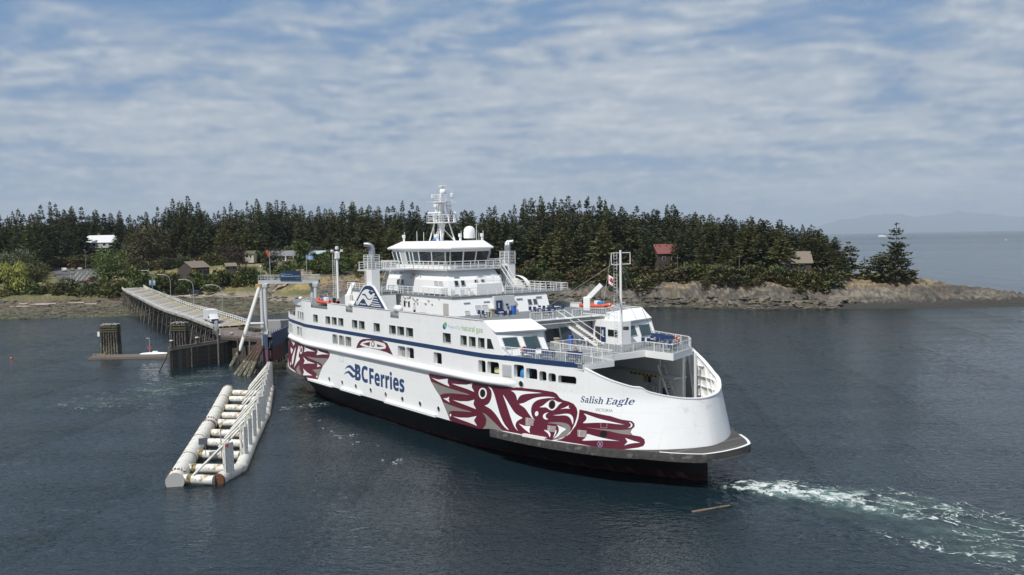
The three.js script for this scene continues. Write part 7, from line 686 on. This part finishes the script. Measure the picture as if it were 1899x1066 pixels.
function broadleaf(seed, H, R, tone, o = {}) {
  const r = rng(seed), faces = [], g = new THREE.Group(), lobes = [], n = o.lobes || 13, lim = new MB(), h0 = o.low ?? 0.28; const trunkTop = V((r() - 0.5) * R * 0.2, H * (h0 + 0.12), (r() - 0.5) * R * 0.2); lim.bar(V(0, -0.6, 0), trunkTop, H * 0.022 + 0.05, 7, H * 0.014);
  for (let i = 0; i < n; i++) { const a = i * 2.4 + r(), q = Math.sqrt((i + 0.4) / n), y = lerp(H * (h0 + 0.14), H * 0.86, Math.pow(r(), 0.8)) * (1 - 0.18 * q) + H * 0.05, s = R * (0.30 + r() * 0.2); const c = V(Math.cos(a) * R * 0.72 * q, y, Math.sin(a) * R * 0.72 * q); lobes.push([c, s]); lim.bar(trunkTop, c, H * 0.009, 5, 0.03); }
  const per = o.leaves || 105; for (const [c, s] of lobes) for (let k = 0; k < per; k++) { const d = V(r() - 0.5, r() - 0.42, r() - 0.5).normalize(), m = s * (0.55 + 0.5 * Math.sqrt(r())), at = c.clone().addScaledVector(d, m); if (o.weep) at.y -= r() * r() * o.weep * s; at.y = Math.max(at.y, 0.15); const out = o.weep ? V(d.x * 0.3, -1, d.z * 0.3).normalize() : d.clone().add(V(0, 0.25, 0)).normalize(); sprig(faces, at, out, (o.leaf || 0.42) * (0.7 + r() * 0.6), r, tone); }
  mesh('crown', crownGeo(faces), leafMat, g); lim.build('trunk', o.bark || bark, g); return g;
}
const FIR = [0.066, 0.081, 0.034], FIR2 = [0.084, 0.092, 0.035], FIR3 = [0.056, 0.073, 0.038], OLIVE = [0.108, 0.112, 0.040], LEAF = [0.088, 0.122, 0.034], WILLOW = [0.25, 0.255, 0.055], SAGE = [0.13, 0.15, 0.085], BRONZE = [0.060, 0.040, 0.034], BUSH = [0.070, 0.098, 0.029];
const firs = [conifer(1, 28, 5.6, FIR, { power: 0.95 }), conifer(2, 28, 5.0, FIR3), conifer(3, 28, 6.4, FIR2, { power: 0.8 }), conifer(4, 28, 5.6, FIR, { gap: 0.16, low: 0.2, power: 0.7 }), conifer(5, 28, 6.8, FIR2, { power: 0.75, low: 0.15 }), conifer(6, 28, 4.8, FIR3, { gap: 0.14 }), conifer(7, 28, 6.0, OLIVE, { power: 0.62, gap: 0.1 })];
const pines = [conifer(11, 20, 5.0, OLIVE, { round: 1, low: 0.22, droop: 0.1, leaf: 0.8 }), conifer(12, 20, 4.4, FIR2, { round: 1, low: 0.25, droop: 0.05, leaf: 0.8 }), conifer(13, 20, 5.2, FIR2, { round: 1, low: 0.2, droop: 0.15, gap: 0.12 }), conifer(14, 20, 4.6, OLIVE, { round: 1, low: 0.12, droop: 0.2 })];
const shrubs = [broadleaf(21, 5, 3.2, BUSH, { low: 0.02, lobes: 9, leaves: 60 }), broadleaf(22, 5, 3.6, OLIVE, { low: 0.0, lobes: 9, leaves: 60 }), broadleaf(23, 5, 3.0, LEAF, { low: 0.02, lobes: 8, leaves: 60 })];
const used = new Set(), tints = [[1, 1, 1], [0.82, 0.86, 0.95], [1.18, 1.1, 0.95], [1.05, 1.12, 0.9], [0.9, 0.84, 0.8], [1.25, 1.22, 1.05]].map(([a, b, c]) => { const m = leafMat.clone(); m.color.setRGB(a, b, c); return m; }), tintRng = rng(5150);
function plant(proto, H0, px, D, H, turn, name, label, category, group, sink = 0.3, squash = 1) { const [x, y, z] = spot(px, D); const o = used.has(proto) ? proto.clone() : proto; used.add(proto); o.name = numbered(name); const s = H / H0; o.scale.set(s * squash, s, s * squash); o.position.set(x, y - sink, z); o.rotation.y = turn; o.userData = {}; if (group) o.children[0].material = tints[Math.floor(tintRng() * tints.length)]; scene.add(o); return tag(o, label, category, group); }
const SKYLINE = [[-80, 384], [0, 386], [60, 385], [100, 372], [150, 382], [190, 380], [222, 378], [260, 388], [300, 378], [345, 356], [390, 378], [440, 372], [500, 362], [560, 378], [610, 380], [650, 368], [700, 375], [760, 368], [800, 385], [870, 378], [900, 380], [960, 375], [985, 350], [1010, 362], [1040, 365], [1080, 352], [1120, 362], [1160, 378], [1200, 380], [1250, 372], [1300, 388], [1340, 392], [1400, 396], [1440, 402], [1480, 410], [1505, 404], [1545, 428], [1590, 446]];
const EDGE = [[-80, 440], [60, 440], [90, 530], [230, 520], [250, 470], [330, 485], [450, 490], [560, 490], [600, 470], [680, 440], [720, 405], [1000, 385], [1100, 356], [1250, 340], [1400, 330], [1540, 326], [1590, 326]];
{ const r = rng(99); let count = 0; const zone = (px) => px < 240 ? 'behind the shore car park' : px < 560 ? 'behind the cottages' : px < 1000 ? 'behind the ferry' : px < 1300 ? 'on the headland above the cliffs' : 'near the end of the wooded headland';
  for (let layer = 0; layer < 4; layer++) { const stepPx = [21, 17, 17, 15][layer]; for (let px = -40 + layer * 5; px < 1572 - layer * 4; px += stepPx * (0.6 + r() * 0.8)) {
    const e = table(EDGE, px), D = e + [4, 22, 44, 72][layer] * (px > 1380 ? 0.5 : 1) + r() * 14; const top = table(SKYLINE, px) + [50, 24, 9, 0][layer] * (0.6 + r() * 0.8) * (px > 1380 ? 0.5 : 1) + (layer === 3 ? Math.pow(r(), 1.6) * 18 : r() * 14);
    const x = U(px) * D, ground = groundAt(x, -D); if (ground < 4 || (px > 160 && px < 224 && D < 575)) continue; const H = elev(px, top, D) - ground; if (H < 7) continue; const pine = r() < (px > 980 ? [0.65, 0.5, 0.3, 0.15][layer] : [0.3, 0.2, 0.1, 0.05][layer]); const arr = pine ? pines : firs, k = Math.floor(r() * arr.length); count++;
    plant(arr[k], pine ? 20 : 28, px, D, H, r() * 6.28, pine ? 'pine_tree' : 'fir_tree', `${pine ? 'round-crowned dark pine' : 'tall dark pointed fir'} in the wood ${zone(px)}`, 'tree', `${pine ? 'pines' : 'firs'} ${zone(px)}`, 0.4, pine ? clamp(20 / H, 0.75, 1.35) : clamp(28 / H, 0.85, 1.45) * (0.85 + r() * 0.4)); } }
  console.log('trees', count, firs.map((q) => q.children[0].geometry.attributes.position.count / 3).join(' ')); }
// undergrowth that reads as one mass at the foot of the wood and on the banks
{ const r = rng(55), mats = []; const spots = []; for (let px = -60; px < 1560; px += 5) { const e = table(EDGE, px); for (let k = 0; k < 3; k++) { const D = e - 8 + r() * 26, x = U(px + r() * 5) * D, y = groundAt(x, -D); if (y > 5.5) spots.push([x, y, -D, 2.5 + r() * 4]); } } for (let px = 560; px < 1530; px += 7) { if (r() < 0.8) { const D = table(SHORE, U(px)) + 13 + r() * 19, x = U(px) * D, y = groundAt(x, -D); if (y > 5) spots.push([x, y, -D, 1.2 + r() * 2.6]); } }
  const geo = shrubs[1].children[0].geometry, im = new THREE.InstancedMesh(geo, leafMat, spots.length), q = new THREE.Object3D(); spots.forEach(([x, y, z, h], i) => { q.position.set(x, y - 0.4, z); q.rotation.y = r() * 6.28; q.scale.set(h / 4, h / 5, h / 4); q.updateMatrix(); im.setMatrixAt(i, q.matrix); im.setColorAt(i, lin(0.7 + r() * 0.5, 0.7 + r() * 0.45, 0.7 + r() * 0.5)); }); im.name = 'undergrowth'; im.castShadow = im.receiveShadow = true; im.userData = { kind: 'stuff', label: 'dark undergrowth along the foot of the wood and the bank', category: 'undergrowth' }; scene.add(im); }
// single trees and bushes one can tell apart
const B = (seed, H, R, tone, o) => broadleaf(seed, H, R, tone, o);
plant(B(31, 16, 6.2, WILLOW, { weep: 1.6, lobes: 14, leaves: 130, leaf: 0.5, low: 0.2 }), 16, 26, 380, 16.5, 0, 'willow_tree', 'yellow-green weeping willow at the left edge above the beach', 'tree'); plant(B(32, 17, 8, SAGE, { lobes: 16, leaves: 120, leaf: 0.5 }), 17, 30, 404, 18, 0, 'grey_green_tree', 'broad grey-green tree behind the weeping willow', 'tree'); plant(B(33, 15, 5.5, OLIVE, { lobes: 12, leaves: 110 }), 15, 68, 388, 14, 0, 'brown_green_tree', 'dull olive tree right of the weeping willow', 'tree'); plant(B(34, 19, 8.6, [0.095, 0.135, 0.034], { lobes: 20, leaves: 150, leaf: 0.5, low: 0.12 }), 19, 204, 386, 19.5, 0, 'maple_tree', 'large fresh green tree at the shore end of the trestle', 'tree'); plant(B(35, 27, 13, [0.085, 0.078, 0.036], { lobes: 24, leaves: 150, leaf: 0.6, low: 0.2 }), 27, 276, 436, 28, 0, 'oak_tree', 'huge brownish-green tree beyond the trestle head', 'tree'); plant(B(36, 13, 7.5, BRONZE, { lobes: 16, leaves: 120, low: 0.1 }), 13, 438, 452, 14, 0, 'copper_beech', 'dark purple-brown copper tree above the meadow', 'tree'); plant(B(37, 9, 4.5, [0.085, 0.12, 0.026], { lobes: 12, leaves: 110, low: 0.05 }), 9, 560, 462, 11, 0, 'bright_green_bush', 'bright green leafy tree between the grey and blue roofs', 'tree'); plant(B(38, 15, 6, [0.04, 0.05, 0.024], { lobes: 14, leaves: 110, low: 0.1 }), 15, 505, 424, 14, 0, 'dark_bush_tree', 'rounded dark tree behind the orange windsock', 'tree');
{ const r = rng(7); const rows = []; for (let px = 4; px < 232; px += 14) rows.push([px, 377 + r() * 6, 4 + r() * 3.5, 'in the hedge above the left beach']); for (let px = 250; px < 318; px += 10) rows.push([px, 402 + r() * 10, 6 + r() * 5, 'on the bank beside the trestle lamps']); for (let px = 318; px < 486; px += 8) rows.push([px, 402 + r() * 12, 4.5 + r() * 3.2, 'in the thicket below the cottages']); for (let px = 486; px < 560; px += 9) rows.push([px, 398 + r() * 26, 4 + r() * 3.5, 'on the bank behind the gantry']); for (let px = 572; px < 716; px += 3.4) rows.push([px, 392 + r() * 46, 3 + r() * 4, 'on the steep bank behind the far signal mast']); rows.forEach(([px, D, h, w]) => plant(shrubs[Math.floor(r() * 3)], 5, px + (r() - 0.5) * 6, D, h, r() * 6.28, 'leafy_bush', `leafy green bush ${w}`, 'bush', `bushes ${w}`)); }
// the lone firs on the point
plant(conifer(41, 21, 5.6, FIR2, { gap: 0.22, step: 0.7, low: 0.14, droop: 0.02, leaf: 0.95, power: 0.55 }), 21, 1662, 330, 22.5, 0.4, 'lone_fir', 'tall ragged lone fir on the grassy point', 'tree'); plant(conifer(42, 12, 5.6, OLIVE, { round: 1, gap: 0.15, low: 0.14, droop: 0.05 }), 12, 1634, 331, 11.5, 1.4, 'leaning_pine', 'low spreading pine left of the lone fir', 'tree'); plant(conifer(43, 13, 3.8, FIR2, { gap: 0.3, round: 1, low: 0.2 }), 13, 1576, 336, 13, 2.2, 'ragged_pine', 'ragged pine at the edge of the wood beside the open sea', 'tree'); plant(conifer(44, 9, 2.8, OLIVE, { round: 1, gap: 0.3 }), 9, 1604, 334, 8.5, 2.2, 'small_pine', 'small pine between the wood and the lone fir', 'tree'); plant(conifer(45, 7, 2.4, FIR2, { gap: 0.45, round: 1, low: 0.3, bark: greyBark }), 7, 1686, 330, 8, 1.2, 'bare_sapling', 'thin half-bare sapling right of the lone fir', 'tree');
// boulders on the shore
{ const proto = []; for (let i = 0; i < 4; i++) { const g = new THREE.IcosahedronGeometry(1, 2), a = g.attributes.position, r = rng(200 + i); const o = r() * 50; for (let k = 0; k < a.count; k++) { const v = V(a.getX(k), a.getY(k), a.getZ(k)), n = 1 + fbm(v.x * 1.1 + o, v.y * 1.1 + v.z * 1.3, 3) * 0.9; v.multiplyScalar(n); v.y *= 0.68; a.setXYZ(k, v.x, v.y, v.z); } g.computeVertexNormals(); proto.push(toCreasedNormals(prep(g), 0.5)); } const mats = [textured(mottled(0.15, 0.13, 0.105, 0.5, 5, 0.2), 0.95), textured(mottled(0.27, 0.215, 0.15, 0.4, 5, 0.4), 0.95), textured(mottled(0.075, 0.07, 0.058, 0.6, 5, 0.6), 0.95)]; const r = rng(61); const add = (px, d, s, m, w) => { const D = table(SHORE, U(px)) + d, [x, y, z] = spot(px, D); const o = mesh('boulder', proto[Math.floor(r() * 4)], mats[m]); o.position.set(x, y + s * 0.15, z); o.scale.set(s * (0.8 + r() * 0.7), s * (0.7 + r() * 0.4), s); o.rotation.y = r() * 6.28; tag(o, w, 'boulder', w.includes('cliffs') ? 'boulders under the headland cliffs' : 'pale boulders behind the gantry'); };
  for (let i = 0; i < 26; i++) add(500 + r() * 68, lerp(80, 60, r()), 1.2 + r() * 1.8, r() < 0.6 ? 1 : 0, 'pale boulder on the beach behind the gantry'); for (let i = 0; i < 56; i++) { const px = 1030 + r() * 560; add(px, 3 + r() * 11, 0.7 + r() * 1.5, [0, 2, 2, 0][Math.floor(r() * 4)], 'grey boulder on the rock shelf under the cliffs'); } }
for (let i = 0, r = rng(17); i < 16; i++) { const left = i < 7, px = left ? 20 + r() * 215 : 300 + r() * 190, d = left ? 40 + r() * 14 : 66 + r() * 10, D = table(SHORE, U(px)) + d, [x, y, z] = spot(px, D), L = 3 + r() * 7; const o = mesh('driftwood_log', new THREE.CylinderGeometry(0.18, 0.3, L, 8).rotateZ(Math.PI / 2), std(0.42, 0.36, 0.29, 0.9)); o.position.set(x, y + 0.3, z); o.rotation.y = (r() - 0.5) * 0.9; tag(o, left ? 'bleached driftwood log on the left beach' : 'bleached driftwood log along the top of the tidal flat', 'log', left ? 'driftwood on the left beach' : 'driftwood on the tidal flat'); }
// loose stones over the beaches and the tidal flat, too many to count
{ const r = rng(404), spots = []; for (let i = 0; i < 5200; i++) { const left = r() < 0.62, px = left ? -40 + r() * 600 : 990 + r() * 560, d = left ? 1 + r() * (px < 240 ? 54 : 76) : 1 + r() * 12, D = table(SHORE, U(px)) + d, x = U(px) * D, y = groundAt(x, -D); if (y < -0.1 || y > 3.4) continue; spots.push([x, y, -D, 0.12 + Math.pow(r(), 3) * 0.75]); }
  const g = new THREE.IcosahedronGeometry(1, 1), a = g.attributes.position; for (let k = 0; k < a.count; k++) { const n = 1 + noise2(a.getX(k) * 1.7 + 3, a.getY(k) * 1.7 + a.getZ(k)) * 0.7; a.setXYZ(k, a.getX(k) * n, a.getY(k) * n * 0.6, a.getZ(k) * n); } g.computeVertexNormals(); const im = new THREE.InstancedMesh(g, std(0.16, 0.14, 0.115, 0.95), spots.length), q = new THREE.Object3D(); spots.forEach(([x, y, z, s], i) => { q.position.set(x, y, z); q.rotation.y = r() * 6.28; q.scale.set(s * (1 + r()), s, s * (1 + r())); q.updateMatrix(); im.setMatrixAt(i, q.matrix); const v = 0.25 + r() * 0.6, gr = r() < 0.35 && z < -310 ? 1.15 : 1; im.setColorAt(i, lin(v, v * gr, v * 0.9)); }); im.name = 'beach_stones'; im.castShadow = im.receiveShadow = true; im.userData = { kind: 'stuff', label: 'loose stones and weed clumps scattered over the beaches', category: 'stones' }; scene.add(im); }
// far shore: hills, a passing ship, a small boat, and the air between
{ const pts = [], idx = [], n = 120; for (let i = 0; i <= n; i++) { const px = lerp(1300, 2300, i / n), D = 52000, ridge = 330 + 850 * smooth(1480, 1640, px) * (1 - 0.45 * smooth(1810, 1900, px) + 0.3 * smooth(1900, 2050, px)) + fbm(px * 0.012, 3, 5) * 420; for (let j = 0; j <= 6; j++) { const t = j / 6, h = Math.max(-5, ridge * Math.sin(t * Math.PI * 0.5) + fbm(px * 0.03, j * 0.7, 3) * 120 * t); pts.push(U(px) * (D + t * 6000), j ? h : -5, -(D + t * 6000)); } } for (let i = 0; i < n; i++) for (let j = 0; j < 6; j++) { const a = i * 7 + j, b = a + 7; idx.push(a, b, a + 1, b, b + 1, a + 1); } const g = new THREE.BufferGeometry(); g.setAttribute('position', new THREE.Float32BufferAttribute(pts, 3)); g.setIndex(idx); g.computeVertexNormals(); structure(mesh('distant_hills', g, std(0.06, 0.075, 0.07, 0.95))); }
{ const D = 5200, o = thing('distant_ship', 'white ship far off on the horizon', 'ship', null, [U(1637) * D, 0, -D]); o.scale.set(0.9, 0.62, 0.9); const h = new MB(); h.prism([[-28, 4], [24, 4], [31, 0], [24, -4], [-28, -4]], 0, 6); h.build('hull', whitePlain, o); const s = new MB(); s.box(-4, 9, 0, 44, 6, 7); s.box(-6, 13, 0, 28, 3, 6); s.build('superstructure', whitePlain, o); const f = new MB(); f.box(-12, 16, 0, 5, 4, 4); f.build('funnel', lightGrey, o); }
{ const D = 2300, o = thing('distant_motor_boat', 'tiny white motor boat far out on the right', 'boat', null, [U(1866) * D, 0, -D]); o.scale.setScalar(0.55); const h = new MB(); h.prism([[-5, 1.6], [3, 1.6], [6, 0], [3, -1.6], [-5, -1.6]], -0.2, 1.6); h.build('hull', whitePlain, o); new MB().box(-0.5, 2.6, 0, 4, 2, 2.4).build('cabin', whitePlain, o); }
{ const o = thing('mooring_buoy', 'small orange buoy floating at the far left', 'buoy', null, [U(14) * 205 , 0, -205]); mesh('float', new THREE.SphereGeometry(0.3, 12, 10).translate(0, 0.12, 0), std(0.55, 0.16, 0.04, 0.6), o); new MB().bar(V(0, 0.3, 0), V(0, 0.6, 0), 0.04, 6).build('eye', steelDark, o); }
scene.fog = new THREE.FogExp2(new THREE.Color(0.62, 0.72, 0.84), 0.000036);
console.log('shore done');
renderer.render(scene, camera);
